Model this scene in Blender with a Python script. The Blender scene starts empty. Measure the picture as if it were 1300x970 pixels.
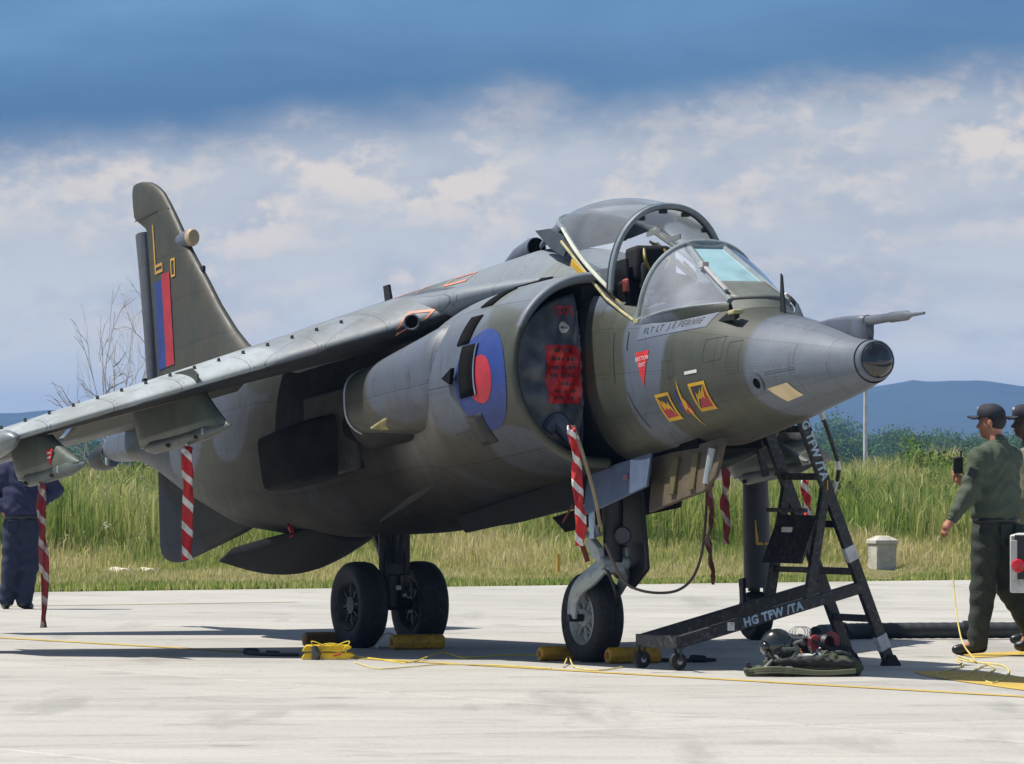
import bpy, bmesh, math, random
import numpy as np
from mathutils import Vector, Matrix
from mathutils.bvhtree import BVHTree
random.seed(7); rng = np.random.default_rng(11)
S = bpy.context.scene
COL = S.collection

# ---------------------------------------------------------------- camera
CAM_H = 1.53
cam_d = bpy.data.cameras.new('camera'); cam = bpy.data.objects.new('camera', cam_d); COL.objects.link(cam)
cam.location = (0, 0, CAM_H)
PIT = math.atan(90 / 7200.)
cam.rotation_euler = (math.pi / 2 + PIT, 0, 0)
cam_d.sensor_width = 36; cam_d.lens = 36 * 7200 / 1300.; cam_d.clip_start = .5; cam_d.clip_end = 20000
S.camera = cam
S.view_settings.view_transform = 'Standard'; S.view_settings.look = 'None'
S.view_settings.exposure = 0.5; S.view_settings.gamma = 1
S.render.engine = 'CYCLES'
S.cycles.volume_bounces = 0
S.cycles.transparent_max_bounces = 16

# ---------------------------------------------------------------- sun
SUN = Vector((-0.56, 0.08, 1.0)).normalized()          # direction towards the sun
sun_d = bpy.data.lights.new('sun', 'SUN'); sun_d.energy = 4.2; sun_d.angle = math.radians(.6); sun_d.color = (1, .955, .88)
sun = bpy.data.objects.new('sun', sun_d); COL.objects.link(sun)
sun.rotation_euler = SUN.to_track_quat('Z', 'Y').to_euler(); sun.location = (0, 0, 30)
# ---------------------------------------------------------------- world
def nd(nt, t, **k):
    n = nt.nodes.new(t)
    for a, b in k.items():
        if a.startswith('i_'): n.inputs[int(a[2:])].default_value = b
        else: setattr(n, a, b)
    return n
def lin(c):
    return tuple(((v / 255.) / 12.92 if v / 255. < .04045 else ((v / 255. + .055) / 1.055) ** 2.4) for v in c)
def math_n(nt, op, a, b=None, clamp=False, c=None):
    n = nt.nodes.new('ShaderNodeMath'); n.operation = op; n.use_clamp = clamp
    for i, v in enumerate((a, b, c)):
        if v is None: continue
        if isinstance(v, (int, float)): n.inputs[i].default_value = v
        else: nt.links.new(v, n.inputs[i])
    return n.outputs[0]
def mixc(nt, f, a, b, mode='MIX'):
    n = nt.nodes.new('ShaderNodeMix'); n.data_type = 'RGBA'; n.blend_type = mode
    for i, v in ((0, f), (6, a), (7, b)):
        if isinstance(v, (int, float)): n.inputs[i].default_value = v
        elif isinstance(v, (tuple, list)): n.inputs[i].default_value = (*v[:3], 1)
        else: nt.links.new(v, n.inputs[i])
    return n.outputs[2]
def smooth(nt, v, lo, hi):
    n = nt.nodes.new('ShaderNodeMapRange'); n.interpolation_type = 'SMOOTHSTEP'
    nt.links.new(v, n.inputs[0]); n.inputs[1].default_value = lo; n.inputs[2].default_value = hi
    return n.outputs[0]
W = bpy.data.worlds.new('World'); S.world = W; W.use_nodes = True
nt = W.node_tree; nt.nodes.clear()
out = nd(nt, 'ShaderNodeOutputWorld')
sky = nd(nt, 'ShaderNodeTexSky'); sky.sky_type = 'NISHITA'; sky.sun_disc = False
sky.sun_elevation = math.asin(SUN.z); sky.sun_rotation = math.atan2(SUN.x, SUN.y)
sky.air_density = 1.0; sky.dust_density = 1.5
tc = nd(nt, 'ShaderNodeTexCoord')
sep = nd(nt, 'ShaderNodeSeparateXYZ'); nt.links.new(tc.outputs['Generated'], sep.inputs[0])
def wnoise(scale, zs, detail=5, rough=.55, off=(0, 0, 0)):
    mp = nd(nt, 'ShaderNodeMapping'); nt.links.new(tc.outputs['Generated'], mp.inputs[0])
    mp.inputs['Scale'].default_value = (scale, scale, scale * zs); mp.inputs['Location'].default_value = off
    n = nd(nt, 'ShaderNodeTexNoise'); n.inputs['Scale'].default_value = 1; n.inputs['Detail'].default_value = detail
    n.inputs['Roughness'].default_value = rough
    nt.links.new(mp.outputs[0], n.inputs['Vector']); return n.outputs['Fac']
n1 = wnoise(16, 2.2, 6, .55, (3, 1, 0)); n2 = wnoise(42, 1.7, 6, .6, (0, 7, 2)); n3 = wnoise(9, 5, 5, .6, (5, 5, 1))
el = sep.outputs['Z']
# lower edge of the dark storm cloud: higher to the right
edge = math_n(nt, 'ADD', math_n(nt, 'MULTIPLY', sep.outputs['X'], .075), .0580)
edge = math_n(nt, 'ADD', edge, math_n(nt, 'MULTIPLY', math_n(nt, 'SUBTRACT', n1, .5), .014))
edge = math_n(nt, 'ADD', edge, math_n(nt, 'MULTIPLY', math_n(nt, 'SUBTRACT', n2, .5), .010))
dark = smooth(nt, math_n(nt, 'SUBTRACT', el, edge), -.007, .009)
lowc = mixc(nt, smooth(nt, el, .004, .045), lin((246, 246, 236)), lin((204, 208, 211)))
n2b = wnoise(42, 1.7, 6, .6, (.12, 7, 1.72)); n5 = wnoise(95, 1.5, 6, .62, (2, 3, 2)); n5b = wnoise(95, 1.5, 6, .62, (2.1, 3, 1.8))
relief = math_n(nt, 'ADD', math_n(nt, 'MULTIPLY', math_n(nt, 'SUBTRACT', n2, n2b), 2.6), math_n(nt, 'MULTIPLY', math_n(nt, 'SUBTRACT', n5, n5b), 1.3))
relief = math_n(nt, 'ADD', relief, .5, True)
puff = smooth(nt, math_n(nt, 'ADD', n2, math_n(nt, 'MULTIPLY', math_n(nt, 'SUBTRACT', n5, .5), .30)), .34, .68)
puff = math_n(nt, 'MULTIPLY', puff, smooth(nt, el, .010, .028))
puffc = mixc(nt, smooth(nt, relief, .25, .8), lin((184, 191, 202)), lin((240, 228, 214)))
lowc = mixc(nt, math_n(nt, 'MULTIPLY', puff, .9), lowc, puffc)
band = smooth(nt, n3, .5, .7)
lowc = mixc(nt, math_n(nt, 'MULTIPLY', band, .4), lowc, lin((168, 177, 190)))
dk = mixc(nt, smooth(nt, math_n(nt, 'SUBTRACT', el, edge), .0, .03), lin((88, 128, 166)), lin((112, 156, 196)))
dk = mixc(nt, math_n(nt, 'MULTIPLY', smooth(nt, n3, .35, .65), .35), dk, lin((58, 100, 146)))
cl = mixc(nt, dark, lowc, dk)
up = smooth(nt, el, .10, .42)
skyc = mixc(nt, 1.0, sky.outputs[0], (.10, .10, .10), 'MULTIPLY')
# broken cloud over the rest of the sky
n4 = wnoise(2.2, 1.8, 6, .55)
cloudf = math_n(nt, 'MULTIPLY', smooth(nt, n4, .5, .68), .6)
skyc = mixc(nt, cloudf, skyc, (.42, .46, .54))
allc = mixc(nt, up, cl, skyc)
# below the horizon nothing is seen but the ground sheet
bg = nd(nt, 'ShaderNodeBackground'); bg.inputs[1].default_value = .71
nt.links.new(allc, bg.inputs[0]); nt.links.new(bg.outputs[0], out.inputs[0])

# ---------------------------------------------------------------- materials
MATS = {}
def mat(name, col, rough=.6, metal=0., var=.15, scale=6., bump=0., bscale=60., dirt=None, dirt_amt=0., spec=.5, coat=0., emis=None, obj_var=0.):
    if name in MATS: return MATS[name]
    m = bpy.data.materials.new(name); m.use_nodes = True; t = m.node_tree; p = t.nodes['Principled BSDF']
    tc = nd(t, 'ShaderNodeTexCoord')
    n = nd(t, 'ShaderNodeTexNoise'); n.inputs['Scale'].default_value = scale; n.inputs['Detail'].default_value = 6
    t.links.new(tc.outputs['Object'], n.inputs['Vector'])
    lo = tuple(c * (1 - var) for c in col); hi = tuple(min(1, c * (1 + var)) for c in col)
    c = mixc(t, smooth(t, n.outputs['Fac'], .3, .7), lo, hi)
    if dirt:
        n2 = nd(t, 'ShaderNodeTexNoise'); n2.inputs['Scale'].default_value = scale * 2.7; n2.inputs['Detail'].default_value = 8
        n2.inputs['Roughness'].default_value = .7
        t.links.new(tc.outputs['Object'], n2.inputs['Vector'])
        c = mixc(t, math_n(t, 'MULTIPLY', smooth(t, n2.outputs['Fac'], .5, .68), dirt_amt), c, dirt)
    if obj_var:
        oi = nd(t, 'ShaderNodeObjectInfo')
        c = mixc(t, 1.0, c, mixc(t, oi.outputs['Random'], (1 - obj_var,) * 3, (1, 1, 1)), 'MULTIPLY')
    t.links.new(c, p.inputs['Base Color'])
    p.inputs['Roughness'].default_value = rough; p.inputs['Metallic'].default_value = metal
    p.inputs['Specular IOR Level'].default_value = spec
    if coat: p.inputs['Coat Weight'].default_value = coat
    if bump:
        n3 = nd(t, 'ShaderNodeTexNoise'); n3.inputs['Scale'].default_value = bscale; n3.inputs['Detail'].default_value = 5
        t.links.new(tc.outputs['Object'], n3.inputs['Vector'])
        b = nd(t, 'ShaderNodeBump'); b.inputs['Strength'].default_value = bump; b.inputs['Distance'].default_value = .01
        t.links.new(n3.outputs['Fac'], b.inputs['Height']); t.links.new(b.outputs[0], p.inputs['Normal'])
    MATS[name] = m; return m

GREEN = lin((62, 65, 56)); GREY = lin((82, 90, 103))
def paint_mat():
    m = bpy.data.materials.new('camouflage_paint'); m.use_nodes = True; t = m.node_tree; p = t.nodes['Principled BSDF']
    at = nd(t, 'ShaderNodeAttribute', attribute_name='camo')
    tc = nd(t, 'ShaderNodeTexCoord')
    def noise(sc, det=6, rough=.6, vec=None, stretch=None):
        n = nd(t, 'ShaderNodeTexNoise'); n.inputs['Scale'].default_value = sc; n.inputs['Detail'].default_value = det; n.inputs['Roughness'].default_value = rough
        if stretch:
            mp = nd(t, 'ShaderNodeMapping'); mp.inputs['Scale'].default_value = stretch
            t.links.new(tc.outputs['Object'], mp.inputs[0]); t.links.new(mp.outputs[0], n.inputs['Vector'])
        else: t.links.new(tc.outputs['Object'], n.inputs['Vector'])
        return n.outputs['Fac']
    a = math_n(t, 'ADD', at.outputs['Fac'], math_n(t, 'MULTIPLY', math_n(t, 'SUBTRACT', noise(9), .5), .10))
    f = smooth(t, a, .28, .72)
    gn = mixc(t, noise(3), tuple(c * .86 for c in GREEN), tuple(c * 1.18 for c in GREEN))
    gy = mixc(t, noise(4), tuple(c * .86 for c in GREY), tuple(c * 1.12 for c in GREY))
    c = mixc(t, f, gn, gy)
    # grime, streaks and oily stains
    c = mixc(t, math_n(t, 'MULTIPLY', smooth(t, noise(5, 8, .7), .5, .75), .45), c, (.045, .042, .035))
    c = mixc(t, math_n(t, 'MULTIPLY', smooth(t, noise(3, 6, .65, stretch=(6, 3, .8)), .52, .72), .40), c, (.022, .021, .019))
    c = mixc(t, math_n(t, 'MULTIPLY', smooth(t, noise(3, 7, .7, stretch=(9, 4, 1.1)), .60, .70), .30), c, (.14, .14, .13))
    wn = nd(t, 'ShaderNodeAttribute', attribute_name='worn')  # worn paint plus painted light
    c = mixc(t, math_n(t, 'MULTIPLY', wn.outputs['Fac'], math_n(t, 'ADD', .65, math_n(t, 'MULTIPLY', noise(12), .4)), True), c, (.36, .41, .43))  # pale mix: worn paint plus light painted into the colour
    c = mixc(t, math_n(t, 'MULTIPLY', smooth(t, noise(14, 8, .75), .62, .72), .35), c, (.16, .165, .16))
    st = nd(t, 'ShaderNodeAttribute', attribute_name='stain')
    brown = mixc(t, noise(7), (.058, .043, .030), (.125, .102, .076))
    c = mixc(t, math_n(t, 'MULTIPLY', st.outputs['Fac'], smooth(t, noise(2.6, 7, .7), .36, .60)), c, brown)
    so = nd(t, 'ShaderNodeAttribute', attribute_name='soot')  # exhaust soot plus painted shade
    c = mixc(t, math_n(t, 'MULTIPLY', so.outputs['Fac'], math_n(t, 'ADD', .55, math_n(t, 'MULTIPLY', noise(4), .7)), True), c, (.013, .012, .011))  # near-black mix: exhaust soot plus shade painted into the colour
    # panel joints
    uv = nd(t, 'ShaderNodeUVMap')
    br = nd(t, 'ShaderNodeTexBrick'); br.offset = .37; br.inputs['Scale'].default_value = 1.0
    br.inputs['Brick Width'].default_value = .82; br.inputs['Row Height'].default_value = .41; br.inputs['Mortar Size'].default_value = .0035
    br.inputs['Color1'].default_value = (.96,) * 3 + (1,); br.inputs['Color2'].default_value = (1, 1, 1, 1); br.inputs['Mortar'].default_value = (.45,) * 3 + (1,)
    t.links.new(uv.outputs[0], br.inputs['Vector'])
    c = mixc(t, .85, c, br.outputs['Color'], 'MULTIPLY')
    # rows of fasteners beside the joints
    us_ = nd(t, 'ShaderNodeSeparateXYZ'); t.links.new(uv.outputs[0], us_.inputs[0])
    def rowmask(a, b, per, sp, off):
        da = math_n(t, 'MULTIPLY', math_n(t, 'SUBTRACT', math_n(t, 'FRACT', math_n(t, 'DIVIDE', a, sp)), .5), sp)
        db = math_n(t, 'MULTIPLY', math_n(t, 'SUBTRACT', math_n(t, 'FRACT', math_n(t, 'DIVIDE', b, per)), off), per)
        d = math_n(t, 'SQRT', math_n(t, 'ADD', math_n(t, 'MULTIPLY', da, da), math_n(t, 'MULTIPLY', db, db)))
        return smooth(t, math_n(t, 'SUBTRACT', .0085, d), 0, .003)
    rm = math_n(t, 'MAXIMUM', rowmask(us_.outputs[0], us_.outputs[1], .41, .055, .055), rowmask(us_.outputs[1], us_.outputs[0], .82, .055, .03))
    c = mixc(t, math_n(t, 'MULTIPLY', rm, .55), c, (.015, .015, .014))
    t.links.new(c, p.inputs['Base Color'])
    r = math_n(t, 'ADD', .34, math_n(t, 'MULTIPLY', noise(6), .30)); r = math_n(t, 'ADD', r, math_n(t, 'MULTIPLY', so.outputs['Fac'], .35)); r = math_n(t, 'ADD', r, math_n(t, 'MULTIPLY', wn.outputs['Fac'], .2)); t.links.new(r, p.inputs['Roughness'])
    t.links.new(math_n(t, 'SUBTRACT', .42, math_n(t, 'MULTIPLY', so.outputs['Fac'], .36)), p.inputs['Specular IOR Level'])
    b = nd(t, 'ShaderNodeBump'); b.inputs['Strength'].default_value = .5; b.inputs['Distance'].default_value = .004
    h = math_n(t, 'SUBTRACT', math_n(t, 'MULTIPLY', noise(2.2, 3), .9), math_n(t, 'MULTIPLY', br.outputs['Fac'], .8))
    t.links.new(h, b.inputs['Height']); t.links.new(b.outputs[0], p.inputs['Normal'])
    MATS['paint'] = m; return m
PAINT = paint_mat()
BLACK = mat('black_paint', (.012, .012, .013), .5, dirt=(.05, .05, .045), dirt_amt=.3)
DARKMET = mat('dark_metal', (.035, .035, .035), .45, .6, dirt=(.03, .025, .02), dirt_amt=.5)
HOLE = mat('dark_recess', (.004, .004, .004), .9, spec=.1)
RUBBER = mat('tyre_rubber', (.011, .011, .012), .75, bump=.2, bscale=90, dirt=(.06, .058, .05), dirt_amt=.4)
SILVER = mat('silver_gear_paint', (.33, .37, .39), .4, .3, dirt=(.12, .10, .07), dirt_amt=.5)
STEEL = mat('bright_steel', (.6, .61, .62), .25, .9)
HEAT = mat('heat_stained_metal', (.016, .015, .014), .65, .2, var=.4, scale=4, dirt=(.11, .07, .035), dirt_amt=.4)
DGREY = mat('grey_paint', tuple(c * 1.1 for c in GREY), .5, dirt=(.06, .06, .05), dirt_amt=.4)
DGREEN = mat('green_paint', GREEN, .5, dirt=(.03, .03, .025), dirt_amt=.4)
LGREEN = mat('pylon_paint', lin((86, 94, 84)), .45, dirt=(.06, .06, .05), dirt_amt=.4)
CREAM = mat('cream_primer', lin((168, 162, 120)), .5, dirt=(.10, .09, .05), dirt_amt=.7)
FRAMEP = mat('canopy_frame_paint', lin((128, 138, 142)), .4, dirt=(.12, .12, .11), dirt_amt=.4)
TANP = mat('brown_primer', lin((80, 70, 52)), .6, dirt=(.05, .045, .035), dirt_amt=.8, var=.3)
RED = mat('red_paint', lin((190, 40, 42)), .55, dirt=(.2, .03, .03), dirt_amt=.4)
ROUNDRED = mat('marking_red', lin((164, 32, 46)), .5, dirt=(.13, .03, .03), dirt_amt=.6)
BLUE = mat('marking_blue', lin((28, 52, 118)), .5, dirt=(.02, .03, .07), dirt_amt=.6)
YELLOW = mat('marking_yellow', lin((196, 152, 24)), .5, dirt=(.4, .25, .03), dirt_amt=.3)
WHITE = mat('marking_white', (.6, .6, .58), .5, dirt=(.4, .4, .38), dirt_amt=.3)
ORANGE = mat('faded_orange_outline', lin((204, 130, 100)), .6, dirt=(.3, .2, .15), dirt_amt=.6)
STENCIL = mat('black_stencil', (.03, .032, .036), .6)
CHOCKY = mat('yellow_rubber', lin((184, 140, 22)), .55, dirt=(.08, .06, .02), dirt_amt=.7, var=.2, scale=9)
PLASTY = mat('bright_yellow_plastic', lin((226, 188, 14)), .4, dirt=(.5, .35, .02), dirt_amt=.4)
SEATM = mat('black_fabric', (.010, .011, .014), .85, bump=.3)
OLIVE = mat('olive_canvas', lin((70, 76, 58)), .85, bump=.5, bscale=40, dirt=(.03, .035, .02), dirt_amt=.5)
def glass_mat(name, tint, refl=1.0, rough=.02, body=None, bodyf=0.):
    m = bpy.data.materials.new(name); m.use_nodes = True; t = m.node_tree; t.nodes.clear()
    o = nd(t, 'ShaderNodeOutputMaterial'); tr = nd(t, 'ShaderNodeBsdfTransparent'); tr.inputs[0].default_value = (*tint, 1)
    gl = nd(t, 'ShaderNodeBsdfGlossy'); gl.inputs['Roughness'].default_value = rough; gl.inputs[0].default_value = (1, 1, 1, 1)
    fr = nd(t, 'ShaderNodeFresnel'); fr.inputs[0].default_value = 1.5
    mx = nd(t, 'ShaderNodeMixShader'); t.links.new(math_n(t, 'MULTIPLY', fr.outputs[0], refl, True), mx.inputs[0])
    if bodyf:   # scratched, slightly milky acrylic, plus sky brightness painted into the panes
        df = nd(t, 'ShaderNodeBsdfDiffuse'); df.inputs[0].default_value = (*body, 1)
        m2 = nd(t, 'ShaderNodeMixShader')
        tc = nd(t, 'ShaderNodeTexCoord'); n = nd(t, 'ShaderNodeTexNoise'); n.inputs['Scale'].default_value = 3; n.inputs['Detail'].default_value = 3
        t.links.new(tc.outputs['Object'], n.inputs['Vector'])
        t.links.new(math_n(t, 'MULTIPLY', smooth(t, n.outputs['Fac'], -.4, .9), bodyf, True), m2.inputs[0])
        t.links.new(tr.outputs[0], m2.inputs[1]); t.links.new(df.outputs[0], m2.inputs[2]); t.links.new(m2.outputs[0], mx.inputs[1])
    else: t.links.new(tr.outputs[0], mx.inputs[1])
    t.links.new(gl.outputs[0], mx.inputs[2]); t.links.new(mx.outputs[0], o.inputs[0]); return m
ACRYL = glass_mat('canopy_acrylic', (.97, .985, 1.0), .75, .08, (.88, .93, .98), .16)
WSIDE = glass_mat('windscreen_side_glass', (.88, .91, .95), .9, .05, (.66, .70, .78), .36)
WFRONT = glass_mat('armoured_tinted_glass', (.60, .90, .95), 1.0, .02, (.50, .80, .86), .75)  # tint plus a cyan diffuse that paints in bright sky behind the pane

# ---------------------------------------------------------------- mesh helpers
def obj(name, V, F, m, parent=None, smooth=True, attrs=None, uv=None, bevel=0., mats=None, midx=None, kind=None, autos=None):
    me = bpy.data.meshes.new(name)
    V = np.asarray(V, dtype=np.float64).reshape(-1, 3)
    if isinstance(F, np.ndarray): F = F.tolist()
    me.from_pydata(V.tolist(), [], F); me.update()
    o = bpy.data.objects.new(name, me); COL.objects.link(o)
    for mm in (mats or [m]): me.materials.append(mm)
    if midx is not None: me.polygons.foreach_set('material_index', np.asarray(midx, dtype=np.int32))
    if smooth: me.polygons.foreach_set('use_smooth', [True] * len(me.polygons))
    if attrs:
        for k, v in attrs.items():
            a = me.attributes.new(k, 'FLOAT', 'POINT'); a.data.foreach_set('value', np.asarray(v, dtype=np.float32))
    if uv is not None:
        ul = me.uv_layers.new(name='UVMap'); li = np.zeros(len(me.loops), dtype=np.int32); me.loops.foreach_get('vertex_index', li)
        ul.data.foreach_set('uv', np.asarray(uv, dtype=np.float32)[li].ravel())
    if parent: o.parent = parent
    if bevel:
        b = o.modifiers.new('bevel', 'BEVEL'); b.width = bevel; b.segments = 2; b.limit_method = 'ANGLE'; b.angle_limit = math.radians(40)
        b.harden_normals = False
    if smooth and autos is not None:
        try:
            me.set_sharp_from_angle(angle=math.radians(autos))
        except Exception: pass
    if kind: o['kind'] = kind
    return o
def tag(o, label=None, cat=None, group=None, kind=None):
    if label: o['label'] = label
    if cat: o['category'] = cat
    if group: o['group'] = group
    if kind: o['kind'] = kind
    return o
def empty(name, loc=(0, 0, 0), rz=0):
    o = bpy.data.objects.new(name, None); COL.objects.link(o); o.location = loc; o.rotation_euler = (0, 0, rz); o.empty_display_size = .2; return o
class MB:
    def __init__(s): s.V = []; s.F = []; s.M = []; s.mi = 0
    def add(s, V, F):
        b = len(s.V); s.V += [tuple(map(float, v)) for v in V]; s.F += [tuple(int(i) + b for i in f) for f in F]; s.M += [s.mi] * len(F); return s
    def box(s, c, d, R=None):
        P = np.array([[x, y, z] for x in (-.5, .5) for y in (-.5, .5) for z in (-.5, .5)]) * np.array(d)
        if R is not None: P = P @ np.array(R).T
        P = P + np.array(c)
        return s.add(P, [(0, 1, 3, 2), (4, 6, 7, 5), (0, 4, 5, 1), (2, 3, 7, 6), (0, 2, 6, 4), (1, 5, 7, 3)])
    def bar(s, a, b, w, h, up=(0, 0, 1)):
        a = np.array(a, float); b = np.array(b, float); d = b - a; L = np.linalg.norm(d); x = d / L
        up = np.array(up, float); y = np.cross(up, x); y /= np.linalg.norm(y); z = np.cross(x, y)
        return s.box((a + b) / 2, (L, w, h), np.stack([x, y, z], 1))
    def tube(s, pts, r, n=10, cap=True, flat=None, sq=2.):
        P = np.array(pts, float); k = len(P); r = np.broadcast_to(np.asarray(r, float), (k,))
        T = np.gradient(P, axis=0); T /= np.linalg.norm(T, axis=1)[:, None] + 1e-12
        u = np.array([0, 0, 1.]) if abs(T[0][2]) < .9 else np.array([1., 0, 0])
        V = []
        for i in range(k):
            u = u - T[i] * (u @ T[i]); u /= np.linalg.norm(u); w = np.cross(T[i], u)
            for j in range(n):
                a = 2 * math.pi * j / n; k_ = (abs(math.cos(a)) ** sq + abs(math.sin(a)) ** sq) ** (-1 / sq); V.append(P[i] + r[i] * k_ * (math.cos(a) * u + math.sin(a) * w * (flat or 1)))
        F = [(i * n + j, i * n + (j + 1) % n, (i + 1) * n + (j + 1) % n, (i + 1) * n + j) for i in range(k - 1) for j in range(n)]
        if cap: F += [tuple(range(n))[::-1], tuple((k - 1) * n + j for j in range(n))]
        return s.add(V, F)
    def lathe(s, prof, c, axis, n=32, cap=False):
        # prof: (distance along axis, radius)
        ax = np.array(axis, float); ax /= np.linalg.norm(ax); u = np.cross(ax, [0, 0, 1.] if abs(ax[2]) < .9 else [1., 0, 0]); u /= np.linalg.norm(u); w = np.cross(ax, u)
        V = [np.array(c) + ax * d + r * (math.cos(2 * math.pi * j / n) * u + math.sin(2 * math.pi * j / n) * w) for d, r in prof for j in range(n)]
        k = len(prof)
        F = [(i * n + j, i * n + (j + 1) % n, (i + 1) * n + (j + 1) % n, (i + 1) * n + j) for i in range(k - 1) for j in range(n)]
        if cap: F += [tuple(range(n))[::-1], tuple((k - 1) * n + j for j in range(n))]
        return s.add(V, F)
    def prism(s, poly, n, th):
        # poly: 3d points; extruded by th along n
        P = np.array(poly, float); n = np.array(n, float); n /= np.linalg.norm(n); k = len(P)
        V = np.vstack([P - n * th / 2, P + n * th / 2])
        return s.add(V, [tuple(range(k))[::-1], tuple(range(k, 2 * k))] + [(i, (i + 1) % k, (i + 1) % k + k, i + k) for i in range(k)])
    def build(s, name, m, parent=None, smooth=True, bevel=0., autos=35, mats=None, attrs=None, kind=None):
        o = obj(name, s.V, s.F, m, parent, smooth, bevel=bevel, autos=autos, mats=mats, midx=s.M if mats else None, kind=kind)
        return o
def spline(pts, n=8):
    P = [np.array(p, float) for p in pts]; P = [2 * P[0] - P[1]] + P + [2 * P[-1] - P[-2]]; o = []
    for i in range(1, len(P) - 2):
        for k in range(n):
            t = k / n; a, b, c, d = P[i - 1:i + 3]
            o.append(.5 * ((2 * b) + (c - a) * t + (2 * a - 5 * b + 4 * c - d) * t * t + (3 * b - a - 3 * c + d) * t ** 3))
    o.append(P[-2]); return np.array(o)
def fix_normals(o):
    bm = bmesh.new(); bm.from_mesh(o.data); bmesh.ops.recalc_face_normals(bm, faces=bm.faces); bm.to_mesh(o.data); bm.free()

# ================================================================= SETTING
UE = np.array([.873, .487]); VE = np.array([-.487, .873]); VEDGE = 57.1
def uv2xy(u, v): return UE * u + VE * v
CONC = mat('concrete', lin((176, 173, 165)), .85, var=.07, scale=.35, bump=.25, bscale=25, dirt=lin((134, 131, 124)), dirt_amt=.55, obj_var=.07)
# finer streaks in the concrete
def concrete_detail():
    t = CONC.node_tree; p = t.nodes['Principled BSDF']; src = p.inputs['Base Color'].links[0].from_socket
    g = nd(t, 'ShaderNodeNewGeometry'); mp = nd(t, 'ShaderNodeMapping'); mp.inputs['Scale'].default_value = (.25, 1.6, 1); mp.inputs['Rotation'].default_value = (0, 0, -.2)
    t.links.new(g.outputs['Position'], mp.inputs[0])
    n = nd(t, 'ShaderNodeTexNoise'); n.inputs['Scale'].default_value = 1.; n.inputs['Detail'].default_value = 9; n.inputs['Roughness'].default_value = .7
    t.links.new(mp.outputs[0], n.inputs['Vector'])
    c = mixc(t, math_n(t, 'MULTIPLY', smooth(t, n.outputs['Fac'], .48, .66), .32), src, lin((132, 129, 122)))
    n2 = nd(t, 'ShaderNodeTexNoise'); n2.inputs['Scale'].default_value = 26; n2.inputs['Detail'].default_value = 4; t.links.new(g.outputs['Position'], n2.inputs['Vector'])
    c = mixc(t, math_n(t, 'MULTIPLY', smooth(t, n2.outputs['Fac'], .52, .7), .3), c, lin((104, 100, 93)))
    n3 = nd(t, 'ShaderNodeTexNoise'); n3.inputs['Scale'].default_value = 1.3; n3.inputs['Detail'].default_value = 7; n3.inputs['Roughness'].default_value = .75; t.links.new(g.outputs['Position'], n3.inputs['Vector'])
    c = mixc(t, math_n(t, 'MULTIPLY', smooth(t, n3.outputs['Fac'], .63, .7), .4), c, lin((96, 90, 80)))
    n4_ = nd(t, 'ShaderNodeTexVoronoi'); n4_.inputs['Scale'].default_value = .8; n4_.inputs['Randomness'].default_value = 1; t.links.new(g.outputs['Position'], n4_.inputs['Vector'])
    c = mixc(t, math_n(t, 'MULTIPLY', smooth(t, math_n(t, 'SUBTRACT', .16, n4_.outputs['Distance']), 0, .12), .35), c, lin((84, 80, 74)))
    mp3 = nd(t, 'ShaderNodeMapping'); mp3.inputs['Scale'].default_value = (.9, .10, 1); mp3.inputs['Rotation'].default_value = (0, 0, -.55); t.links.new(g.outputs['Position'], mp3.inputs[0])
    n6 = nd(t, 'ShaderNodeTexNoise'); n6.inputs['Scale'].default_value = 1.6; n6.inputs['Detail'].default_value = 5; t.links.new(mp3.outputs[0], n6.inputs['Vector'])
    c = mixc(t, math_n(t, 'MULTIPLY', smooth(t, n6.outputs['Fac'], .58, .68), .28), c, lin((98, 95, 89)))
    t.links.new(c, p.inputs['Base Color'])
concrete_detail()
JOINT = mat('joint_sealant', lin((52, 50, 46)), .9)
def quad_sheet(name, pts, z, m, kind='structure', parent=None, nx=1):
    return obj(name, [(p[0], p[1], z) for p in pts], [tuple(range(len(pts)))], m, parent, False, kind=kind)
FIELD = mat('field_grass', lin((96, 104, 58)), .95, var=.3, scale=.05, dirt=lin((140, 132, 84)), dirt_amt=.6)
SOIL = mat('verge_soil', lin((112, 106, 68)), .95, var=.3, scale=1.2, bump=.6, bscale=12, dirt=lin((92, 104, 48)), dirt_amt=.8)
quad_sheet('ground', [(-9000, -500), (9000, -500), (9000, 9500), (-9000, 9500)], -4.0, FIELD)
# the base of the apron, joints show it
ap = [uv2xy(-60, -40), uv2xy(110, -40), uv2xy(110, VEDGE), uv2xy(-60, VEDGE)]
apron = obj('apron', [(p[0], p[1], z) for z in (-.018, -4.2) for p in ap], [(0, 1, 2, 3), (0, 4, 5, 1), (1, 5, 6, 2), (2, 6, 7, 3), (3, 7, 4, 0)], JOINT, None, False, kind='structure')
SL = 5.0
def slab_mesh(w, h, m):
    g = .03; V = []; F = []
    x0, x1, y0, y1 = g / 2, w - g / 2, g / 2, h - g / 2
    a = .012
    P = [(x0, y0, -.016), (x1, y0, -.016), (x1, y1, -.016), (x0, y1, -.016), (x0, y0, -.006), (x1, y0, -.006), (x1, y1, -.006), (x0, y1, -.006),
         (x0 + a, y0 + a, 0), (x1 - a, y0 + a, 0), (x1 - a, y1 - a, 0), (x0 + a, y1 - a, 0)]
    me = bpy.data.meshes.new('slab'); me.from_pydata(P, [], [(8, 9, 10, 11)] + [(4 + i, 4 + (i + 1) % 4, 8 + (i + 1) % 4, 8 + i) for i in range(4)] + [(i, (i + 1) % 4, 4 + (i + 1) % 4, 4 + i) for i in range(4)])
    me.materials.append(m); me.update(); return me
sm = slab_mesh(SL, SL, CONC); ang = math.atan2(UE[1], UE[0]); k = 0
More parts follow.
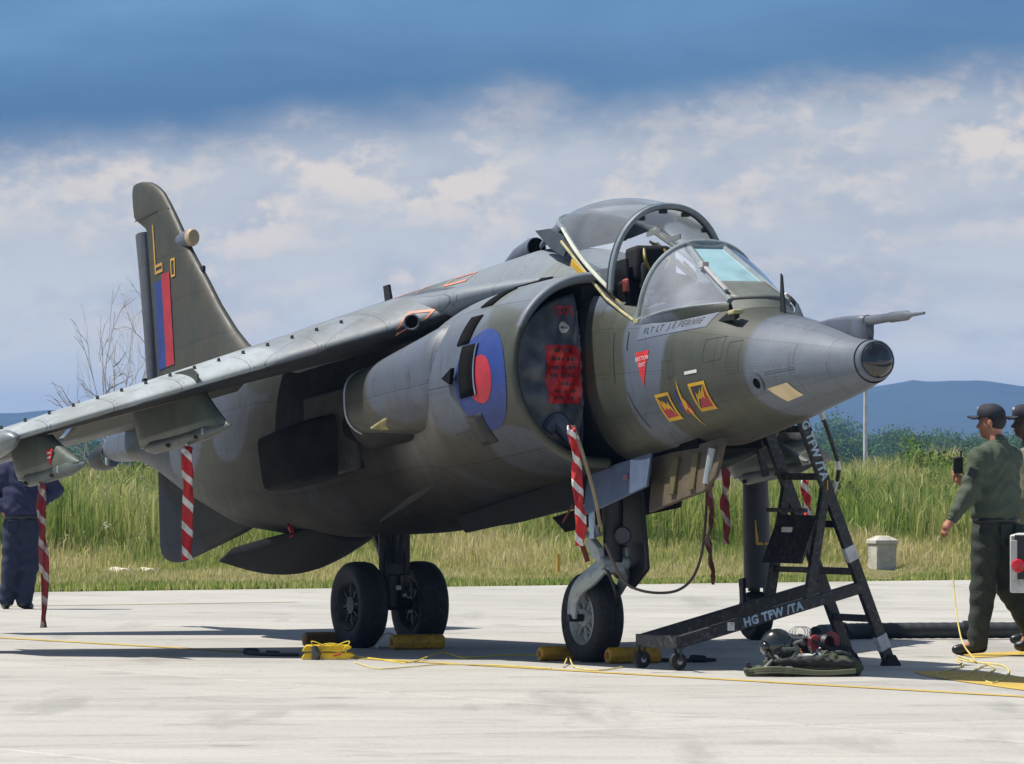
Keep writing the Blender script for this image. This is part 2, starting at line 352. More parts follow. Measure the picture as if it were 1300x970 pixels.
for i in range(-8, 18):
    for j in range(14):
        v = VEDGE - (j + 1) * SL; u = -3 + i * SL
        p = uv2xy(u, v); c = uv2xy(u + SL / 2, v + SL / 2)
        if c[1] < 8 or abs(c[0]) > 18 + c[1] * .10: continue
        o = bpy.data.objects.new('slab', sm); COL.objects.link(o); o.parent = apron; o.location = (p[0], p[1], 0); o.rotation_euler = (0, 0, ang)


LINEY = mat('worn_yellow_line', lin((190, 160, 66)), .8, var=.12, scale=3, dirt=lin((160, 148, 112)), dirt_amt=.75)
def strip(name, p0, p1, w, z=.004, m=LINEY, label=None, poly=None):
    p0 = np.array(p0); p1 = np.array(p1); d = (p1 - p0) / np.linalg.norm(p1 - p0); n = np.array([-d[1], d[0]]) * w / 2
    P = poly or [p0 - n, p1 - n, p1 + n, p0 + n]
    return quad_sheet(name, P, z, m)
d0 = np.array([-4.23, 46.9]); d1 = np.array([2.68, 36.38]); dd = (d1 - d0) / np.linalg.norm(d1 - d0)
strip('yellow_line', d0 - dd * 14, d1 + dd * 9, .12)
strip('yellow_line', (-7.0, 55.3), (-2.2, 58.2), .10, m=mat('faded_line', lin((176, 160, 112)), .85, var=.1, scale=2, dirt=lin((166, 160, 146)), dirt_amt=.8))
# curved yellow marking near the ground crew
def arc_marking():
    c = [(1260, 829), (1300, 822), (1345, 815)], [(1300, 826.5), (1345, 822)]
    V = []; F = []
    cl = spline([(3.02, 39.7), (3.10, 39.0), (3.22, 38.3), (3.42, 37.3), (3.65, 36.2), (3.9, 34.8)], 10)
    wd = np.interp(np.linspace(0, 1, len(cl)), [0, .3, 1], [.22, .30, .30])
    for p, w in zip(cl, wd): V += [(p[0] - w, p[1], .0042), (p[0] + w, p[1], .0042)]
    F = [(2 * i, 2 * i + 1, 2 * i + 3, 2 * i + 2) for i in range(len(cl) - 1)]
    obj('yellow_line', V, F, LINEY, None, False, kind='structure')
    quad_sheet('yellow_line', [(3.45, 42.3), (6.5, 46.2), (6.5, 47.2), (3.38, 43.0)], .0044, LINEY)
arc_marking()

def bank(w):
    w = np.asarray(w, float)
    return np.interp(w, [0, 2.0, 4.5, 10, 16, 30, 200], [.02, .05, .18, .58, .62, 0, -3.9])
wv = np.array([-.01, .6, 2, 3, 4.5, 6, 8, 10, 13, 16, 22, 30, 60, 120, 200, 260]); us = np.linspace(-260, 330, 120)
V = [(*uv2xy(u, VEDGE + w), float(bank(w)) + (.03 * math.sin(u * 1.3 + w) if w > 1 else 0)) for w in wv for u in us]
nu = len(us)
obj('grass_verge', V, [(i * nu + j, i * nu + j + 1, (i + 1) * nu + j + 1, (i + 1) * nu + j) for i in range(len(wv) - 1) for j in range(nu - 1)], SOIL, kind='structure')

# ---------------------------------------------------------------- hills
def hills(name, D, prof, amp, m):
    xs = np.linspace(-.30, .30, 260); V = []; rows = [(0, 0.), (.08, .45), (.18, .85), (.26, 1.0), (.5, .9), (.8, .0)]
    px = [p[0] for p in prof]; py = [p[1] for p in prof]
    nn = sum(np.sin(xs * f * 10 + i * 2.1) / (i + 1) for i, f in enumerate((5, 11, 23, 47, 90))) * amp
    for dy, f in rows:
        for k, x in enumerate(xs):
            h = CAM_H + 4 + (575 - np.interp(x * 7200 + 650, px, py)) / 7200 * D + nn[k]
            V.append((x * D * (1 + dy), D * (1 + dy), -4 + h * f * (1.26 if f >= .85 else 1 + dy) + (rng.normal() * amp * .25 if 0 < f else 0)))
    n = len(xs); F = [(i * n + j, i * n + j + 1, (i + 1) * n + j + 1, (i + 1) * n + j) for i in range(len(rows) - 1) for j in range(n - 1)]
    return obj(name, V, F, m, kind='structure')
FOREST = mat('wooded_hillside', (.018, .034, .022), .95, var=.45, scale=.012, dirt=(.04, .055, .03), dirt_amt=.5)
hills('hills', 3000, [(-2000, 520), (-600, 512), (0, 531), (60, 524), (130, 527), (400, 540), (800, 540), (980, 525), (1030, 510), (1070, 502), (1110, 493), (1160, 486), (1210, 483), (1250, 482), (1285, 486), (1300, 490), (1400, 500), (2000, 515), (3000, 505)], 1.1, FOREST)

# ---------------------------------------------------------------- vegetation
def veg_mat(name, cols, rough=.7, trans=.25):
    m = bpy.data.materials.new(name); m.use_nodes = True; t = m.node_tree; p = t.nodes['Principled BSDF']
    a = nd(t, 'ShaderNodeAttribute', attribute_name='tone'); r = nd(t, 'ShaderNodeValToRGB')
    el = r.color_ramp.elements
    for i, c in enumerate(cols):
        e = el[i] if i < 2 else el.new(1.)
        e.position = i / (len(cols) - 1); e.color = (*c, 1)
    for i, c in enumerate(cols):
        pass
    t.links.new(a.outputs['Fac'], r.inputs[0]); t.links.new(r.outputs[0], p.inputs['Base Color'])
    p.inputs['Roughness'].default_value = rough; p.inputs['Specular IOR Level'].default_value = .2
    if trans:
        tl = nd(t, 'ShaderNodeBsdfTranslucent'); t.links.new(r.outputs[0], tl.inputs[0]); mx = nd(t, 'ShaderNodeMixShader'); mx.inputs[0].default_value = trans
        o = t.nodes['Material Output']; t.links.new(p.outputs[0], mx.inputs[1]); t.links.new(tl.outputs[0], mx.inputs[2]); t.links.new(mx.outputs[0], o.inputs[0])
    return m
GRASSM = veg_mat('grass_blades', [lin((74, 102, 46)), lin((116, 148, 62)), lin((164, 176, 96)), lin((208, 198, 136)), lin((234, 220, 176))], .7, .45)
LEAFM = veg_mat('leaves', [lin((52, 76, 40)), lin((88, 118, 54)), lin((136, 160, 82))], .7, .35)
def patchn(x, y, s, seed=0):
    return (np.sin(x * s + seed) * np.cos(y * s * .63 + seed * 1.7) + .6 * np.sin(x * s * 2.3 + y * s * 1.1 + seed * 2.2) + .4 * np.cos(x * s * 5.1 - y * s * 3 + seed)) / 2
def X_POST(Y): return (1120 - 650) / 7200. * Y
def blades(name, n, wlo, whi, hfun, tfun, width, label, seed, wpow=1., heads=0.):
    r = np.random.default_rng(seed)
    w = wlo + (whi - wlo) * r.random(n) ** wpow
    y0 = VEDGE + w; xx = (r.random(n) * 2 - 1) * (10.5 + w * .12)            # world x band around the view
    u = (xx + .487 * y0) / .873                                              # point on that v-line with this x
    X = .873 * u - .487 * y0; Y = .487 * u + .873 * y0
    Z = bank(w) - .02
    dP = np.abs(X - X_POST(Y)); clr = np.where(Y < 71.0, np.clip(.30 + np.clip(dP - .12, 0, 1) / .35, .30, 1.), 1.)
    pn = patchn(X, w, 1.1, seed); h = clr * hfun(w, pn, r) * (.55 + .9 * r.random(n)) * (1 + .35 * patchn(X, w, .7, seed + 3))
    az = r.random(n) * 6.283; lean = r.normal(0, .22, n) * h; lx = np.cos(az) * lean; ly = np.sin(az) * lean
    wa = r.random(n) * 6.283; wx = np.cos(wa) * width; wy = np.sin(wa) * width * .6
    wx = np.where(np.abs(wx) < width * .4, width * .5, wx)
    P = np.zeros((n, 5, 3))
    P[:, 0] = np.stack([X - wx, Y - wy, Z], 1); P[:, 1] = np.stack([X + wx, Y + wy, Z], 1)
    P[:, 2] = np.stack([X + wx * .8 + lx * .4, Y + wy * .8 + ly * .4, Z + h * .6], 1); P[:, 3] = np.stack([X - wx * .8 + lx * .4, Y - wy * .8 + ly * .4, Z + h * .6], 1)
    P[:, 4] = np.stack([X + lx, Y + ly, Z + h], 1)
    if heads:  # seed heads: broad tip
        k = r.random(n) < heads; P[k, 3, 0] -= width * .9; P[k, 2, 0] += width * .9; P[k, 2:4, 2] += (h[k] * .25)[:, None]
    i = np.arange(n) * 5
    loops = np.stack([i, i + 1, i + 2, i + 3, i + 3, i + 2, i + 4], 1).ravel()
    me = bpy.data.meshes.new(name); me.vertices.add(n * 5); me.vertices.foreach_set('co', P.ravel().astype(np.float32))
    me.loops.add(len(loops)); me.loops.foreach_set('vertex_index', loops.astype(np.int32))
    me.polygons.add(n * 2); st = np.stack([np.arange(n) * 7, np.arange(n) * 7 + 4], 1).ravel(); me.polygons.foreach_set('loop_start', st.astype(np.int32))
    me.update(calc_edges=True); me.validate()
    tn = np.clip(tfun(w, pn, r, n), 0, 1); a = me.attributes.new('tone', 'FLOAT', 'POINT')
    base = np.repeat(tn, 5).reshape(n, 5); a.data.foreach_set('value', base.ravel().astype(np.float32))
    me.materials.append(GRASSM); o = bpy.data.objects.new(name, me); COL.objects.link(o)
    tag(o, label, 'grass', kind='stuff'); return o
def gx(w, r, n): return r.normal(0, .13, n)
blades('mown_grass', 78000, -.12, 2.4, lambda w, p, r: .07 + .05 * w / 2 + 0 * p, lambda w, p, r, n: .74 + .12 * p - .25 * (w < .35) + gx(w, r, n), .009, 'short dry mown grass strip along the edge of the concrete apron', 1)
blades('dry_grass', 155000, 1.6, 7, lambda w, p, r: .07 + .085 * np.clip(w - 1.6, 0, 9) + .06 * p, lambda w, p, r, n: .72 - .05 * (w - 2) + .24 * p + gx(w, r, n), .0065, 'knee high pale dry grass on the lower slope behind the apron', 2, heads=.15)
blades('tall_weeds', 265000, 4.5, 17, lambda w, p, r: .58 + .12 * p + 0 * w, lambda w, p, r, n: .44 + .26 * p + .012 * (w - 4) + gx(w, r, n) * 1.3, .0075, 'tall green weeds and grasses covering the bank behind the apron', 3, heads=.25)

def leafcloud(n, c, rad, size, r, flat=1.):
    # n leaf quads spread in lumps in an ellipsoid
    nl = max(6, n // 60); L = r.normal(0, 1, (nl, 3)); L /= np.linalg.norm(L, axis=1)[:, None]; L *= (r.random((nl, 1)) ** .4) * .8
    P = L[r.integers(0, nl, n)] + r.normal(0, .16, (n, 3)); P = P * np.array(rad) + np.array(c)
    a = r.normal(0, 1, (n, 3)); a /= np.linalg.norm(a, axis=1)[:, None]; b = np.cross(a, r.normal(0, 1, (n, 3))); b /= np.linalg.norm(b, axis=1)[:, None]
    s = size * (.6 + .8 * r.random((n, 1)))
    V = np.stack([P - a * s, P + b * s * .6, P + a * s, P - b * s * .6], 1).reshape(-1, 3)
    F = np.arange(n * 4).reshape(-1, 4)
    return V, F, np.repeat(np.clip(r.random(n) * .8 + .1 + .15 * r.normal(0, 1, n), 0, 1), 4)
def plant(name, x, w, h, rad, n, size, label, cat, tone=0., seed=0, group=None, stemc=None):
    r = np.random.default_rng(seed); y0 = VEDGE + w; u = (x + .487 * y0) / .873; Y = .487 * u + .873 * y0; z = float(bank(w))
    e = empty(name, (x, Y, z)); tag(e, label, cat, group)
    V, F, T = leafcloud(n, (0, 0, h * .58), (rad, rad, h * .48), size, r)
    V[:, 2] = np.maximum(V[:, 2], .02)
    obj('foliage', V, F, LEAFM, e, False, attrs={'tone': np.clip(T + tone, 0, 1)})
    mb = MB()
    for q in range(5):
        a = q * 1.3; mb.tube([(0, 0, 0), (math.cos(a) * rad * .3, math.sin(a) * rad * .3, h * .4), (math.cos(a) * rad * .6, math.sin(a) * rad * .6, h * .85)], [.012, .009, .004], 5)
    mb.build('stem', mat('plant_stem', lin((96, 104, 60)), .8), e); return e
bushes = [(4.35, 7.2, .75, .38, 900, .035, 'dark leafy bush low in the weeds right of the ladder', -.2), (2.0, 6.4, .7, .42, 900, .035, 'dark green bush in the weeds beside the nose wheel leg', -.15),
          (3.55, 12.5, 1.05, .40, 900, .03, 'pale green bush standing above the weeds below the hill', .25), (5.9, 13.0, 1.15, .45, 1000, .03, 'yellow green bush above the weeds beside the airman', .3),
          (-4.1, 8.0, .9, .6, 1200, .04, 'broad dark green bush under the tailplane', -.15), (-3.4, 7.5, .7, .4, 900, .035, 'dark green bush beside the rear fuselage', -.25),
          (4.75, 14.0, 1.0, .35, 800, .03, 'light green shrub rising behind the concrete marker post', .2), (-4.9, 13, 1.1, .6, 1000, .035, 'loose green bush on the bank below the wing', .1),
          (.9, 8.2, .65, .5, 900, .035, 'dark green bush behind the yellow stake', -.2), (6.4, 12.0, 1.0, .5, 900, .03, 'green bush at the right end of the bank', .05)]
for k, b in enumerate(bushes): plant('bush', b[0], b[1], b[2], b[3], b[4], b[5], b[6], 'bush', b[7], 30 + k, 'bushes on the bank')
r = np.random.default_rng(77); VV = []; TT = []
for q in range(860):
    x = (r.random() * 2 - 1) * 10.4; w = 4.8 + 9.5 * r.random(); y0 = VEDGE + w; u = (x + .487 * y0) / .873; Y = .487 * u + .873 * y0
    if patchn(np.array(x), np.array(w), 1.7, 5) + r.normal(0, .35) < -.1: continue
    hh = .30 + .35 * r.random(); rd_ = .14 + .2 * r.random()
    V, F, T = leafcloud(170, (x, Y, float(bank(w)) + hh * .75), (rd_, rd_, hh * .42), .022, r); VV.append(V); TT.append(np.clip(T * .8 + r.normal(.05, .2), 0, 1))
VV = np.vstack(VV); TT = np.concatenate(TT)
tag(obj('leafy_weeds', VV, np.arange(len(VV)).reshape(-1, 4), LEAFM, None, False, attrs={'tone': TT}), 'broad leaved green weeds growing in clumps among the tall grass', 'weeds', kind='stuff')
# white wild flowers
r = np.random.default_rng(5); V = []; F = []
for q in range(150):
    x = -5.6 + r.random() * 12.; w = 4 + r.random() * 8
    if r.random() < .5: x = -4.3 + r.normal() * .5
    y0 = VEDGE + w; u = (x + .487 * y0) / .873; Y = .487 * u + .873 * y0; z = float(bank(w)) + (.3 if w < 6 else .55) + .3 * r.random()
    for s in range(4):
        a = r.normal(0, .03, 3); b = len(V); sz = .012 + .012 * r.random()
        V += [(x + a[0] - sz, Y + a[1], z + a[2]), (x + a[0], Y + a[1] - sz, z + a[2] + sz * .6), (x + a[0] + sz, Y + a[1], z + a[2]), (x + a[0], Y + a[1] + sz, z + a[2] - sz * .6)]; F.append((b, b + 1, b + 2, b + 3))
tag(obj('wild_flowers', V, F, mat('white_petals', (.8, .8, .72), .8), None, False), 'tiny white wild flowers dotted through the weeds on the bank', 'flowers', kind='stuff')

# distant trees
BARK = mat('bark', (.07, .055, .04), .9, bump=.4, bscale=8)
def tree_meshes(seed, h, rad):
    r = np.random.default_rng(seed)
    V, F, T = leafcloud(5200, (0, 0, h * .58), (rad, rad, h * .42), .15, r)
    o = obj('crown', V, F, LEAFM, None, False, attrs={'tone': T * .8}); cm = o.data; bpy.data.objects.remove(o)
    mb = MB(); mb.tube([(0, 0, 0), (.1, 0, h * .35), (.05, .1, h * .7)], [.3, .2, .06], 8)
    for q in range(6):
        a = q * 1.1; z = h * (.3 + .06 * q); mb.tube([(0, 0, z), (math.cos(a) * rad * .4, math.sin(a) * rad * .4, z + h * .12), (math.cos(a) * rad * .7, math.sin(a) * rad * .7, z + h * .2)], [.1, .06, .02], 5)
    o = mb.build('trunk', BARK); tm = o.data; bpy.data.objects.remove(o); return cm, tm
kinds = [tree_meshes(60 + k, h, rad) for k, (h, rad) in enumerate([(9, 3.2), (7.5, 3.6), (11, 3.4), (6.5, 2.8)])]
r = np.random.default_rng(9); desc = ['tall oval', 'broad rounded', 'large ragged', 'small bushy']
def far_tree(x, y, kk, s, label):
    e = empty('broadleaf_tree', (x, y, -4.0), r.random() * 6); tag(e, label, 'tree', 'trees of the far treeline'); e.scale = (s, s, s)
    for nm, me in (('crown', kinds[kk][0]), ('trunk', kinds[kk][1])):
        o = bpy.data.objects.new(nm, me); COL.objects.link(o); o.parent = e
words = ['first', 'second', 'third', 'fourth', 'fifth', 'sixth', 'seventh', 'eighth', 'ninth', 'tenth', 'eleventh', 'twelfth', 'thirteenth', 'fourteenth', 'fifteenth', 'sixteenth', 'seventeenth', 'eighteenth', 'nineteenth', 'twentieth']
for row, n, step, off in (('near', 17, 42, 12), ('far', 20, 34, 0)):
    for k in range(n):
        px = 1345 - off - k * step + r.normal() * 7
        if k > n - 5: px = -60 + (n - 1 - k) * 55 + off
        kk = int(r.integers(0, 4)); D = (540 + 80 * r.random()) if row == 'near' else 680 + 260 * r.random()
        top = (546 if px > 1180 else 538 if px > 1040 else 551) + r.normal() * 5 + (8 if row == 'near' else 0)
        ht = 4 + CAM_H + (575 - top) / 7200 * D; h0 = (9, 7.5, 11, 6.5)[kk] * .97
        far_tree((px - 650) / 7200 * D, D, kk, ht / h0, desc[kk] + ' broadleaf tree, ' + words[k] + ' from the right in the ' + ('near' if row == 'near' else 'hazy far') + ' row of the treeline')
r = np.random.default_rng(31); VV = []; TT = []
for k in range(150):
    px = -900 + k * 20.5 + r.normal() * 9; D = 640 + 90 * r.random(); top = 557 + r.normal() * 4; hh = 4 + CAM_H + (575 - top) / 7200 * D; rd_ = hh * (.35 + .2 * r.random())
    V, F, T = leafcloud(900, ((px - 650) / 7200 * D, D, -4 + hh * .52), (rd_, rd_, hh * .47), .26, r); VV.append(V); TT.append(np.clip(T * .7 + r.normal(0, .1), 0, 1))
VV = np.vstack(VV)
tag(obj('far_wood', VV, np.arange(len(VV)).reshape(-1, 4), LEAFM, None, False, attrs={'tone': np.concatenate(TT)}), 'long hazy band of distant woodland across the plain below the hills', 'wood', kind='stuff')
# bare tree behind the fin
def bare_tree():
    e = empty('bare_tree', (-.0715 * 112, 112, -1.6)); e.scale = (.52, .52, 1.36); tag(e, 'leafless grey tree with thin branching twigs behind the tail fin', 'tree')
    r = np.random.default_rng(21); tr = MB(); tw = MB()
    def grow(mb, p, d, L, rad, dep):
        pts = [p]; q = np.array(p)
        for s in range(4):
            d = d + r.normal(0, .13, 3); d = d / np.linalg.norm(d); q = q + d * L / 4; pts.append(q.copy())
        mb.tube(pts, np.linspace(rad, rad * .55, 5), 6 if dep < 2 else 4)
        if dep >= 5: return
        for s in range(3 if dep < 2 else 2 + (r.random() < .5)):
            k = 2 + s % 3; k = min(k, 4); nd_ = d * .9 + r.normal(0, .55, 3); nd_[2] = abs(nd_[2]) * .7 + .18; nd_ /= np.linalg.norm(nd_)
            grow(tw, pts[k], nd_, L * (.62 + .2 * r.random()), rad * .55, dep + 1)
    grow(tr, np.array([0, 0, 0.]), np.array([.03, 0, 1.]), 2.4, .055, 0)
    for a in (-.9, -.35, .3, .8): grow(tw, np.array([0, 0, 2.0 + abs(a) * .3]), np.array([a * .75, .1, .8]), 1.35, .04, 2)
    for a in (-1.1, 1.0, -.6): grow(tw, np.array([0, 0, 1.6]), np.array([a, -.1, .55]), 1.2, .035, 3)
    g = mat('dead_grey_wood', lin((176, 172, 176)), .9)
    tr.build('trunk', g, e); tw.build('branches', g, e)
bare_tree()

# lamp mast, marker post, stake
def mast():
    D = 150; x = (1098.5 - 650) / 7200 * D; e = empty('metal_mast', (x, D, -2.0)); tag(e, 'thin pale grey metal mast rising above the weeds before the blue hill', 'mast')
    g = mat('galvanised_mast', lin((196, 200, 206)), .5); MB().tube([(0, 0, 0), (0, 0, 2.5), (0, 0, 5.65)], [.075, .06, .04], 12).build('pole', g, e)
    MB().tube([(0, 0, 0), (0, 0, .25)], .13, 12).build('base_collar', g, e); MB().box((0, 0, 5.70), (.2, .12, .10)).build('cap', g, e, bevel=.01)
mast()
def marker():
    e = empty('marker_post', ((1120 - 650) / 7200 * 70.6, 70.6, .06), .35); tag(e, 'squat square concrete marker post with a sloping cap in the grass', 'post')
    g = mat('weathered_concrete', lin((186, 182, 170)), .9, bump=.5, bscale=30, dirt=lin((120, 116, 100)), dirt_amt=.6)
    MB().box((0, 0, .09), (.27, .27, .50)).build('shaft', g, e, bevel=.008)
    V = [(-.155, -.155, .34), (.155, -.155, .34), (.155, .155, .34), (-.155, .155, .34), (-.155, -.155, .385), (.155, -.155, .385), (.155, .155, .385), (-.155, .155, .385), (-.06, -.06, .44), (.06, -.06, .44), (.06, .06, .44), (-.06, .06, .44)]
    F = [(0, 3, 2, 1)] + [(i, (i + 1) % 4, 4 + (i + 1) % 4, 4 + i) for i in range(4)] + [(4 + i, 4 + (i + 1) % 4, 8 + (i + 1) % 4, 8 + i) for i in range(4)] + [(8, 9, 10, 11)]
    obj('cap', V, F, g, e, False, bevel=.006)
marker()
mb = MB(); mb.tube([(0, 0, -.05), (.003, 0, .10), (0, 0, .27)], .022, 8)
o = mb.build('marker_stake', mat('yellow_wood', lin((206, 170, 70)), .8)); o.location = ((708 - 650) / 7200 * 67.5, 67.5, .06); tag(o, 'short yellow wooden stake in the dry grass behind the nose wheel', 'stake')
# pale stones at the grass edge on the left
o = None
def stone():
    r = np.random.default_rng(3); bm = bmesh.new(); bmesh.ops.create_icosphere(bm, subdivisions=3, radius=.12)
    for v in bm.verts:
        n = 1 + .18 * math.sin(v.co.x * 40) * math.cos(v.co.y * 31 + v.co.z * 25); v.co = Vector((v.co.x * 1.6 * n, v.co.y * n, v.co.z * .6 * n))
    me = bpy.data.meshes.new('stone'); bm.to_mesh(me); bm.free(); me.materials.append(mat('pale_limestone', lin((200, 192, 172)), .9, bump=.5, bscale=30))
    for x, w, s, l in ((-4.55, 2.6, 1, 'pale rounded stone half buried in the dry grass, left one of two'), (-4.25, 2.7, .8, 'smaller pale stone in the dry grass, right one of two')):
        y0 = VEDGE + w; u = (x + .487 * y0) / .873; Y = .487 * u + .873 * y0
        o = bpy.data.objects.new('stone', me); COL.objects.link(o); o.location = (x, Y, float(bank(w)) + .05); o.scale = (s, s, s); tag(o, l, 'stone', 'pale stones at the grass edge')
stone()

# ================================================================= AIRCRAFT
A = math.radians(26); TH = math.radians(6.5)
FW = Vector((math.sin(A), -math.cos(A), 0)); LT = Vector((math.cos(A), math.sin(A), 0)); UP = Vector((0, 0, 1))
P0 = Vector((.588, 41.5, 0))
XB = FW * math.cos(TH) + UP * math.sin(TH); ZB = -FW * math.sin(TH) + UP * math.cos(TH)
BM = Matrix(((XB.x, LT.x, ZB.x, P0.x), (XB.y, LT.y, ZB.y, P0.y), (XB.z, LT.z, ZB.z, P0.z), (0, 0, 0, 1)))
BI = BM.inverted()
def b2w(p): return BM @ Vector(p)
def w2b(p): return BI @ Vector(p)
jet = bpy.data.objects.new('jet_fighter', None); COL.objects.link(jet); jet.matrix_world = BM
tag(jet, 'parked grey and green camouflaged jump jet with its canopy open', 'jet')
def I(x, t): return np.interp(x, [a[0] for a in t][::-1], [a[1] for a in t][::-1])
T_TOP = [(4.36, 1.80), (4.24, 1.82), (3.87, 1.95), (3.44, 2.07), (3.12, 2.16), (2.85, 2.26), (2.5, 2.33), (2.0, 2.40), (1.6, 2.52), (1.25, 2.67), (.8, 2.86), (.4, 3.0), (-.1, 3.08), (-5, 3.09), (-7, 3.04), (-8.2, 2.96), (-9.0, 2.80), (-9.24, 2.66)]
T_BOT = [(4.36, 1.52), (4.24, 1.485), (3.87, 1.455), (3.44, 1.42), (3.12, 1.385), (2.85, 1.365), (2.2, 1.32), (1.5, 1.30), (1.0, 1.29), (.3, 1.22), (-.5, 1.165), (-1.5, 1.16), (-2.6, 1.21), (-4.1, 1.33), (-5, 1.43), (-6, 1.60), (-7, 1.94), (-7.6, 2.2), (-8.1, 2.38), (-8.6, 2.45), (-9.0, 2.48), (-9.24, 2.56)]
T_W = [(4.36, .14), (4.24, .168), (3.87, .275), (3.44, .375), (3.0, .46), (2.5, .54), (2.0, .58), (1.5, .575), (1.2, .535), (.5, .51), (-.3, .62), (-1, .76), (-1.6, .82), (-3, .78), (-4.5, .68), (-6, .50), (-7.5, .32), (-8.5, .2), (-9.24, .06)]
T_N = [(4.36, 2.), (3.2, 2.), (2.6, 2.25), (2.1, 2.8), (1.8, 3.3), (0.6, 3.2), (-.3, 2.6), (-1, 2.2), (-9.24, 2.)]
T_C = [(4.36, 1.66), (3.4, 1.74), (2.4, 1.84), (1.2, 1.95), (0, 2.0), (-4, 2.02), (-9.24, 2.62)]
L_A = [(1.25, .70), (.9, .735), (.4, .765), (-.1, .755), (-.6, .62), (-1.1, .45), (-1.7, .25)]
L_B = [(1.25, .70), (.9, .715), (.4, .73), (-.1, .72), (-.6, .68), (-1.1, .60), (-1.7, .5)]
def smooth_tab(x, tab, s=.12):
    return sum(I(x + d * s, tab) for d in (-1, -.5, 0, .5, 1)) / 5
def camo_side(x, y, z):
    """1 = grey, 0 = green"""
    wob = .05 * np.sin(z * 5 + 1.3) + .03 * np.sin(z * 11)
    v = np.zeros_like(x)
    sg = lambda d, s=.12: 1 / (1 + np.exp(-np.clip(d / s * 4, -30, 30)))
    v = np.maximum(v, sg(x - (3.32 + wob)))
    xb = 2.22 + (z - 1.45) * .42 + wob
    v = np.maximum(v, np.minimum(sg(x - (1.88 + wob * .5)), sg(xb - x)))
    def el(cx, cz, rx, rz): return sg(1 - np.sqrt(((x - cx) / rx) ** 2 + ((z - cz) / rz) ** 2), .35)
    up = np.minimum(sg(z - (2.46 + .08 * np.sin(x * 3))), sg(1.6 - x))
    v = np.maximum(v, up * np.where(x < 1.75, 1, 0))
    for e in ((.25, 2.15, .55, .5), (-.35, 2.15, .62, .34), (.9, 1.45, .35, .18), (-3.2, 1.9, .7, .5), (-6.9, 2.4, 1.0, .42), (-5.1, 2.35, .5, .3), (-.5, 1.3, .45, .2), (-7.6, 1.75, .55, .22)): v = np.maximum(v, el(*e))
    for e in ((-1.6, 2.75, .5, .4), (-4.2, 2.9, .8, .4), (.55, 2.72, .22, .2)): v = np.minimum(v, 1 - el(*e))
    return v
def stain_f(x, y, z):
    g = np.exp(-((x + .9) / 1.5) ** 2 - ((z - 1.5) / .42) ** 2) + .9 * np.exp(-((x + 3.3) / 1.6) ** 2 - ((z - 1.55) / .35) ** 2) + .5 * np.exp(-((x - 2.4) / 1.) ** 2 - ((z - 1.35) / .1) ** 2)
    return np.clip(g, 0, 1) * .9
def soot_shade_f(x, y, z):
    g = np.exp(-(np.clip(x + 1.8, 0, 9) / .35) ** 2 - (np.clip(-3.6 - x, 0, 9) / 2.4) ** 2 - ((z - 2.25) / .78) ** 4)  # exhaust soot behind the nozzles, widened to paint in the wing's shade
    b = .85 * np.clip((1.70 - z) / .42, 0, 1) * np.clip((1.6 - x) / .5, 0, 1)  # underside shade painted along the belly
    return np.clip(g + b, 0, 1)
def worn_lit_f(x, y, z):
    return .38 * np.clip((z - 2.35) / .35, 0, 1) * np.clip((x + 4) / 1.5, 0, 1) * np.clip((1.45 - x) / .2, 0, 1) + .16 * np.clip((x - 3.2) / .3, 0, 1)  # faded paint plus light painted on the upper surfaces and nose
def section(x, n, lobes, shrink=0.):
    th = np.linspace(0, 2 * np.pi, n, endpoint=False) - np.pi / 2
    c, s = np.cos(th), np.sin(th); zo = smooth_tab(x, T_C)
    w = smooth_tab(x, T_W) - shrink; top = smooth_tab(x, T_TOP) - zo - shrink; bot = zo - smooth_tab(x, T_BOT) - shrink
    e = np.where(s > 0, smooth_tab(x, T_N, .2), 2.2 if x < 2 else 2.0); h = np.where(s > 0, top, bot)
    r1 = ((np.abs(c) / w) ** e + (np.abs(s) / h) ** e) ** (-1 / e)
    if lobes and x > -1.7:
        a = smooth_tab(x, L_A) if x < 1.1 else I(x, L_A); b = smooth_tab(x, L_B) if x < 1.1 else I(x, L_B); cy = .45; dz = zo - 2.0
        ac = np.abs(c)
        qa = (ac / a) ** 2 + (s / b) ** 2; qb = 2 * (-cy * ac / a ** 2 + dz * s / b ** 2); qc = (cy / a) ** 2 + (dz / b) ** 2 - 1
        disc = qb * qb - 4 * qa * qc; r2 = np.where(disc > 0, (-qb + np.sqrt(np.maximum(disc, 0))) / (2 * qa), .01); r2 = np.maximum(r2, .01)
        p = 18.; r1 = (r1 ** p + r2 ** p) ** (1 / p)
    return np.stack([np.full(n, x), r1 * c, zo + r1 * s], 1)
def skin(name, xs, n, lobes, m, parent, shrink=lambda x: 0., keep=None, capends=(False, False)):
    R = [section(x, n, lobes, shrink(x)) for x in xs]; V = np.vstack(R); k = len(xs)
    F = [(i * n + j, (i + 1) * n + j, (i + 1) * n + (j + 1) % n, i * n + (j + 1) % n) for i in range(k - 1) for j in range(n)]
    if keep:
        C = V[np.array(F)].mean(1); F = [f for f, c in zip(F, C) if keep(c)]
    if capends[0]: F.append(tuple(range(n)))
    if capends[1]: F.append(tuple((k - 1) * n + j for j in range(n))[::-1])
    g = []
    for q in R:
        g += list(np.arange(n) / n * 4.92)
    uv = np.stack([V[:, 0], np.array(g)], 1)
    o = obj(name, V, F, m, parent, True, attrs={'camo': camo_side(V[:, 0], V[:, 1], V[:, 2]), 'stain': stain_f(V[:, 0], V[:, 1], V[:, 2]), 'soot': soot_shade_f(V[:, 0], V[:, 1], V[:, 2]), 'worn': worn_lit_f(V[:, 0], V[:, 1], V[:, 2])}, uv=uv)
    return o, V, F
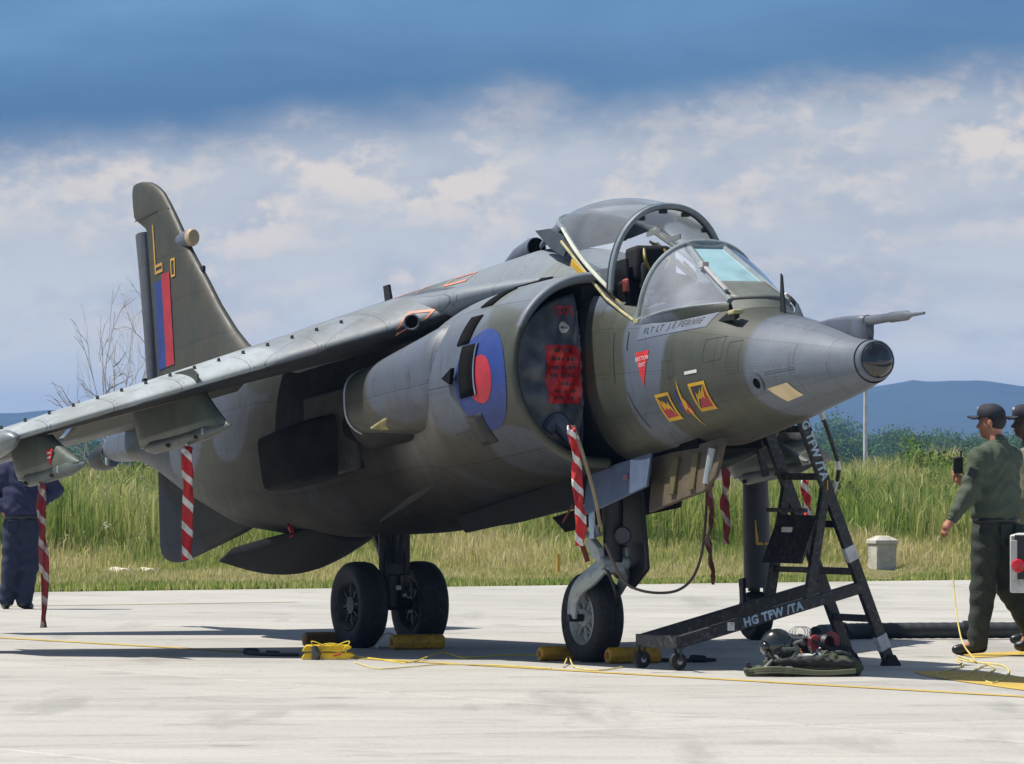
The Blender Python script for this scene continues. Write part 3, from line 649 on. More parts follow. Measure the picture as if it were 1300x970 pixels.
def cockpit_keep(c):
    x, y, z = c
    return not (1.0 < x < 1.97 and abs(y) < .44 and z > 2.1)
xs1 = np.concatenate([np.linspace(4.36, 4.0, 10), np.linspace(3.96, 1.2, 84), np.linspace(1.17, .2, 16)])
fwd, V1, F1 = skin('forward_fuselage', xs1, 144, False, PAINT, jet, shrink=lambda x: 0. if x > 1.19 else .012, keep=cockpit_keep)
fwd.data.materials.append(mat('duct_dark', (.014, .015, .016), .6))
for p_ in fwd.data.polygons:
    if p_.center.x < 1.17 and p_.center.z < 2.60 + .1 * (1.27 - p_.center.x): p_.material_index = 1
xs2 = np.concatenate([np.linspace(1.2, -1.8, 90), np.linspace(-1.85, -9.24, 120)])
def body_keep(c):
    if not cockpit_keep(c): return False
    return True
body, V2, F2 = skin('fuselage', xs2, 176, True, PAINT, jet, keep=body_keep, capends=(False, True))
BV = BVHTree.FromPolygons([Vector(v) for v in np.vstack([V1, V2])], [tuple(f) for f in F1] + [tuple(i + len(V1) for i in f) for f in F2])
def hit(o, d):
    r = BV.ray_cast(Vector(o), Vector(d).normalized()); return (r[0], r[1]) if r[0] is not None else (None, None)

# ---- surface decals: grid of (s,t) in plane coordinates dropped on the skin
def decal(name, center, uax, vax, polys, m, parent, off=.004, div=8, th=0., label=None, bvh=None):
    """polys: lists of 2-d points (metres) in the plane spanned by uax,vax; dropped on the skin along the plane normal"""
    u = Vector(uax).normalized(); v = Vector(vax).normalized(); n = u.cross(v).normalized(); bm = bmesh.new()
    for P in polys:
        vs = [bm.verts.new((p[0], p[1], 0)) for p in P]
        try: bm.faces.new(vs)
        except Exception: pass
    bmesh.ops.triangulate(bm, faces=bm.faces)
    bmesh.ops.subdivide_edges(bm, edges=[e for e in bm.edges], cuts=div, use_grid_fill=True) if div else None
    c = Vector(center)
    for q in bm.verts:
        p = c + u * q.co.x + v * q.co.y
        best = None
        for sgn in (1, -1):
            h = (bvh or BV).ray_cast(p + n * 1.0 * sgn, -n * sgn, 2.5)
            if h[0] is not None and (best is None or (h[0] - p).length < (best[0] - p).length): best = h
        if best:
            nn = best[1]
            if nn.dot(n) < 0 and name: nn = -nn if nn.dot(best[0] - Vector((best[0].x, 0, 2.0))) < 0 else nn
            q.co = best[0] + nn * off
        else: q.co = p
    me = bpy.data.meshes.new(name); bm.to_mesh(me); bm.free(); me.materials.append(m)
    o = bpy.data.objects.new(name, me); COL.objects.link(o); o.parent = parent
    for pl in me.polygons: pl.use_smooth = True
    if 'lettering' in name or 'writing' in name or name in ('disc_marks', 'red_scrawl'): o['kind'] = 'stuff'
    if label: o['label'] = label
    return o
def circ(r, n=40, c=(0, 0)): return [(c[0] + r * math.cos(2 * math.pi * i / n), c[1] + r * math.sin(2 * math.pi * i / n)) for i in range(n)]
def ring(ro, ri, n=40):
    a, b = circ(ro, n), circ(ri, n); return [[a[i], a[(i + 1) % n], b[(i + 1) % n], b[i]] for i in range(n)]
def rect(w, h, c=(0, 0)): return [(c[0] - w / 2, c[1] - h / 2), (c[0] + w / 2, c[1] - h / 2), (c[0] + w / 2, c[1] + h / 2), (c[0] - w / 2, c[1] + h / 2)]
def frame(w, h, t):
    return [rect(w, t, (0, h / 2 - t / 2)), rect(w, t, (0, -h / 2 + t / 2)), rect(t, h - 2 * t, (-w / 2 + t / 2, 0)), rect(t, h - 2 * t, (w / 2 - t / 2, 0))]
def text_polys(s, size, space=1.0, bold=0.):
    cu = bpy.data.curves.new('t', 'FONT'); cu.body = s; cu.size = size; cu.align_x = 'CENTER'; cu.align_y = 'CENTER'; cu.space_character = space; cu.resolution_u = 2; cu.offset = bold
    o = bpy.data.objects.new('t', cu); COL.objects.link(o); dg = bpy.context.evaluated_depsgraph_get(); me = bpy.data.meshes.new_from_object(o.evaluated_get(dg))
    P = [[(me.vertices[i].co.x, me.vertices[i].co.y) for i in p.vertices] for p in me.polygons]
    bpy.data.objects.remove(o); bpy.data.curves.remove(cu); bpy.data.meshes.remove(me); return P
# starboard: +x body (forward) is to the right when seen from outside
SU, SV = (1, 0, 0), (0, 0, 1)
def sdecal(name, x, z, polys, m, off=.004, div=3, rot=0., parent=None, y=-1.2, label=None):
    c, s = math.cos(rot), math.sin(rot)
    polys = [[(p[0] * c - p[1] * s, p[0] * s + p[1] * c) for p in P] for P in polys]
    return decal(name, (x, y, z), SU, SV, polys, m, parent or jet, off, div, label=label)

# ---- markings
sdecal('roundel', .80, 1.98, [[(a * 1, b) for a, b in P] for P in ring(.36, .17)], BLUE, .004, 3, label='blue and red national roundel on the intake side')
sdecal('roundel_centre', .80, 1.98, [circ(.172)], ROUNDRED, .006, 4, label='red centre of the roundel')
sdecal('name_lettering', 2.41, 2.15, text_polys('FLT LT  J.E.FERNIE', .062, 1.22), STENCIL, .008, 0, -.0, y=-.8, label='black pilot name lettering below the windscreen')
sdecal('name_panel', 2.42, 2.15, [rect(.74, .105)], mat('name_panel_grey', lin((84, 95, 112)), .6), .003, 10, 0, y=-.8)
tri = sdecal('warning_triangle', 2.13, 1.90, [[(-.085, .11), (.085, .11), (0, -.14)]], RED, .004, 4, y=-.8, label='red downward ejection seat warning triangle')
sdecal('warning_lettering', 2.13, 1.96, text_polys('EJECTION', .038), WHITE, .006, 0, y=-.8, parent=tri); sdecal('warning_lettering', 2.13, 1.915, text_polys('SEAT', .038), WHITE, .006, 0, y=-.8, parent=tri)
def bolt_square(x, z, s, rot, flip):
    b = sdecal('squadron_badge', x, z, frame(s, s, .022), YELLOW, .006, 3, rot, y=-.8, label='yellow edged red and black lightning badge square')
    h = s / 2 - .02; f = -1 if flip else 1
    sdecal('badge_red_field', x, z, [[(-h * f, -h), (h * f, -h), (h * f, h)]], ROUNDRED, .004, 4, rot, b, -.8)
    sdecal('badge_black_field', x, z, [[(-h * f, -h), (h * f, h), (-h * f, h)]], STENCIL, .0045, 4, rot, b, -.8)
    z_ = [(-.075, .06), (-.02, -.005), (-.035, .045), (.075, -.06), (.02, .01), (.03, -.035)]
    B = [[(-.07 * f, -.065), (-.035 * f, .035), (-.01 * f, -.0), (-.035 * f, -.02)], [(-.035 * f, .0), (.03 * f, .055), (.01 * f, -.01), (-.01 * f, -.02)], [(.01 * f, .01), (.075 * f, .075), (.04 * f, -.02), (.02 * f, -.01)]]
    sdecal('badge_lightning', x, z, B, YELLOW, .008, 2, rot, b, -.8)
bolt_square(2.32, 1.60, .185, .0, True); bolt_square(2.76, 1.62, .19, .0, False)
sb = sdecal('squadron_emblem', 2.54, 1.60, [[(-.045, -.07), (.05, -.07), (.04, .0), (0, .05), (-.035, .0)]], ROUNDRED, .004, 3, y=-.8, label='red and yellow lightning emblem between the badge squares')
sdecal('emblem_lightning', 2.54, 1.60, [[(.0, .17), (-.02, .02), (.012, .035)], [(-.005, .05), (-.03, -.05), (.02, -.03), (.03, .01)], [(.0, -.03), (.02, -.17), (.032, -.04)]], YELLOW, .006, 2, 0, sb, -.8)
sdecal('emblem_blue', 2.50, 1.63, [[(-.03, -.08), (.01, -.07), (.0, .07), (-.025, .04)]], BLUE, .0035, 2, 0, sb, -.8)  # blue shape printed beside the emblem
sdecal('black_stripe', 1.93, 1.62, [[(-.05, .13), (-.035, .13), (.05, -.13), (.035, -.13)]], STENCIL, .004, 3, y=-.8)
sdecal('black_stripe', 1.71, 2.02, [rect(.012, .36)], STENCIL, .004, 6, y=-.8); sdecal('black_stripe', 1.92, 2.11, [rect(.014, .13)], STENCIL, .004, 6, y=-.8)
sdecal('step_slot', 2.72, 1.79, [rect(.14, .022)], WHITE, .004, 3, y=-.8)
sdecal('masking_tape', 3.60, 1.545, [[(-.13, .04), (.09, .055), (.15, -.035), (-.05, -.055)]], mat('cream_tape', lin((206, 188, 150)), .7), .005, 3, y=-.6, label='cream patch of tape low on the nose')
for x, z, w, h in ((3.17, 1.84, .13, .22), (2.95, 1.92, .2, .16), (1.55, 1.82, .10, .16), (2.45, 1.85, .14, .12), (3.65, 1.68, .3, .02), (1.6, 1.5, .2, .14), (.35, 1.55, .26, .2), (-.15, 2.5, .3, .22)):
    sdecal('access_panel', x, z, frame(w, h, .004), mat('panel_joint', (.05, .052, .05), .7), .0035, 2, y=-1. if x < 1.3 else -.7)
hb = sdecal('puffer_port', 3.40, 1.63, ring(.062, .034, 24), DGREY, .009, 1, y=-.6); sdecal('puffer_hole', 3.40, 1.63, [circ(.035, 20)], HOLE, .006, 1, 0, hb, -.6)
# blow-in doors round the intake, black plates painting in the dark of the openings
def lobe_pt(x, phi, off=0., side=-1):
    a = I(x, L_A) + off; b = I(x, L_B) + off; return np.array([x, side * (.45 + a * math.cos(phi)), 2.0 + b * math.sin(phi)])
for side in (-1, 1):
    for k, ph in enumerate((82, 58, 31, 5, -30)):
        P = []; n = 6; ph = math.radians(ph); hw = math.radians(9.5); x0, x1 = (.40, .58) if k < 3 else (.42, .74)
        if k == 3: x0, x1 = .50, .74; hw = math.radians(15)
        if k >= 4: x0, x1 = .50, .72
        V = []; F = []
        for i in range(n + 1):
            for xx in (x0, x1):
                p = lobe_pt(xx, ph - hw + 2 * hw * i / n, 0, side); c = np.array([xx, 0, 2.0]); d = p - c
                h = BV.ray_cast(Vector(c + d * 1.4), Vector(-d).normalized()); q = (h[0] + h[1] * .006) if h[0] else Vector(p); V.append(tuple(q))
        F = [(2 * i, 2 * i + 1, 2 * i + 3, 2 * i + 2) for i in range(n)]
        dd_ = obj('blow_in_door', V, F, HOLE if k != 4 else DARKMET, jet)
        s_ = dd_.modifiers.new('thick', 'SOLIDIFY'); s_.thickness = .008; s_.offset = 0
        if k in (3,):   # drooped flap with edge
            mb = MB(); a_ = np.array(V[-1]); b_ = np.array(V[1]); mb.tube([np.array(V[2 * i + 1]) * 1 + np.array([0, side * .012, 0]) for i in range(n + 1)], .006, 6); mb.build('door_edge', STEEL, dd_)
# intake lips, ducts, covers
COVER = mat('dark_plastic_cover', lin((78, 84, 92)), .38, var=.4, scale=7, bump=.6, bscale=9)
covers = []
for side in (-1, 1):
    prof = [(1.20, .0), (1.232, -.003), (1.250, -.014), (1.258, -.032), (1.250, -.052), (1.225, -.066), (1.17, -.074)]; duct = [(1.17, -.074), (1.0, -.085), (.7, -.10), (.3, -.13)]
    phs = np.radians(np.linspace(-128, 128, 90)); V = []
    for x, off in prof:
        for ph in phs:
            xx = min(x, 1.2); a = I(xx, L_A) + off; b = I(xx, L_B) + off; V.append((x, side * (.45 + a * math.cos(ph)), 2.0 + b * math.sin(ph)))
    n = len(phs); V = np.array(V)
    F = [(i * n + j, i * n + j + 1, (i + 1) * n + j + 1, (i + 1) * n + j) for i in range(len(prof) - 1) for j in range(n - 1)]
    keep = []
    for f in F:
        c = V[list(f)].mean(0)
        if abs(c[1]) < .40: continue
        keep.append(f)
    lip = obj('intake_lip', V, keep, PAINT, jet, attrs={'camo': np.where(V[:, 2] > 2.3, .9, .1), 'stain': np.zeros(len(V)), 'worn': worn_lit_f(V[:, 0] * 0 + 1.2, V[:, 1], V[:, 2])}, uv=np.stack([V[:, 0] * .3 + 5.05, V[:, 2] * .1 + .05], 1)); fix_normals(lip)
    V = []
    for x, off in duct:
        for ph in phs:
            xx = min(x, 1.2); a = I(xx, L_A) + off; b = I(xx, L_B) + off; V.append((x, side * (.45 + a * math.cos(ph)), 2.0 + b * math.sin(ph)))
    V = np.array(V); F = [(i * n + j, i * n + j + 1, (i + 1) * n + j + 1, (i + 1) * n + j) for i in range(len(duct) - 1) for j in range(n - 1)]
    F = [f for f in F if abs(V[list(f)].mean(0)[1]) > .40]
    dw_ = obj('duct_wall', V, F, mat('duct_dark', (.014, .015, .016), .6), jet); fix_normals(dw_)
    mb = MB(); poly = [lobe_pt(.3, math.radians(p), -.12, side) for p in range(-125, 126, 5)]; mb.prism(poly, (1, 0, 0), .01).build('duct_bulkhead', HOLE, jet)
    # the cover: crumpled plastic sheet stuffed in the mouth
    cv = empty('intake_cover'); cv.matrix_world = BM; N = 40; V = []
    r = np.random.default_rng(4)
    x_c = 1.08
    for i in range(N + 1):
        for j in range(N + 1):
            s, t = (i / N) * 2 - 1, (j / N) * 2 - 1
            # square -> disc
            xx = s * math.sqrt(1 - t * t / 2); yy = t * math.sqrt(1 - s * s / 2)
            a, b = I(1.0, L_A) - .15, I(1.0, L_B) - .14
            y = .45 + a * xx; z = 2.0 + b * yy
            if y < .525: y = .525
            rr = math.hypot(xx, yy)
            wr = .016 * math.sin(9 * xx + 5 * yy + 2 * math.sin(6 * yy)) + .012 * math.sin(17 * yy - 8 * xx) + .010 * math.sin(31 * xx + 13 * yy)
            V.append((x_c - .05 * rr ** 3 + wr * (1 - rr ** 4), side * y, z))
    F = [(i * (N + 1) + j, (i + 1) * (N + 1) + j, (i + 1) * (N + 1) + j + 1, i * (N + 1) + j + 1) for i in range(N) for j in range(N)]
    cs = obj('cover_sheet', V, F, COVER, cv); s_ = cs.modifiers.new('thick', 'SOLIDIFY'); s_.thickness = .006
    tag(cv, 'crumpled dark plastic cover with a red panel in the near engine intake' if side < 0 else 'dark plastic cover in the far engine intake behind the nose', 'intake cover')
    cb = BVHTree.FromPolygons([Vector(v) for v in V], F)
    if side < 0:
        U_, V_ = (0, 1, 0), (0, 0, 1)
        REDP = mat('red_plastic_panel', lin((176, 34, 34)), .4, var=.25, scale=9, bump=.5, bscale=12)
        pn = decal('red_panel', (1.1, -.665, 1.98), U_, V_, [rect(.27, .42)], REDP, cv, -.006, 14, bvh=cb)
        for v in pn.data.vertices: v.co.x = v.co.x + .018
        for k, (w, yy) in enumerate(((.18, .17), (.16, .11), (.2, .05), (.19, -.01), (.14, -.07), (.2, -.12), (.17, -.17))):
            q = decal('panel_writing', (1.1, -.665, 1.98), U_, V_, [rect(.018, .024, (-w / 2 + i * .026, yy)) for i in range(int(w / .026) + 1) if (i + k) % 5], STENCIL, pn, -.006, 0, bvh=cb)
            for v in q.data.vertices: v.co.x = v.co.x + .021
        q = decal('white_disc', (1.1, -.64, 2.32), U_, V_, [circ(.042, 24)], WHITE, cv, -.006, 1, bvh=cb)
        for v in q.data.vertices: v.co.x += .018
        q2 = decal('disc_marks', (1.1, -.64, 2.32), U_, V_, [rect(.012, .016, (i * .016 - .024, 0)) for i in range(4)], STENCIL, q, -.006, 0, bvh=cb)
        for v in q2.data.vertices: v.co.x += .021
        q = decal('red_scrawl', (1.1, -.62, 2.44), U_, V_, [rect(.012, .07, (i * .03 - .06, .01 * (i % 2))) for i in range(5)] + [rect(.10, .01, (0, .03))], RED, cv, -.006, 1, bvh=cb)
        for v in q.data.vertices: v.co.x += .016
        # bunched cloth where the streamer is tied
        mb = MB(); mb.tube(spline([(1.05, -.80, 1.58), (1.08, -.73, 1.65), (1.12, -.68, 1.57), (1.2, -.66, 1.47), (1.25, -.66, 1.40)], 5), np.interp(np.linspace(0, 1, 21), [0, .4, 1], [.05, .07, .02]), 10); mb.build('tied_corner', mat('grey_cloth', lin((78, 88, 104)), .6, bump=.5, bscale=15), cv)

# ---- nozzle fairings and nozzles
def fairing(side):
    st = [(.30, .45, .40, .42, 2.08), (.12, .66, .46, .46, 2.09), (-.05, .80, .425, .44, 2.10), (-.4, .86, .41, .37, 2.09), (-.8, .88, .40, .315, 2.085), (-1.1, .88, .395, .28, 2.08), (-1.36, .88, .39, .262, 2.075)]
    xs = np.linspace(.30, -1.36, 44); n = 72; V = []
    tab = lambda k: np.interp(-xs, [-s[0] for s in st], [s[k] for s in st])
    cy, a, b, cz = tab(1), tab(2), tab(3), tab(4)
    for i, x in enumerate(xs):
        e = np.interp(x, [-1.36, .2], [3.0, 2.2])
        for j in range(n):
            t = 2 * math.pi * j / n; c, s = math.cos(t), math.sin(t); r = (abs(c) ** e + abs(s) ** e) ** (-1 / e)
            V.append((x, side * (cy[i] + a[i] * r * c), cz[i] + b[i] * r * s))
    V = np.array(V); k = len(xs)
    # lip folded inwards at the open rear end
    for sc, dx in ((.95, 0), (.93, .5)):
        last = V[(k - 1) * n:k * n].copy(); c = last.mean(0); q = c + (last - c) * sc; q[:, 0] += dx; V = np.vstack([V, q])
    K = k + 2
    F = [(i * n + j, (i + 1) * n + j, (i + 1) * n + (j + 1) % n, i * n + (j + 1) % n) for i in range(K - 1) for j in range(n)]
    o = obj('nozzle_fairing', V, F, PAINT, jet, attrs={'camo': camo_side(V[:, 0], V[:, 1], V[:, 2]), 'stain': stain_f(V[:, 0], V[:, 1], V[:, 2]), 'soot': soot_shade_f(V[:, 0], V[:, 1], V[:, 2]), 'worn': worn_lit_f(V[:, 0], V[:, 1], V[:, 2])}, uv=np.stack([V[:, 0], V[:, 2]], 1)); fix_normals(o)
    # rim
    mb = MB(); pts = [(-1.362, side * (.88 + .392 * (abs(math.cos(t)) ** 3 + abs(math.sin(t)) ** 3) ** (-1 / 3) * math.cos(t)), 2.075 + .264 * (abs(math.cos(t)) ** 3 + abs(math.sin(t)) ** 3) ** (-1 / 3) * math.sin(t)) for t in np.linspace(0, 2 * math.pi, 49)]
    mb.tube(pts, .009, 6, False).build('fairing_rim', SILVER, o)
    # cold nozzle with cascade vanes
    nz = MB(); nz.tube([(-.5, side * .8, 2.02), (-1.0, side * .9, 2.0), (-1.5, side * .97, 1.97)], [.25, .25, .235], 24).build('front_nozzle', HEAT, jet)
    rn = MB(); rn.tube(spline([(-2.6, side * .5, 1.92), (-2.8, side * .76, 1.90), (-3.05, side * .88, 1.87), (-3.42, side * .92, 1.85)], 6), np.interp(np.linspace(0, 1, 19), [0, .5, 1], [.25, .23, .215]), 48, sq=7., flat=.8)
    o2 = rn.build('rear_nozzle', mat('sooty_metal', (.012, .012, .012), .8, .0, var=.3, spec=.15), jet)
    mb = MB(); mb.box((-2.7, side * .77, 2.0), (1.0, .05, .66)); hs = mb.build('heat_shield', HEAT, jet, bevel=.02)
    return o
for sd in (-1, 1): fairing(sd)
# small triangular vent and strakes on the flank
mb = MB(); mb.prism([(.47, -1.24, 2.10), (.47, -1.26, 1.98), (.32, -1.25, 2.04)], (.0, 1, .0), .03).build('triangular_vent', HOLE, jet)
mb = MB(); mb.prism([(-.58, -1.12, 1.905), (-.90, -1.14, 1.82), (-.92, -1.27, 1.83), (-.62, -1.21, 1.91)], (0, 0, 1), .014).build('flow_strake', CREAM, jet)
mb = MB(); mb.prism([(-.5, -.86, 1.42), (-1.25, -.78, 1.33), (-1.6, -.92, 1.20), (-.95, -.98, 1.31)], (0, .5, 1), .02).build('lower_strake', mat('dull_strake_paint', lin((62, 60, 50)), .6, dirt=(.03, .03, .025), dirt_amt=.6), jet)
for side in (-1, 1):
    mb = MB(); mb.prism([(.86, side * .40, 1.30), (.70, side * .42, 1.06), (-1.15, side * .42, 1.07), (-1.32, side * .40, 1.2)], (0, 1, .15 * side), .03).build('ventral_strake', mat('shade_darkened_paint', (.010, .010, .009), .7, spec=.2), jet, bevel=.006)  # near-black base colour paints shade onto strakes the sun would light

# ---- wing
def wing_section(chord, thick, droop, n=34):
    t = np.linspace(0, 1, n); xc = (1 - np.cos(math.pi * t)) / 2
    yt = 5 * thick * (.30 * np.sqrt(xc) - .126 * xc - .3516 * xc ** 2 + .2843 * xc ** 3 - .1036 * xc ** 4)
    cam_ = droop * (-(1 - xc / .25) ** 2 * (xc < .25)) + .012 * np.sin(math.pi * xc)
    up_ = np.stack([xc, cam_ + yt * .95], 1); lo = np.stack([xc, cam_ - yt * 1.05], 1)
    return np.vstack([up_[::-1], lo[1:-1]]) * chord
def wing(side):
    ys = np.concatenate([[.3, .6], np.linspace(.75, 3.85, 48)]); V = []; n = None
    for y in ys:
        f = (y - .75) / 3.1; xle = -.50 - .84 * max(y - .75, -.25); c = 3.5 * (1 - f) + 1.30 * f; zle = 2.70 - .268 * max(y - .75, -.1)
        th = .100 * (1 - f) + .074 * f
        s = wing_section(c, th, .012)
        inc = math.radians(1.0 - .8 * f)
        n = len(s); X = s[:, 0]; Z = s[:, 1]
        V.append(np.stack([xle - X * math.cos(inc) + 0 * X, np.full(n, side * y), zle + Z - X * math.sin(inc)], 1))
    V = np.vstack(V); k = len(ys)
    F = [(i * n + j, (i + 1) * n + j, (i + 1) * n + (j + 1) % n, i * n + (j + 1) % n) for i in range(k - 1) for j in range(n)]
    F += [tuple(range(n)), tuple((k - 1) * n + j for j in range(n))]
    ay = np.abs(V[:, 1]); v = .5 + .5 * np.tanh((np.sin(ay * 2.3 + V[:, 0] * 1.1 + .4) + .5 * np.sin(ay * 3.7 - V[:, 0] * 1.9) + .45) * 2.2)
    le = np.abs(V[:, 0] + .5 + .84 * (ay - .75)) < .35
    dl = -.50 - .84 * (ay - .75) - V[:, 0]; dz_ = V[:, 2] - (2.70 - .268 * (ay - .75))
    worn_litv = ((dl < 1.0) & (dz_ > -.050) & (ay > .8) & (ay < 3.6)).astype(float) * np.where(ay < 1.75, .5, 1.)  # light painted along the sunlit upper leading edge
    v = np.where(ay < 1.75, .9, v)
    v = np.where(le, np.where((ay > 1.35) & (ay < 3.3), .9, v), v)
    o = obj('wing', V, F, PAINT, jet, attrs={'camo': v, 'stain': .35 * np.ones(len(V)), 'worn': worn_litv, 'soot': .8 * (V[:, 2] < 2.70 - .268 * (ay - .75) - .055)}, uv=np.stack([V[:, 0] + 20, V[:, 1] + 20], 1)); fix_normals(o)  # below the leading edge the dark mix is painted shade
    def le_pt(y, back=0., up=0.): return np.array([-.50 - .84 * (y - .75) - back, side * y, 2.70 - .268 * (y - .75) + up])
    # wing fence, one larger
    p = le_pt(2.28, .0, .03); mb = MB(); mb.prism([p + [.02, 0, -.05], p + [.03, 0, .01], p + [-.08, 0, .07], p + [-.4, 0, .075], p + [-.4, 0, .03]], (0, 1, 0), .012).build('wing_fence', DGREEN, o)
    # flap and aileron, set slightly drooped
    for nm, y0, y1 in (('flap', .95, 2.35), ('aileron', 2.42, 3.45)):
        P = []
        for y in (y0, y1):
            f = (y - .75) / 3.1; c = 3.5 * (1 - f) + 1.3 * f; x = -.50 - .84 * (y - .75) - c * .93; z = 2.70 - .268 * (y - .75) - .035
            P.append(((x, side * y, z), (x - .32, side * y, z - .10)))
        mb = MB(); mb.prism([P[0][0], P[1][0], P[1][1], P[0][1]], np.cross(np.array(P[0][1]) - P[0][0], np.array(P[1][0]) - P[0][0]), .03); mb.build(nm, DGREEN, o, bevel=.008)
    # pale primed skin panel under the wing
    mb = MB(); q = [le_pt(2.15, .45, -.135), le_pt(3.0, .36, -.105), le_pt(3.02, .62, -.125), le_pt(2.15, .72, -.16)]
    # root hole with orange outline
    return o
wings = [wing(-1), wing(1)]
wbv = []
for o in wings:
    me = o.data; wbv.append(BVHTree.FromPolygons([v.co.copy() for v in me.vertices], [tuple(p.vertices) for p in me.polygons]))
for side, o, b in ((-1, wings[0], wbv[0]), (1, wings[1], wbv[1])):
    mb = MB()
    for q in range(17):
        y = 1.3 + q * .148; x = -.50 - .84 * (y - .75) - .30; h = b.ray_cast(Vector((x, side * y, 4)), Vector((0, 0, -1)))
        if h[0] is None: continue
        p = np.array(h[0]) + [0, 0, -.004]; mb.prism([p, p + [-.06, 0, .0], p + [-.055, 0, .034], p + [-.012, 0, .034]], (0, 1, 0), .006)
    mb.build('vortex_generators', BLACK, o, kind='stuff')
def wing_drop(name, poly, side, m, parent, off, lower=True, div=4):
    bm = bmesh.new(); vs = [bm.verts.new((p[0], p[1], 0)) for p in poly]; bm.faces.new(vs); bmesh.ops.triangulate(bm, faces=bm.faces); bmesh.ops.subdivide_edges(bm, edges=bm.edges[:], cuts=div, use_grid_fill=True)
    b = wbv[0 if side < 0 else 1]
    for q in bm.verts:
        s = -1 if lower else 1; h = b.ray_cast(Vector((q.co.x, q.co.y * 1, 2.2 + s * 1.5)), Vector((0, 0, -s)))
        if h[0]: q.co = h[0] + Vector((0, 0, s * off))
    me = bpy.data.meshes.new(name); bm.to_mesh(me); bm.free(); me.materials.append(m); o = bpy.data.objects.new(name, me); COL.objects.link(o); o.parent = parent; return o
for side in (-1, 1):
    w_ = wings[0 if side < 0 else 1]
    le = lambda y, b: (-.50 - .84 * (y - .75) - b, side * y)
    wing_drop('underside_panel', [le(2.2, .5), le(3.15, .42), le(3.15, .62), le(2.2, .72)], side, mat('tan_patch', lin((132, 116, 92)), .6, dirt=(.06, .05, .03), dirt_amt=.5), w_, .004)
    # wing root leading edge: ram hole with faded orange outline
    uL = (.64, -side * .77, 0); DB = wbv[0 if side < 0 else 1]; Q = [(-.15, -.085), (.12, .02), (.19, .085), (-.04, .085)] if side < 0 else [(.15, -.085), (-.12, .02), (-.19, .085), (.04, .085)]
    cc = (-.66, side * 1.03, 2.595); fr = [[Q[i], Q[(i + 1) % 4], tuple(np.array(Q[(i + 1) % 4]) * .78), tuple(np.array(Q[i]) * .78)] for i in range(4)]
    decal('rescue_outline', cc, uL, (0, 0, 1), fr, ORANGE, w_, .004, 3, bvh=DB)
    mb = MB(); hh = DB.ray_cast(Vector(cc) + Vector((.77, side * .64, 0)), Vector((-.77, -side * .64, 0))); c = np.array(hh[0]); nrm = np.array([.77, side * .64, 0])
    mb.lathe([(-.03, .06), (.012, .062), (.018, .055), (.0, .045)], c, nrm, 28); rg = mb.build('ram_hole_rim', DGREY, w_)
    MB().lathe([(.002, .0005), (.003, .052)], c, nrm, 28).build('ram_hole', HOLE, rg)

# wing root fillet
def fillet(side):
    V = []; n = 28
    sec = [(.5, .36, .03, .02, 2.76), (.1, .42, .16, .07, 2.75), (-.25, .52, .25, .11, 2.73), (-.45, .56, .28, .13, 2.72), (-.7, .58, .29, .14, 2.71), (-1.2, .62, .33, .17, 2.71), (-2.2, .65, .3, .15, 2.70), (-3.6, .6, .2, .08, 2.66)]
    xs = np.linspace(.5, -3.6, 60)
    for x in xs:
        cy, a, b, cz = [np.interp(-x, [-s[0] for s in sec], [s[i] for s in sec]) for i in (1, 2, 3, 4)]
        for j in range(n):
            t = 2 * math.pi * j / n; V.append((x, side * (cy + a * math.cos(t)), cz + b * math.sin(t)))
    V = np.array(V)
    F = [(i * n + j, (i + 1) * n + j, (i + 1) * n + (j + 1) % n, i * n + (j + 1) % n) for i in range(len(xs) - 1) for j in range(n)] + [tuple(range(n))]
    o = obj('wing_root_fairing', V, F, PAINT, jet, attrs={'camo': camo_side(V[:, 0], V[:, 1], V[:, 2]) * .0 + 1., 'stain': np.zeros(len(V)), 'worn': np.full(len(V), .38)}, uv=np.stack([V[:, 0] + 3, V[:, 1]], 1)); fix_normals(o)
for sd in (-1, 1): fillet(sd)
FB = BVHTree.FromPolygons
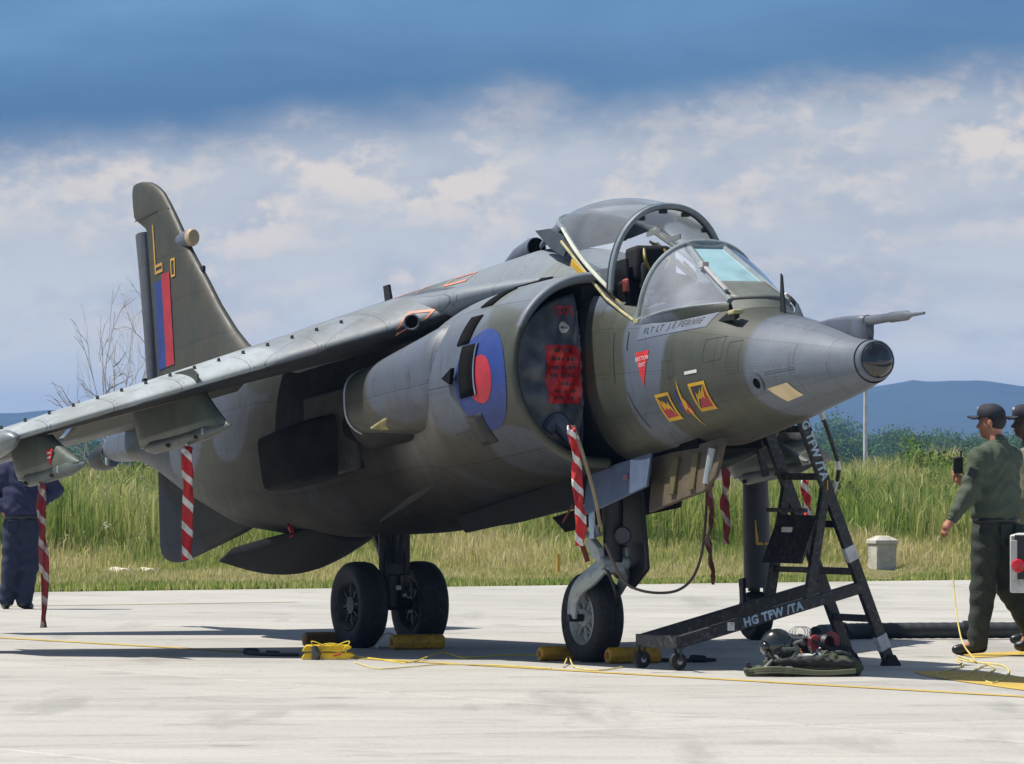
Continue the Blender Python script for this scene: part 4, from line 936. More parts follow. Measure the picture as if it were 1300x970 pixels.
# ---- pylons
def pylon(y, side, x_nose, z_bot, x_le, L=1.75, depth=.42, tagm=False):
    e = bpy.data.objects.new('pylon', None); COL.objects.link(e); e.parent = jet
    ztop = 2.62 - .268 * (y - .75)
    V = []; n = 20; prof = []
    zs = np.linspace(0, 1, 14)
    for q in zs:
        z = ztop * (1 - q) + z_bot * q; xf = x_le + (x_nose - x_le) * (q ** 1.15); xr = x_nose - L - .12 * (1 - q)
        for j in range(n):
            t = 2 * math.pi * j / n; c = math.cos(t); s = math.sin(t)
            X = (xf + xr) / 2 + (xf - xr) / 2 * np.sign(c) * abs(c) ** .9; Y = .062 * np.sign(s) * abs(s) ** .6 * (1 - .25 * (q > .92)); V.append((X, side * y + Y, z))
    F = [(i * n + j, (i + 1) * n + j, (i + 1) * n + (j + 1) % n, i * n + (j + 1) % n) for i in range(13) for j in range(n)] + [tuple(13 * n + j for j in range(n)), tuple(range(n))]
    o = obj('pylon_body', V, F, LGREEN, e, autos=50); fix_normals(o)
    mb = MB()
    V = []; xs = np.linspace(x_nose + .06, x_nose - L + .1, 22)   # ejector shoe, canoe shaped
    mb.tube([(x, side * y, z_bot - .018 + .012 * ((x - x_nose) / L) ** 2) for x in xs], np.interp(np.linspace(0, 1, 22), [0, .08, .25, .9, 1], [.008, .03, .06, .06, .02]), 14, flat=.9)
    mb.build('ejector_shoe', mat('shoe_grey', lin((80, 88, 86)), .45, dirt=(.04, .04, .035), dirt_amt=.6), e)
    mb = MB()
    for dx in (.5, 1.05): MB().box((x_nose - dx, side * y, z_bot - .045), (.035, .13, .03)).build('sway_brace', DARKMET, e, bevel=.006)
    MB().box((x_nose - .36, side * y - .0, z_bot - .015), (.03, .12, .05)).build('clamp', SILVER, e, bevel=.004)
    if tagm and side < 0:
        MB().prism([(x_nose - .42, -y - .064, z_bot + .15), (x_nose - .56, -y - .064, z_bot + .15), (x_nose - .49, -y - .064, z_bot + .03)], (0, 1, 0), .006).build('red_triangle', RED, e)
        for dz in (.125, .09): MB().box((x_nose - .49, -y - .070, z_bot + dz), (.06, .004, .010)).build('triangle_lettering', WHITE, e)
    return e
for sd in (-1, 1):
    pylon(2.1, sd, -1.66, 1.95, -2.08, 1.7)
    pylon(3.1, sd, -2.10, 1.71, -2.72, 1.3, tagm=True)

# ---- outriggers
def outrigger(side):
    e = bpy.data.objects.new('outrigger', None); COL.objects.link(e); e.parent = jet
    y = 3.42 * side
    mb = MB(); mb.tube([(-2.62, side * 3.42, 1.95), (-2.66, side * 3.42, 1.95), (-2.8, side * 3.42, 1.95), (-3.1, side * 3.42, 1.94), (-3.8, side * 3.42, 1.92), (-4.3, side * 3.42, 1.90), (-4.7, side * 3.42, 1.88)], [.01, .05, .085, .105, .12, .10, .01], 24); mb.build('wing_fairing_pod', mat('pale_pod_paint', lin((118, 126, 130)), .4, dirt=(.1, .1, .09), dirt_amt=.4), e)
    gz = w2b((b2w((-3.72, y, 0)).x, b2w((-3.72, y, 0)).y, 0))
    gp = b2w((-3.72, y, 1)); base = w2b((gp.x, gp.y, 0)); cw = w2b((gp.x, gp.y, .20))
    mb = MB(); mb.tube([(base.x + .16, y, 1.90), (base.x + .12, y, 1.3), (base.x + .08, y, cw.z + .22)], [.11, .122, .118], 16, flat=.9); lg = mb.build('leg_fairing', mat('leg_dark_grey', lin((58, 60, 66)), .5), e)
    mb = MB(); mb.tube([(base.x + .06, y, cw.z + .5), (base.x + .02, y, cw.z + .2)], .05, 12); mb.build('shock_strut', DARKMET, e)
    mb = MB(); mb.bar((base.x + .03, y - .11, cw.z + .28), (cw.x, y - .11, cw.z), .03, .07); mb.bar((base.x + .03, y + .11, cw.z + .28), (cw.x, y + .11, cw.z), .03, .07); mb.box((base.x + .03, y, cw.z + .27), (.08, .25, .07)); mb.build('fork', DARKMET, e, bevel=.006)
    wheel('outrigger_wheel', (cw.x, y, cw.z), .20, .15, e)
    sgn = -1
    if side > 0:
        c = np.array([base.x + .16, y, 1.32])
        for a in ((0, .0, .085, .018),): pass
        # yellow L stencilled on the leg
        mbL = MB(); cx = base.x + .13
        for k in range(8): z = 1.38 - k * .024; mbL.box((cx + .09, y - .055, z), (.012, .02, .026))
        for k in range(5): mbL.box((cx + .095 + .0 * k, y - .05 + k * .022, 1.20), (.012, .024, .022))
        mbL.build('letter', YELLOW, lg)
        MB().box((cx + .02, y + .10, .95), (.08, .03, .5)).build('red_stay', RED, e, bevel=.008)
    return e
def wheel(name, c, R, w, parent, hubm=None, spokes=True):
    c = np.array(c, float); e = bpy.data.objects.new(name, None); COL.objects.link(e); e.parent = parent
    pr = [(-w * .38, R * .58), (-w * .44, R * .66), (-w * .5, R * .80), (-w * .47, R * .90), (-w * .36, R * .97), (-w * .2, R * .995), (-w * .13, R), (-w * .12, R * .985), (-w * .06, R * .985), (-w * .05, R), (w * .05, R), (w * .06, R * .985), (w * .12, R * .985), (w * .13, R), (w * .2, R * .995), (w * .36, R * .97), (w * .47, R * .90), (w * .5, R * .80), (w * .44, R * .66), (w * .38, R * .58)]
    o = MB().lathe(pr, c, (0, 1, 0), 56).build('tyre', RUBBER, e, autos=60); fix_normals(o)
    me = o.data; # flattened where it bears on the ground
    hub = MB()
    for s in (-1, 1):
        hub.lathe([(s * w * .40, R * .60), (s * w * .43, R * .57), (s * w * .36, R * .53), (s * w * .18, R * .47), (s * w * .16, R * .25), (s * w * .34, R * .20), (s * w * .36, R * .08), (s * w * .36, .0005)], c, (0, 1, 0), 40)
        for q in range(8):
            a = q * math.pi / 4; hub.tube([c + [math.cos(a) * R * .22, s * w * .26, math.sin(a) * R * .22], c + [math.cos(a) * R * .48, s * w * .24, math.sin(a) * R * .48]], R * .045, 6)
            hub.tube([c + [math.cos(a + .4) * R * .36, s * w * .14, math.sin(a + .4) * R * .36], c + [math.cos(a + .4) * R * .36, s * w * .28, math.sin(a + .4) * R * .36]], R * .03, 6)
    h = hub.build('rim', hubm or DARKMET, e, autos=40); return e
for sd in (-1, 1): outrigger(sd)

# ---- main gear
gp = b2w((-3.45, 0, 1)); mb0 = w2b((gp.x, gp.y, 0)); mc = w2b((gp.x, gp.y, .335))
mg = bpy.data.objects.new('main_landing_gear', None); COL.objects.link(mg); mg.parent = jet
for s in (-1, 1): wheel('main_wheel', (mc.x, s * .262, mc.z), .342, .235, mg, mat('dark_rim', (.03, .032, .034), .5, .4, dirt=(.03, .03, .03), dirt_amt=.5))
MB().tube([(mc.x + .02, 0, mc.z - .02), (mc.x + .06, 0, mc.z + .4), (mc.x + .1, 0, 1.5)], [.075, .085, .12], 16).build('shock_strut', DARKMET, mg)
MB().tube([(mc.x, -.28, mc.z), (mc.x, .28, mc.z)], .045, 14).build('axle', DARKMET, mg)
mb = MB(); mb.bar((mc.x + .25, 0, 1.35), (mc.x + .12, 0, mc.z + .33), .16, .06, (0, 1, 0)); mb.bar((mc.x - .25, 0, 1.4), (mc.x + .02, 0, mc.z + .2), .05, .05, (0, 1, 0)); mb.build('drag_brace', BLACK, mg, bevel=.01)
mb = MB(); mb.prism([(mc.x + .16, -.14, 1.45), (mc.x + .16, .14, 1.45), (mc.x + .12, .13, mc.z + .22), (mc.x + .12, -.13, mc.z + .22)], (1, 0, .1), .03).build('leg_fairing', BLACK, mg, bevel=.01)
mb = MB()
for s in (-1, 1):
    mb.tube(spline([(mc.x + .13, s * .06, 1.2), (mc.x + .16, s * .09, mc.z + .3), (mc.x + .10, s * .06, mc.z + .05)], 5), .008, 6)
mb.build('brake_hose', DARKMET, mg)
mb = MB(); mb.box((mc.x + .13, .02, mc.z + .12), (.03, .05, .04)); mb.box((mc.x + .13, .07, mc.z + .06), (.03, .03, .03)); mb.build('torque_link_bolt', SILVER, mg, bevel=.006)
# ---- nose gear
ng = bpy.data.objects.new('nose_landing_gear', None); COL.objects.link(ng); ng.parent = jet
nc = w2b((P0.x, P0.y, .325)); RIMG = mat('pale_rim', lin((150, 154, 154)), .45, .3, dirt=(.1, .09, .07), dirt_amt=.5)
wheel('nose_wheel', (nc.x, 0, nc.z), .333, .225, ng, RIMG)
# levered fork: pivot ahead of and above the tyre
piv = np.array([.42, 0, .69])
for s in (-1, 1):
    pts = spline([piv + [.0, s * .07, .0], (.33, s * .135, .60), (.20, s * .165, .54), (.08, s * .165, .45), (nc.x, s * .165, nc.z)], 6)
    mb = MB(); mb.tube(pts, np.interp(np.linspace(0, 1, len(pts)), [0, .3, .8, 1], [.06, .068, .05, .045]), 12, flat=.55).build('fork_arm', SILVER, ng)
MB().tube([(nc.x, -.2, nc.z), (nc.x, .2, nc.z)], .028, 12).build('axle', DARKMET, ng)
mb = MB(); mb.tube([piv + [0, -.12, 0], piv + [0, .12, 0]], .055, 16); mb.box(piv + [-.04, 0, -.02], (.16, .16, .12)); mb.build('pivot_housing', SILVER, ng, bevel=.015)
MB().tube([piv, (.44, 0, .95), (.48, 0, 1.35)], [.07, .075, .08], 16).build('nose_leg', DARKMET, ng)
mb = MB(); mb.prism([piv + [.03, -.10, .0], piv + [-.06, -.12, .04], (.30, -.14, .86), (.36, -.14, .90), (.46, -.12, .80)], (0, 1, .1), .05); mb.prism([piv + [.03, .10, .0], piv + [-.04, .10, .04], (.34, .10, .84), (.46, .10, .80)], (0, 1, .1), .04); mb.box((.36, -.16, .90), (.14, .16, .035)); mb.tube([(.34, -.20, .90), (.34, -.20, 1.0)], .035, 10); mb.tube([(.42, -.12, .9), (.42, -.12, .97)], .024, 10); mb.build('steering_bracket', SILVER, ng, bevel=.008)
mb = MB(); mb.lathe([(-.03, .05), (.02, .066), (.05, .068), (.052, .06)], (.55, .0, .87), (1, -.1, 0), 24); ll = mb.build('landing_light', DARKMET, ng)
MB().lathe([(.048, .0005), (.049, .058)], (.55, 0, .87), (1, -.1, 0), 24).build('lens', mat('dull_lens', (.10, .09, .08), .15), ll)
mb = MB(); mb.tube([(.48, -.19, .86), (.50, -.20, 1.46)], .016, 10); mb.tube([(.48, -.19, .86), (.49, -.19, 1.15)], .024, 10); mb.build('retraction_jack', STEEL, ng)
mb = MB(); mb.prism([(.60, .17, 1.35), (.62, .18, .62), (.34, .19, .50), (.05, .20, .62), (.10, .18, 1.30)], (.1, 1, 0), .035); mb.build('torque_fairing', BLACK, ng, bevel=.012)
mb = MB(); mb.tube(spline([(.40, -.09, .70), (.46, -.06, .60), (.44, .0, .45), (.36, .05, .38)], 5), .012, 6); mb.build('brake_hose', BLACK, ng)
# ---- doors of the nose gear
mb = MB(); mb.prism([(.80, -.36, 1.30), (1.80, -.36, 1.335), (1.79, -.40, 1.10), (1.13, -.40, 1.03), (.78, -.40, 1.0)], (0, 1, -.15), .022); nd1 = mb.build('nose_gear_door', mat('blue_grey_door', lin((78, 92, 116)), .45, dirt=(.06, .07, .09), dirt_amt=.4), jet, bevel=.005)
nd1['label'] = 'blue grey nose wheel door hanging open'
mb = MB(); MB().box((1.45, -.395, 1.2), (.07, .01, .04)).build('red_stencil', mat('faint_red', lin((120, 80, 96)), .7), nd1)
mb = MB(); mb.prism([(1.60, -.24, 1.32), (2.66, -.22, 1.35), (2.64, -.30, 1.08), (2.45, -.30, .99), (2.1, -.30, .97), (1.62, -.30, .93)], (0, 1, -.2), .03); nd2 = mb.build('bay_door', TANP, jet, bevel=.006); nd2['label'] = 'brown primed inner face of the forward bay door'
mb = MB()
RIBM = mat('olive_primer', lin((84, 78, 46)), .6, dirt=(.05, .04, .02), dirt_amt=.8)
for x in (2.0, 2.3): MB().bar((x, -.318, 1.02), (x + .02, -.275, 1.27), .03, .08, (1, 0, 0)).build('door_rib', RIBM, nd2, bevel=.003)
MB().tube([(2.50, -.31, 1.04), (2.56, -.28, 1.28)], .03, 10).build('door_actuator', SILVER, nd2)
MB().box((1.55, 0, 1.36), (1.5, .5, .10)).build('wheel_bay', HOLE, jet)
# ---- airbrake
def airbrake():
    V = []; n, m_ = 24, 12
    for i in range(n + 1):
        t = i / n; x = -4.05 - t * 2.55; hw = .38 * math.sqrt(max(.02, 1 - ((t - .38) / .63) ** 2))
        zc = 1.37 - .23 * math.sin(math.pi * min(1, t * .93 + .06)) + .02 * t
        for j in range(m_ + 1):
            s = (j / m_) * 2 - 1; V.append((x, hw * s, zc + (1.40 - zc) * abs(s) ** 2.4 * min(1, 3 * (1 - t) + .15)))
    k = m_ + 1; F = [(i * k + j, (i + 1) * k + j, (i + 1) * k + j + 1, i * k + j + 1) for i in range(n) for j in range(m_)]
    o = obj('airbrake', V, F, mat('airbrake_dark', (.010, .010, .011), .85, dirt=(.02, .018, .015), dirt_amt=.4, spec=.15), jet); s = o.modifiers.new('t', 'SOLIDIFY'); s.thickness = .03; o['label'] = 'dark curved airbrake lowered under the rear fuselage'
    MB().tube([(-5.0, 0, 1.2), (-5.4, 0, 1.55)], .03, 10).build('airbrake_jack', DARKMET, o)
airbrake()
# ---- fin, rudder, ventral fin, tailplane
def plate_surface(name, outline, thick, parent, camo, m=PAINT, nz=60, axis='y', rows=None):
    """lofted foil: rows of (z, x_le, x_te)"""
    V = []; n = 24; zs = np.linspace(rows[0][0], rows[-1][0], nz)
    for z in zs:
        a = np.interp(z, [r_[0] for r_ in rows], [r_[1] for r_ in rows]); b = np.interp(z, [r_[0] for r_ in rows], [r_[2] for r_ in rows]); th = np.interp(z, [r_[0] for r_ in rows], [r_[3] for r_ in rows])
        for j in range(n):
            t = 2 * math.pi * j / n; xc = (1 - math.cos(t)) / 2; yy = math.sin(t) * (1 - .75 * xc) * 1.25
            V.append((a + (b - a) * xc, yy * th / 2, z))
    V = np.array(V)
    F = [(i * n + j, (i + 1) * n + j, (i + 1) * n + (j + 1) % n, i * n + (j + 1) % n) for i in range(nz - 1) for j in range(n)] + [tuple(range(n)), tuple((nz - 1) * n + j for j in range(n))]
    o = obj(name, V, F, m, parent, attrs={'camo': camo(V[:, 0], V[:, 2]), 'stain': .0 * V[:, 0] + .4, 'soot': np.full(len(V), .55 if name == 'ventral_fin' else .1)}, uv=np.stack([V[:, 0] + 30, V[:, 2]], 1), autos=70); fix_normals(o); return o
HX = lambda z: -8.0 - .03 * (z - 3) - .0
fin_rows = [(2.85, -5.4, -8.02, .22), (3.02, -5.75, -8.03, .22), (3.14, -6.04, -8.03, .21), (3.3, -6.28, -8.04, .2), (3.55, -6.58, -8.06, .18), (3.8, -6.83, -8.08, .165), (4.07, -7.12, -8.10, .15), (4.3, -7.33, -8.12, .135), (4.42, -7.44, -8.13, .13), (4.55, -7.56, -8.40, .12), (4.68, -7.70, -8.42, .11), (4.76, -7.84, -8.42, .09), (4.81, -7.98, -8.41, .07), (4.84, -8.15, -8.38, .04)]
fin = plate_surface('fin', None, .1, jet, lambda x, z: np.where((z > 4.52), .15, .0), rows=fin_rows)
rud_rows = [(2.96, -8.055, -8.24, .12), (3.5, -8.07, -8.28, .11), (4.0, -8.11, -8.33, .10), (4.40, -8.145, -8.385, .09)]
rud = plate_surface('rudder', None, .1, fin, lambda x, z: np.ones_like(x), rows=rud_rows)
def fin_y(x, z):
    a = np.interp(z, [r_[0] for r_ in fin_rows], [r_[1] for r_ in fin_rows]); b = np.interp(z, [r_[0] for r_ in fin_rows], [r_[2] for r_ in fin_rows]); th = np.interp(z, [r_[0] for r_ in fin_rows], [r_[3] for r_ in fin_rows])
    xc = min(max((x - a) / (b - a), 0), 1); s = math.sqrt(max(0, 1 - (1 - 2 * xc) ** 2)); return -s * (1 - .75 * xc) * 1.25 * th / 2
def fin_decal(name, polys, m, off=.006, label=None, div=5):
    bm = bmesh.new()
    for P in polys: bm.faces.new([bm.verts.new((p[0], 0, p[1])) for p in P])
    bmesh.ops.subdivide_edges(bm, edges=bm.edges[:], cuts=div, use_grid_fill=True)
    for v in bm.verts: v.co.y = fin_y(v.co.x, v.co.z) - off
    me = bpy.data.meshes.new(name); bm.to_mesh(me); bm.free(); me.materials.append(m); o = bpy.data.objects.new(name, me); COL.objects.link(o); o.parent = fin
    if label: o['label'] = label
def quad(x0, x1, z0, z1, sk=0.): return [(x0 + sk, z0), (x1 + sk, z0), (x1, z1), (x0, z1)]
fin_decal('fin_flash_blue', [quad(-7.94, -7.72, 3.16, 3.92, 0)], BLUE, label='blue stripe of the fin flash')
fin_decal('fin_flash_red', [quad(-7.72, -7.50, 3.16, 3.96, 0)], ROUNDRED, label='red stripe of the fin flash')
OY = mat('ochre_letter', lin((182, 142, 66)), .6)
fin_decal('code_letter', [quad(-7.90, -7.865, 3.99, 4.42), quad(-7.90, -7.67, 4.04, 4.065), quad(-7.90, -7.67, 3.985, 4.01), quad(-7.69, -7.67, 4.0, 4.065)], OY, label='ochre code letter L on the fin')
fin_decal('code_numeral', [quad(-7.46, -7.44, 3.90, 4.06), quad(-7.38, -7.36, 3.90, 4.06), quad(-7.46, -7.36, 3.90, 3.92), quad(-7.46, -7.36, 4.04, 4.06)], OY)
fin_decal('tip_joint', [quad(-8.38, -7.55, 4.515, 4.525)], STENCIL, div=3); fin_decal('serial_plate', [quad(-7.9, -7.5, 3.05, 3.055)], STENCIL, div=3)
mb = MB(); mb.tube([(-7.75, 0, 4.2), (-7.5, 0, 4.2), (-7.25, 0, 4.2), (-7.13, 0, 4.2), (-7.10, 0, 4.2)], [.02, .065, .076, .074, .06], 20, flat=.8); mb.build('warning_receiver_pod', DGREY, fin)
MB().tube([(-7.15, 0, 4.2), (-7.11, 0, 4.2), (-7.085, 0, 4.2)], [.077, .075, .062], 20, flat=.8).build('pod_nose', mat('tan_radome', lin((170, 150, 118)), .5), fin)
MB().box((-6.93, 0, 3.9), (.07, .03, .05)).build('temperature_probe', BLACK, fin, bevel=.006)
mb = MB(); mb.tube([(-8.2, 0, 3.1), (-8.36, 0, 3.08)], .02, 8); mb.box((-8.15, -.07, 3.08), (.05, .03, .07)); mb.build('rudder_hinge', BLACK, rud)
vf = plate_surface('ventral_fin', None, .1, jet, lambda x, z: .5 + .5 * np.tanh((x + 7.3 + (z - 1.7) * 1.5) * -4), rows=[(1.475, -7.6, -7.72, .03), (1.485, -7.42, -7.84, .05), (1.52, -7.0, -7.98, .07), (1.56, -6.55, -8.07, .09), (1.60, -6.15, -8.11, .10), (1.66, -5.9, -8.13, .11), (1.95, -5.8, -8.12, .13), (2.3, -5.9, -8.10, .15), (2.6, -6.0, -8.10, .15)])
def tailplane(side):
    V = []; n = 24; ys = np.linspace(.12, 2.12, 26)
    for y in ys:
        f = (y - .12) / 2.0; xle = -6.75 - 1.0 * f * 1.42 * .72; c = 1.55 * (1 - f) + .62 * f; z = 2.78 - .268 * (y - .12) - .0
        for j in range(n):
            t = 2 * math.pi * j / n; xc = (1 - math.cos(t)) / 2; zz = math.sin(t) * (1 - .7 * xc) * .09 * c * .62
            V.append((xle - c * xc, side * y, z + zz - xc * c * .05))
    V = np.array(V); F = [(i * n + j, (i + 1) * n + j, (i + 1) * n + (j + 1) % n, i * n + (j + 1) % n) for i in range(25) for j in range(n)] + [tuple(range(n)), tuple(25 * n + j for j in range(n))]
    o = obj('tailplane', V, F, PAINT, jet, attrs={'camo': (np.abs(V[:, 1]) > 1.).astype(float), 'stain': 0 * V[:, 0]}, uv=np.stack([V[:, 0] + 40, V[:, 1] + 9], 1)); fix_normals(o)
for sd in (-1, 1): tailplane(sd)
mb = MB(); mb.lathe([(0, .10), (-.10, .12), (-.3, .10)], (-9.16, 0, 2.56), (1, 0, 0), 20); mb.build('tail_puffer', DARKMET, jet)

# ---- nose: camera window, pitot, vanes
mb = MB(); mb.lathe([(-.02, .1405), (.03, .139), (.055, .133), (.062, .124), (.055, .118)], (4.36, 0, 1.66), (1, 0, 0), 40); col_ = mb.build('nose_collar', DGREY, jet)
MB().lathe([(.052, .121), (.066, .115), (.08, .098), (.09, .07), (.096, .035), (.098, .0005)], (4.36, 0, 1.66), (1, 0, 0), 40).build('laser_window', mat('dark_glass', (.012, .013, .016), .12, coat=1.), col_)
V = []
def pit():
    P = [(3.55, 2.01, .006), (3.8, 2.0, .018), (4.0, 1.98, .028), (4.2, 1.955, .034), (4.34, 1.935, .036)]
    V = []; n = 14
    for x, z, r_ in P:
        zb = I(x, T_TOP) - .05
        for j in range(n):
            t = 2 * math.pi * j / n; yy = r_ * math.cos(t); zz = z - .0 + r_ * math.sin(t)
            if math.sin(t) < 0: zz = z + (zb - z) * abs(math.sin(t)); yy = r_ * math.cos(t) * (1 if abs(math.sin(t)) < .9 else 1.3)
            V.append((x, yy, zz))
    F = [(i * n + j, (i + 1) * n + j, (i + 1) * n + (j + 1) % n, i * n + (j + 1) % n) for i in range(len(P) - 1) for j in range(n)] + [tuple(range(n)), tuple((len(P) - 1) * n + j for j in range(n))]
    V = np.array(V); o = obj('pitot_fairing', V, F, DGREY, jet); fix_normals(o)
    MB().tube([(4.31, 0, 1.936), (4.37, 0, 1.932), (4.60, 0, 1.918), (4.64, 0, 1.915), (4.84, 0, 1.90), (4.90, 0, 1.896), (5.07, 0, 1.885)], [.036, .034, .030, .036, .034, .014, .009], 18).build('pitot_tube', mat('pitot_grey', lin((104, 110, 116)), .35, .3), o)
    MB().tube([(4.315, 0, 1.936), (4.33, 0, 1.935)], .040, 18).build('pitot_ring', mat('brown_ring', (.08, .05, .03), .5), o)
pit()
mb = MB(); mb.prism([(3.12, 0, 2.12), (3.20, 0, 2.12), (3.185, 0, 2.40), (3.165, 0, 2.42)], (0, 1, 0), .01); mb.build('yaw_vane', BLACK, jet)
mb = MB(); mb.prism([(3.22, .06, 2.10), (3.34, .06, 2.08), (3.26, .06, 2.20)], (0, 1, 0), .02).build('blade_antenna', DGREY, jet)
mb = MB(); h, nn_ = hit((2.95, -.30, 3.0), (0, 0, -1)); h = np.array(h)
mb.prism([h + [-.14, -.02, .0], h + [.14, -.02, -.02], h + [.16, -.03, .035], h + [.06, -.03, .045]], (0, 1, .4), .05).build('air_scoop', BLACK, jet, bevel=.008)
MB().box(h + [.12, -.02, .03], (.09, .08, .03)).build('scoop_lip', CREAM, jet, bevel=.008)
# spine scoop, blade aerial
mb = MB(); mb.tube([(-1.0, -.05, 3.07), (-.75, -.05, 3.11), (-.52, -.05, 3.13), (-.47, -.05, 3.13)], [.03, .07, .085, .08], 16); o = mb.build('spine_scoop', DGREY, jet); MB().lathe([(0, .0005), (.004, .072)], (-.469, -.05, 3.13), (1, 0, 0), 16).build('scoop_mouth', HOLE, o)
mb = MB(); mb.prism([(-3.15, 0, 3.05), (-3.27, 0, 3.05), (-3.30, 0, 3.24), (-3.20, 0, 3.24)], (0, 1, 0), .02).build('blade_aerial', BLACK, jet)
# orange outlines on the spine and wing root
def topdecal(name, pts, m, off=.005):
    bm = bmesh.new(); bm.faces.new([bm.verts.new((p[0], p[1], 0)) for p in pts]); bmesh.ops.subdivide_edges(bm, edges=bm.edges[:], cuts=6, use_grid_fill=True)
    for v in bm.verts:
        h = BV.ray_cast(Vector((v.co.x, v.co.y, 4)), Vector((0, 0, -1))); v.co = h[0] + h[1] * off if h[0] else v.co
    me = bpy.data.meshes.new(name); bm.to_mesh(me); bm.free(); me.materials.append(m); o = bpy.data.objects.new(name, me); COL.objects.link(o); o.parent = jet
for (x0, x1, y0, y1) in ((-1.35, -.95, -.42, -.30), (-2.5, -1.9, -.40, -.26)):
    t = .022
    topdecal('rescue_outline', [(x0, y0), (x1, y0), (x1, y0 + t), (x0, y0 + t)], ORANGE); topdecal('rescue_outline', [(x0, y1 - t), (x1, y1 - t), (x1, y1), (x0, y1)], ORANGE)
    topdecal('rescue_outline', [(x0, y0 + t), (x0 + t, y0 + t), (x0 + t, y1 - t), (x0, y1 - t)], ORANGE); topdecal('rescue_outline', [(x1 - t, y0 + t), (x1, y0 + t), (x1, y1 - t), (x1 - t, y1 - t)], ORANGE)
for x in (.62, .15, -.4): topdecal('spine_slot', [(x, -.50), (x + .34, -.50), (x + .34, -.47), (x, -.47)], STENCIL)

# ---- windscreen
Pc = {-1: np.array([2.10, -.135, 2.755]), 1: np.array([2.10, .135, 2.755])}; Qc = {-1: np.array([2.83, -.225, 2.27]), 1: np.array([2.83, .225, 2.27])}
def arch(x0, zf, zt, hw, lean, n=41, e=2.3):
    P = []
    for i in range(n):
        t = math.pi * i / (n - 1); c, s = math.cos(t), math.sin(t); r_ = (abs(c) ** e + abs(s) ** e) ** (-1 / e)
        z = zf + (zt - zf) * r_ * s; P.append(np.array([x0 + lean * (z - zf) / (zt - zf), -hw * r_ * c, z]))
    return P
ws = bpy.data.objects.new('windscreen', None); COL.objects.link(ws); ws.parent = jet
bow = arch(1.93, 2.26, 2.795, .475, .17)
MB().tube(bow, .022, 10).build('windscreen_bow', FRAMEP, ws)
for s in (-1, 1):
    # corner of the flat pane on the bow
    half = [p for p in bow if p[1] * s >= .12]; half = sorted(half, key=lambda p: p[2]); a = np.array(half + [Pc[s]])
    na = 16; ta = np.linspace(0, 1, len(a)); A_ = np.stack([np.interp(np.linspace(0, 1, na), ta, a[:, k]) for k in range(3)], 1)
    Bv = np.stack([Qc[s] + (Pc[s] - Qc[s]) * t for t in np.linspace(0, 1, na)]); nbn = 16; V = []
    for i in range(na):
        for j in range(nbn):
            f = j / (nbn - 1); p = A_[i] * (1 - f) + Bv[i] * f; bul = math.sin(math.pi * f) * (.085 * (1 - i / (na - 1)) + .03 * (1 - i / (na - 1))); p = p + np.array([.3, s * 1., .12]) * bul; V.append(p)
    F = [(i * nbn + j, i * nbn + j + 1, (i + 1) * nbn + j + 1, (i + 1) * nbn + j) for i in range(na - 1) for j in range(nbn - 1)]
    obj('side_pane', V, F, WSIDE, ws)
    base = [V[j] for j in range(nbn)]; MB().tube([p + np.array([0, 0, -.012]) for p in base], .012, 8).build('pane_frame', FRAMEP, ws)
    Vk = []
    for p in base:
        nn_ = BV.find_nearest(Vector(p + np.array([.02, s * .03, -.05])))
        e_ = np.array(nn_[0] + nn_[1] * .002); Vk += [p, p * .6 + e_ * .4 + np.array([.004, s * .012, .0]), e_]
    sk = obj('windscreen_sill', Vk, [(3 * i + j, 3 * i + 3 + j, 3 * i + 4 + j, 3 * i + 1 + j) for i in range(nbn - 1) for j in (0, 1)], PAINT, ws, attrs={'camo': [.9 if v[0] < 2.45 else .1 for v in Vk]}, uv=[(v[0] + .1, .2) for v in Vk]); fix_normals(sk)
    MB().tube([Pc[s] + [-.01, 0, .0], Qc[s]], [.030, .026], 8).build('pane_frame', FRAMEP, ws)
T0, T1 = Pc[-1], Pc[1]; B0, B1 = Qc[-1], Qc[1]; cut = .68
M0 = T0 + (B0 - T0) * cut; M1 = T1 + (B1 - T1) * cut
MB().prism([T0, T1, M1, M0], np.cross(T1 - T0, M0 - T0), .012).build('front_pane', WFRONT, ws, False)
V = []
for i in range(7):
    for j in range(9):
        f = i / 6; g = j / 8; p = (M0 * (1 - f) + B0 * f) * (1 - g) + (M1 * (1 - f) + B1 * f) * g; p = p + np.array([.10 * f * math.sin(math.pi * g), 0, .012 - .0 * f]); V.append(p)
o = obj('pane_fairing', V, [(i * 9 + j, i * 9 + j + 1, (i + 1) * 9 + j + 1, (i + 1) * 9 + j) for i in range(6) for j in range(8)], mat('olive_grey_fairing', lin((98, 102, 94)), .5, dirt=(.1, .1, .08), dirt_amt=.4), ws)
Vk = []
for p in V[-9:]:
    nn_ = BV.find_nearest(Vector(p + np.array([.05, 0, -.1]))); Vk += [p, np.array(nn_[0] + nn_[1] * .002)]
obj('fairing_skirt', Vk, [(2 * i, 2 * i + 2, 2 * i + 3, 2 * i + 1) for i in range(8)], MATS['olive_grey_fairing'], ws)
o.modifiers.new('t', 'SOLIDIFY').thickness = .01
MB().tube([T0 + [0, -.02, .005], T1 + [0, .02, .005]], .03, 8).build('pane_frame', FRAMEP, ws); MB().tube([M0 + [0, 0, .01], M1 + [0, 0, .01]], .012, 8).build('pane_frame', FRAMEP, ws)
mb = MB(); w0 = T0 + (B0 - T0) * .42 + np.array([.02, -.03, .03]); w1 = T0 + (B0 - T0) * .9 + np.array([.03, -.01, .035]); mb.bar(w0, w1, .03, .018); mb.box(w0, (.07, .05, .04)); mb.build('wiper', mat('pinkish_grey', lin((176, 172, 172)), .5), ws, bevel=.004)
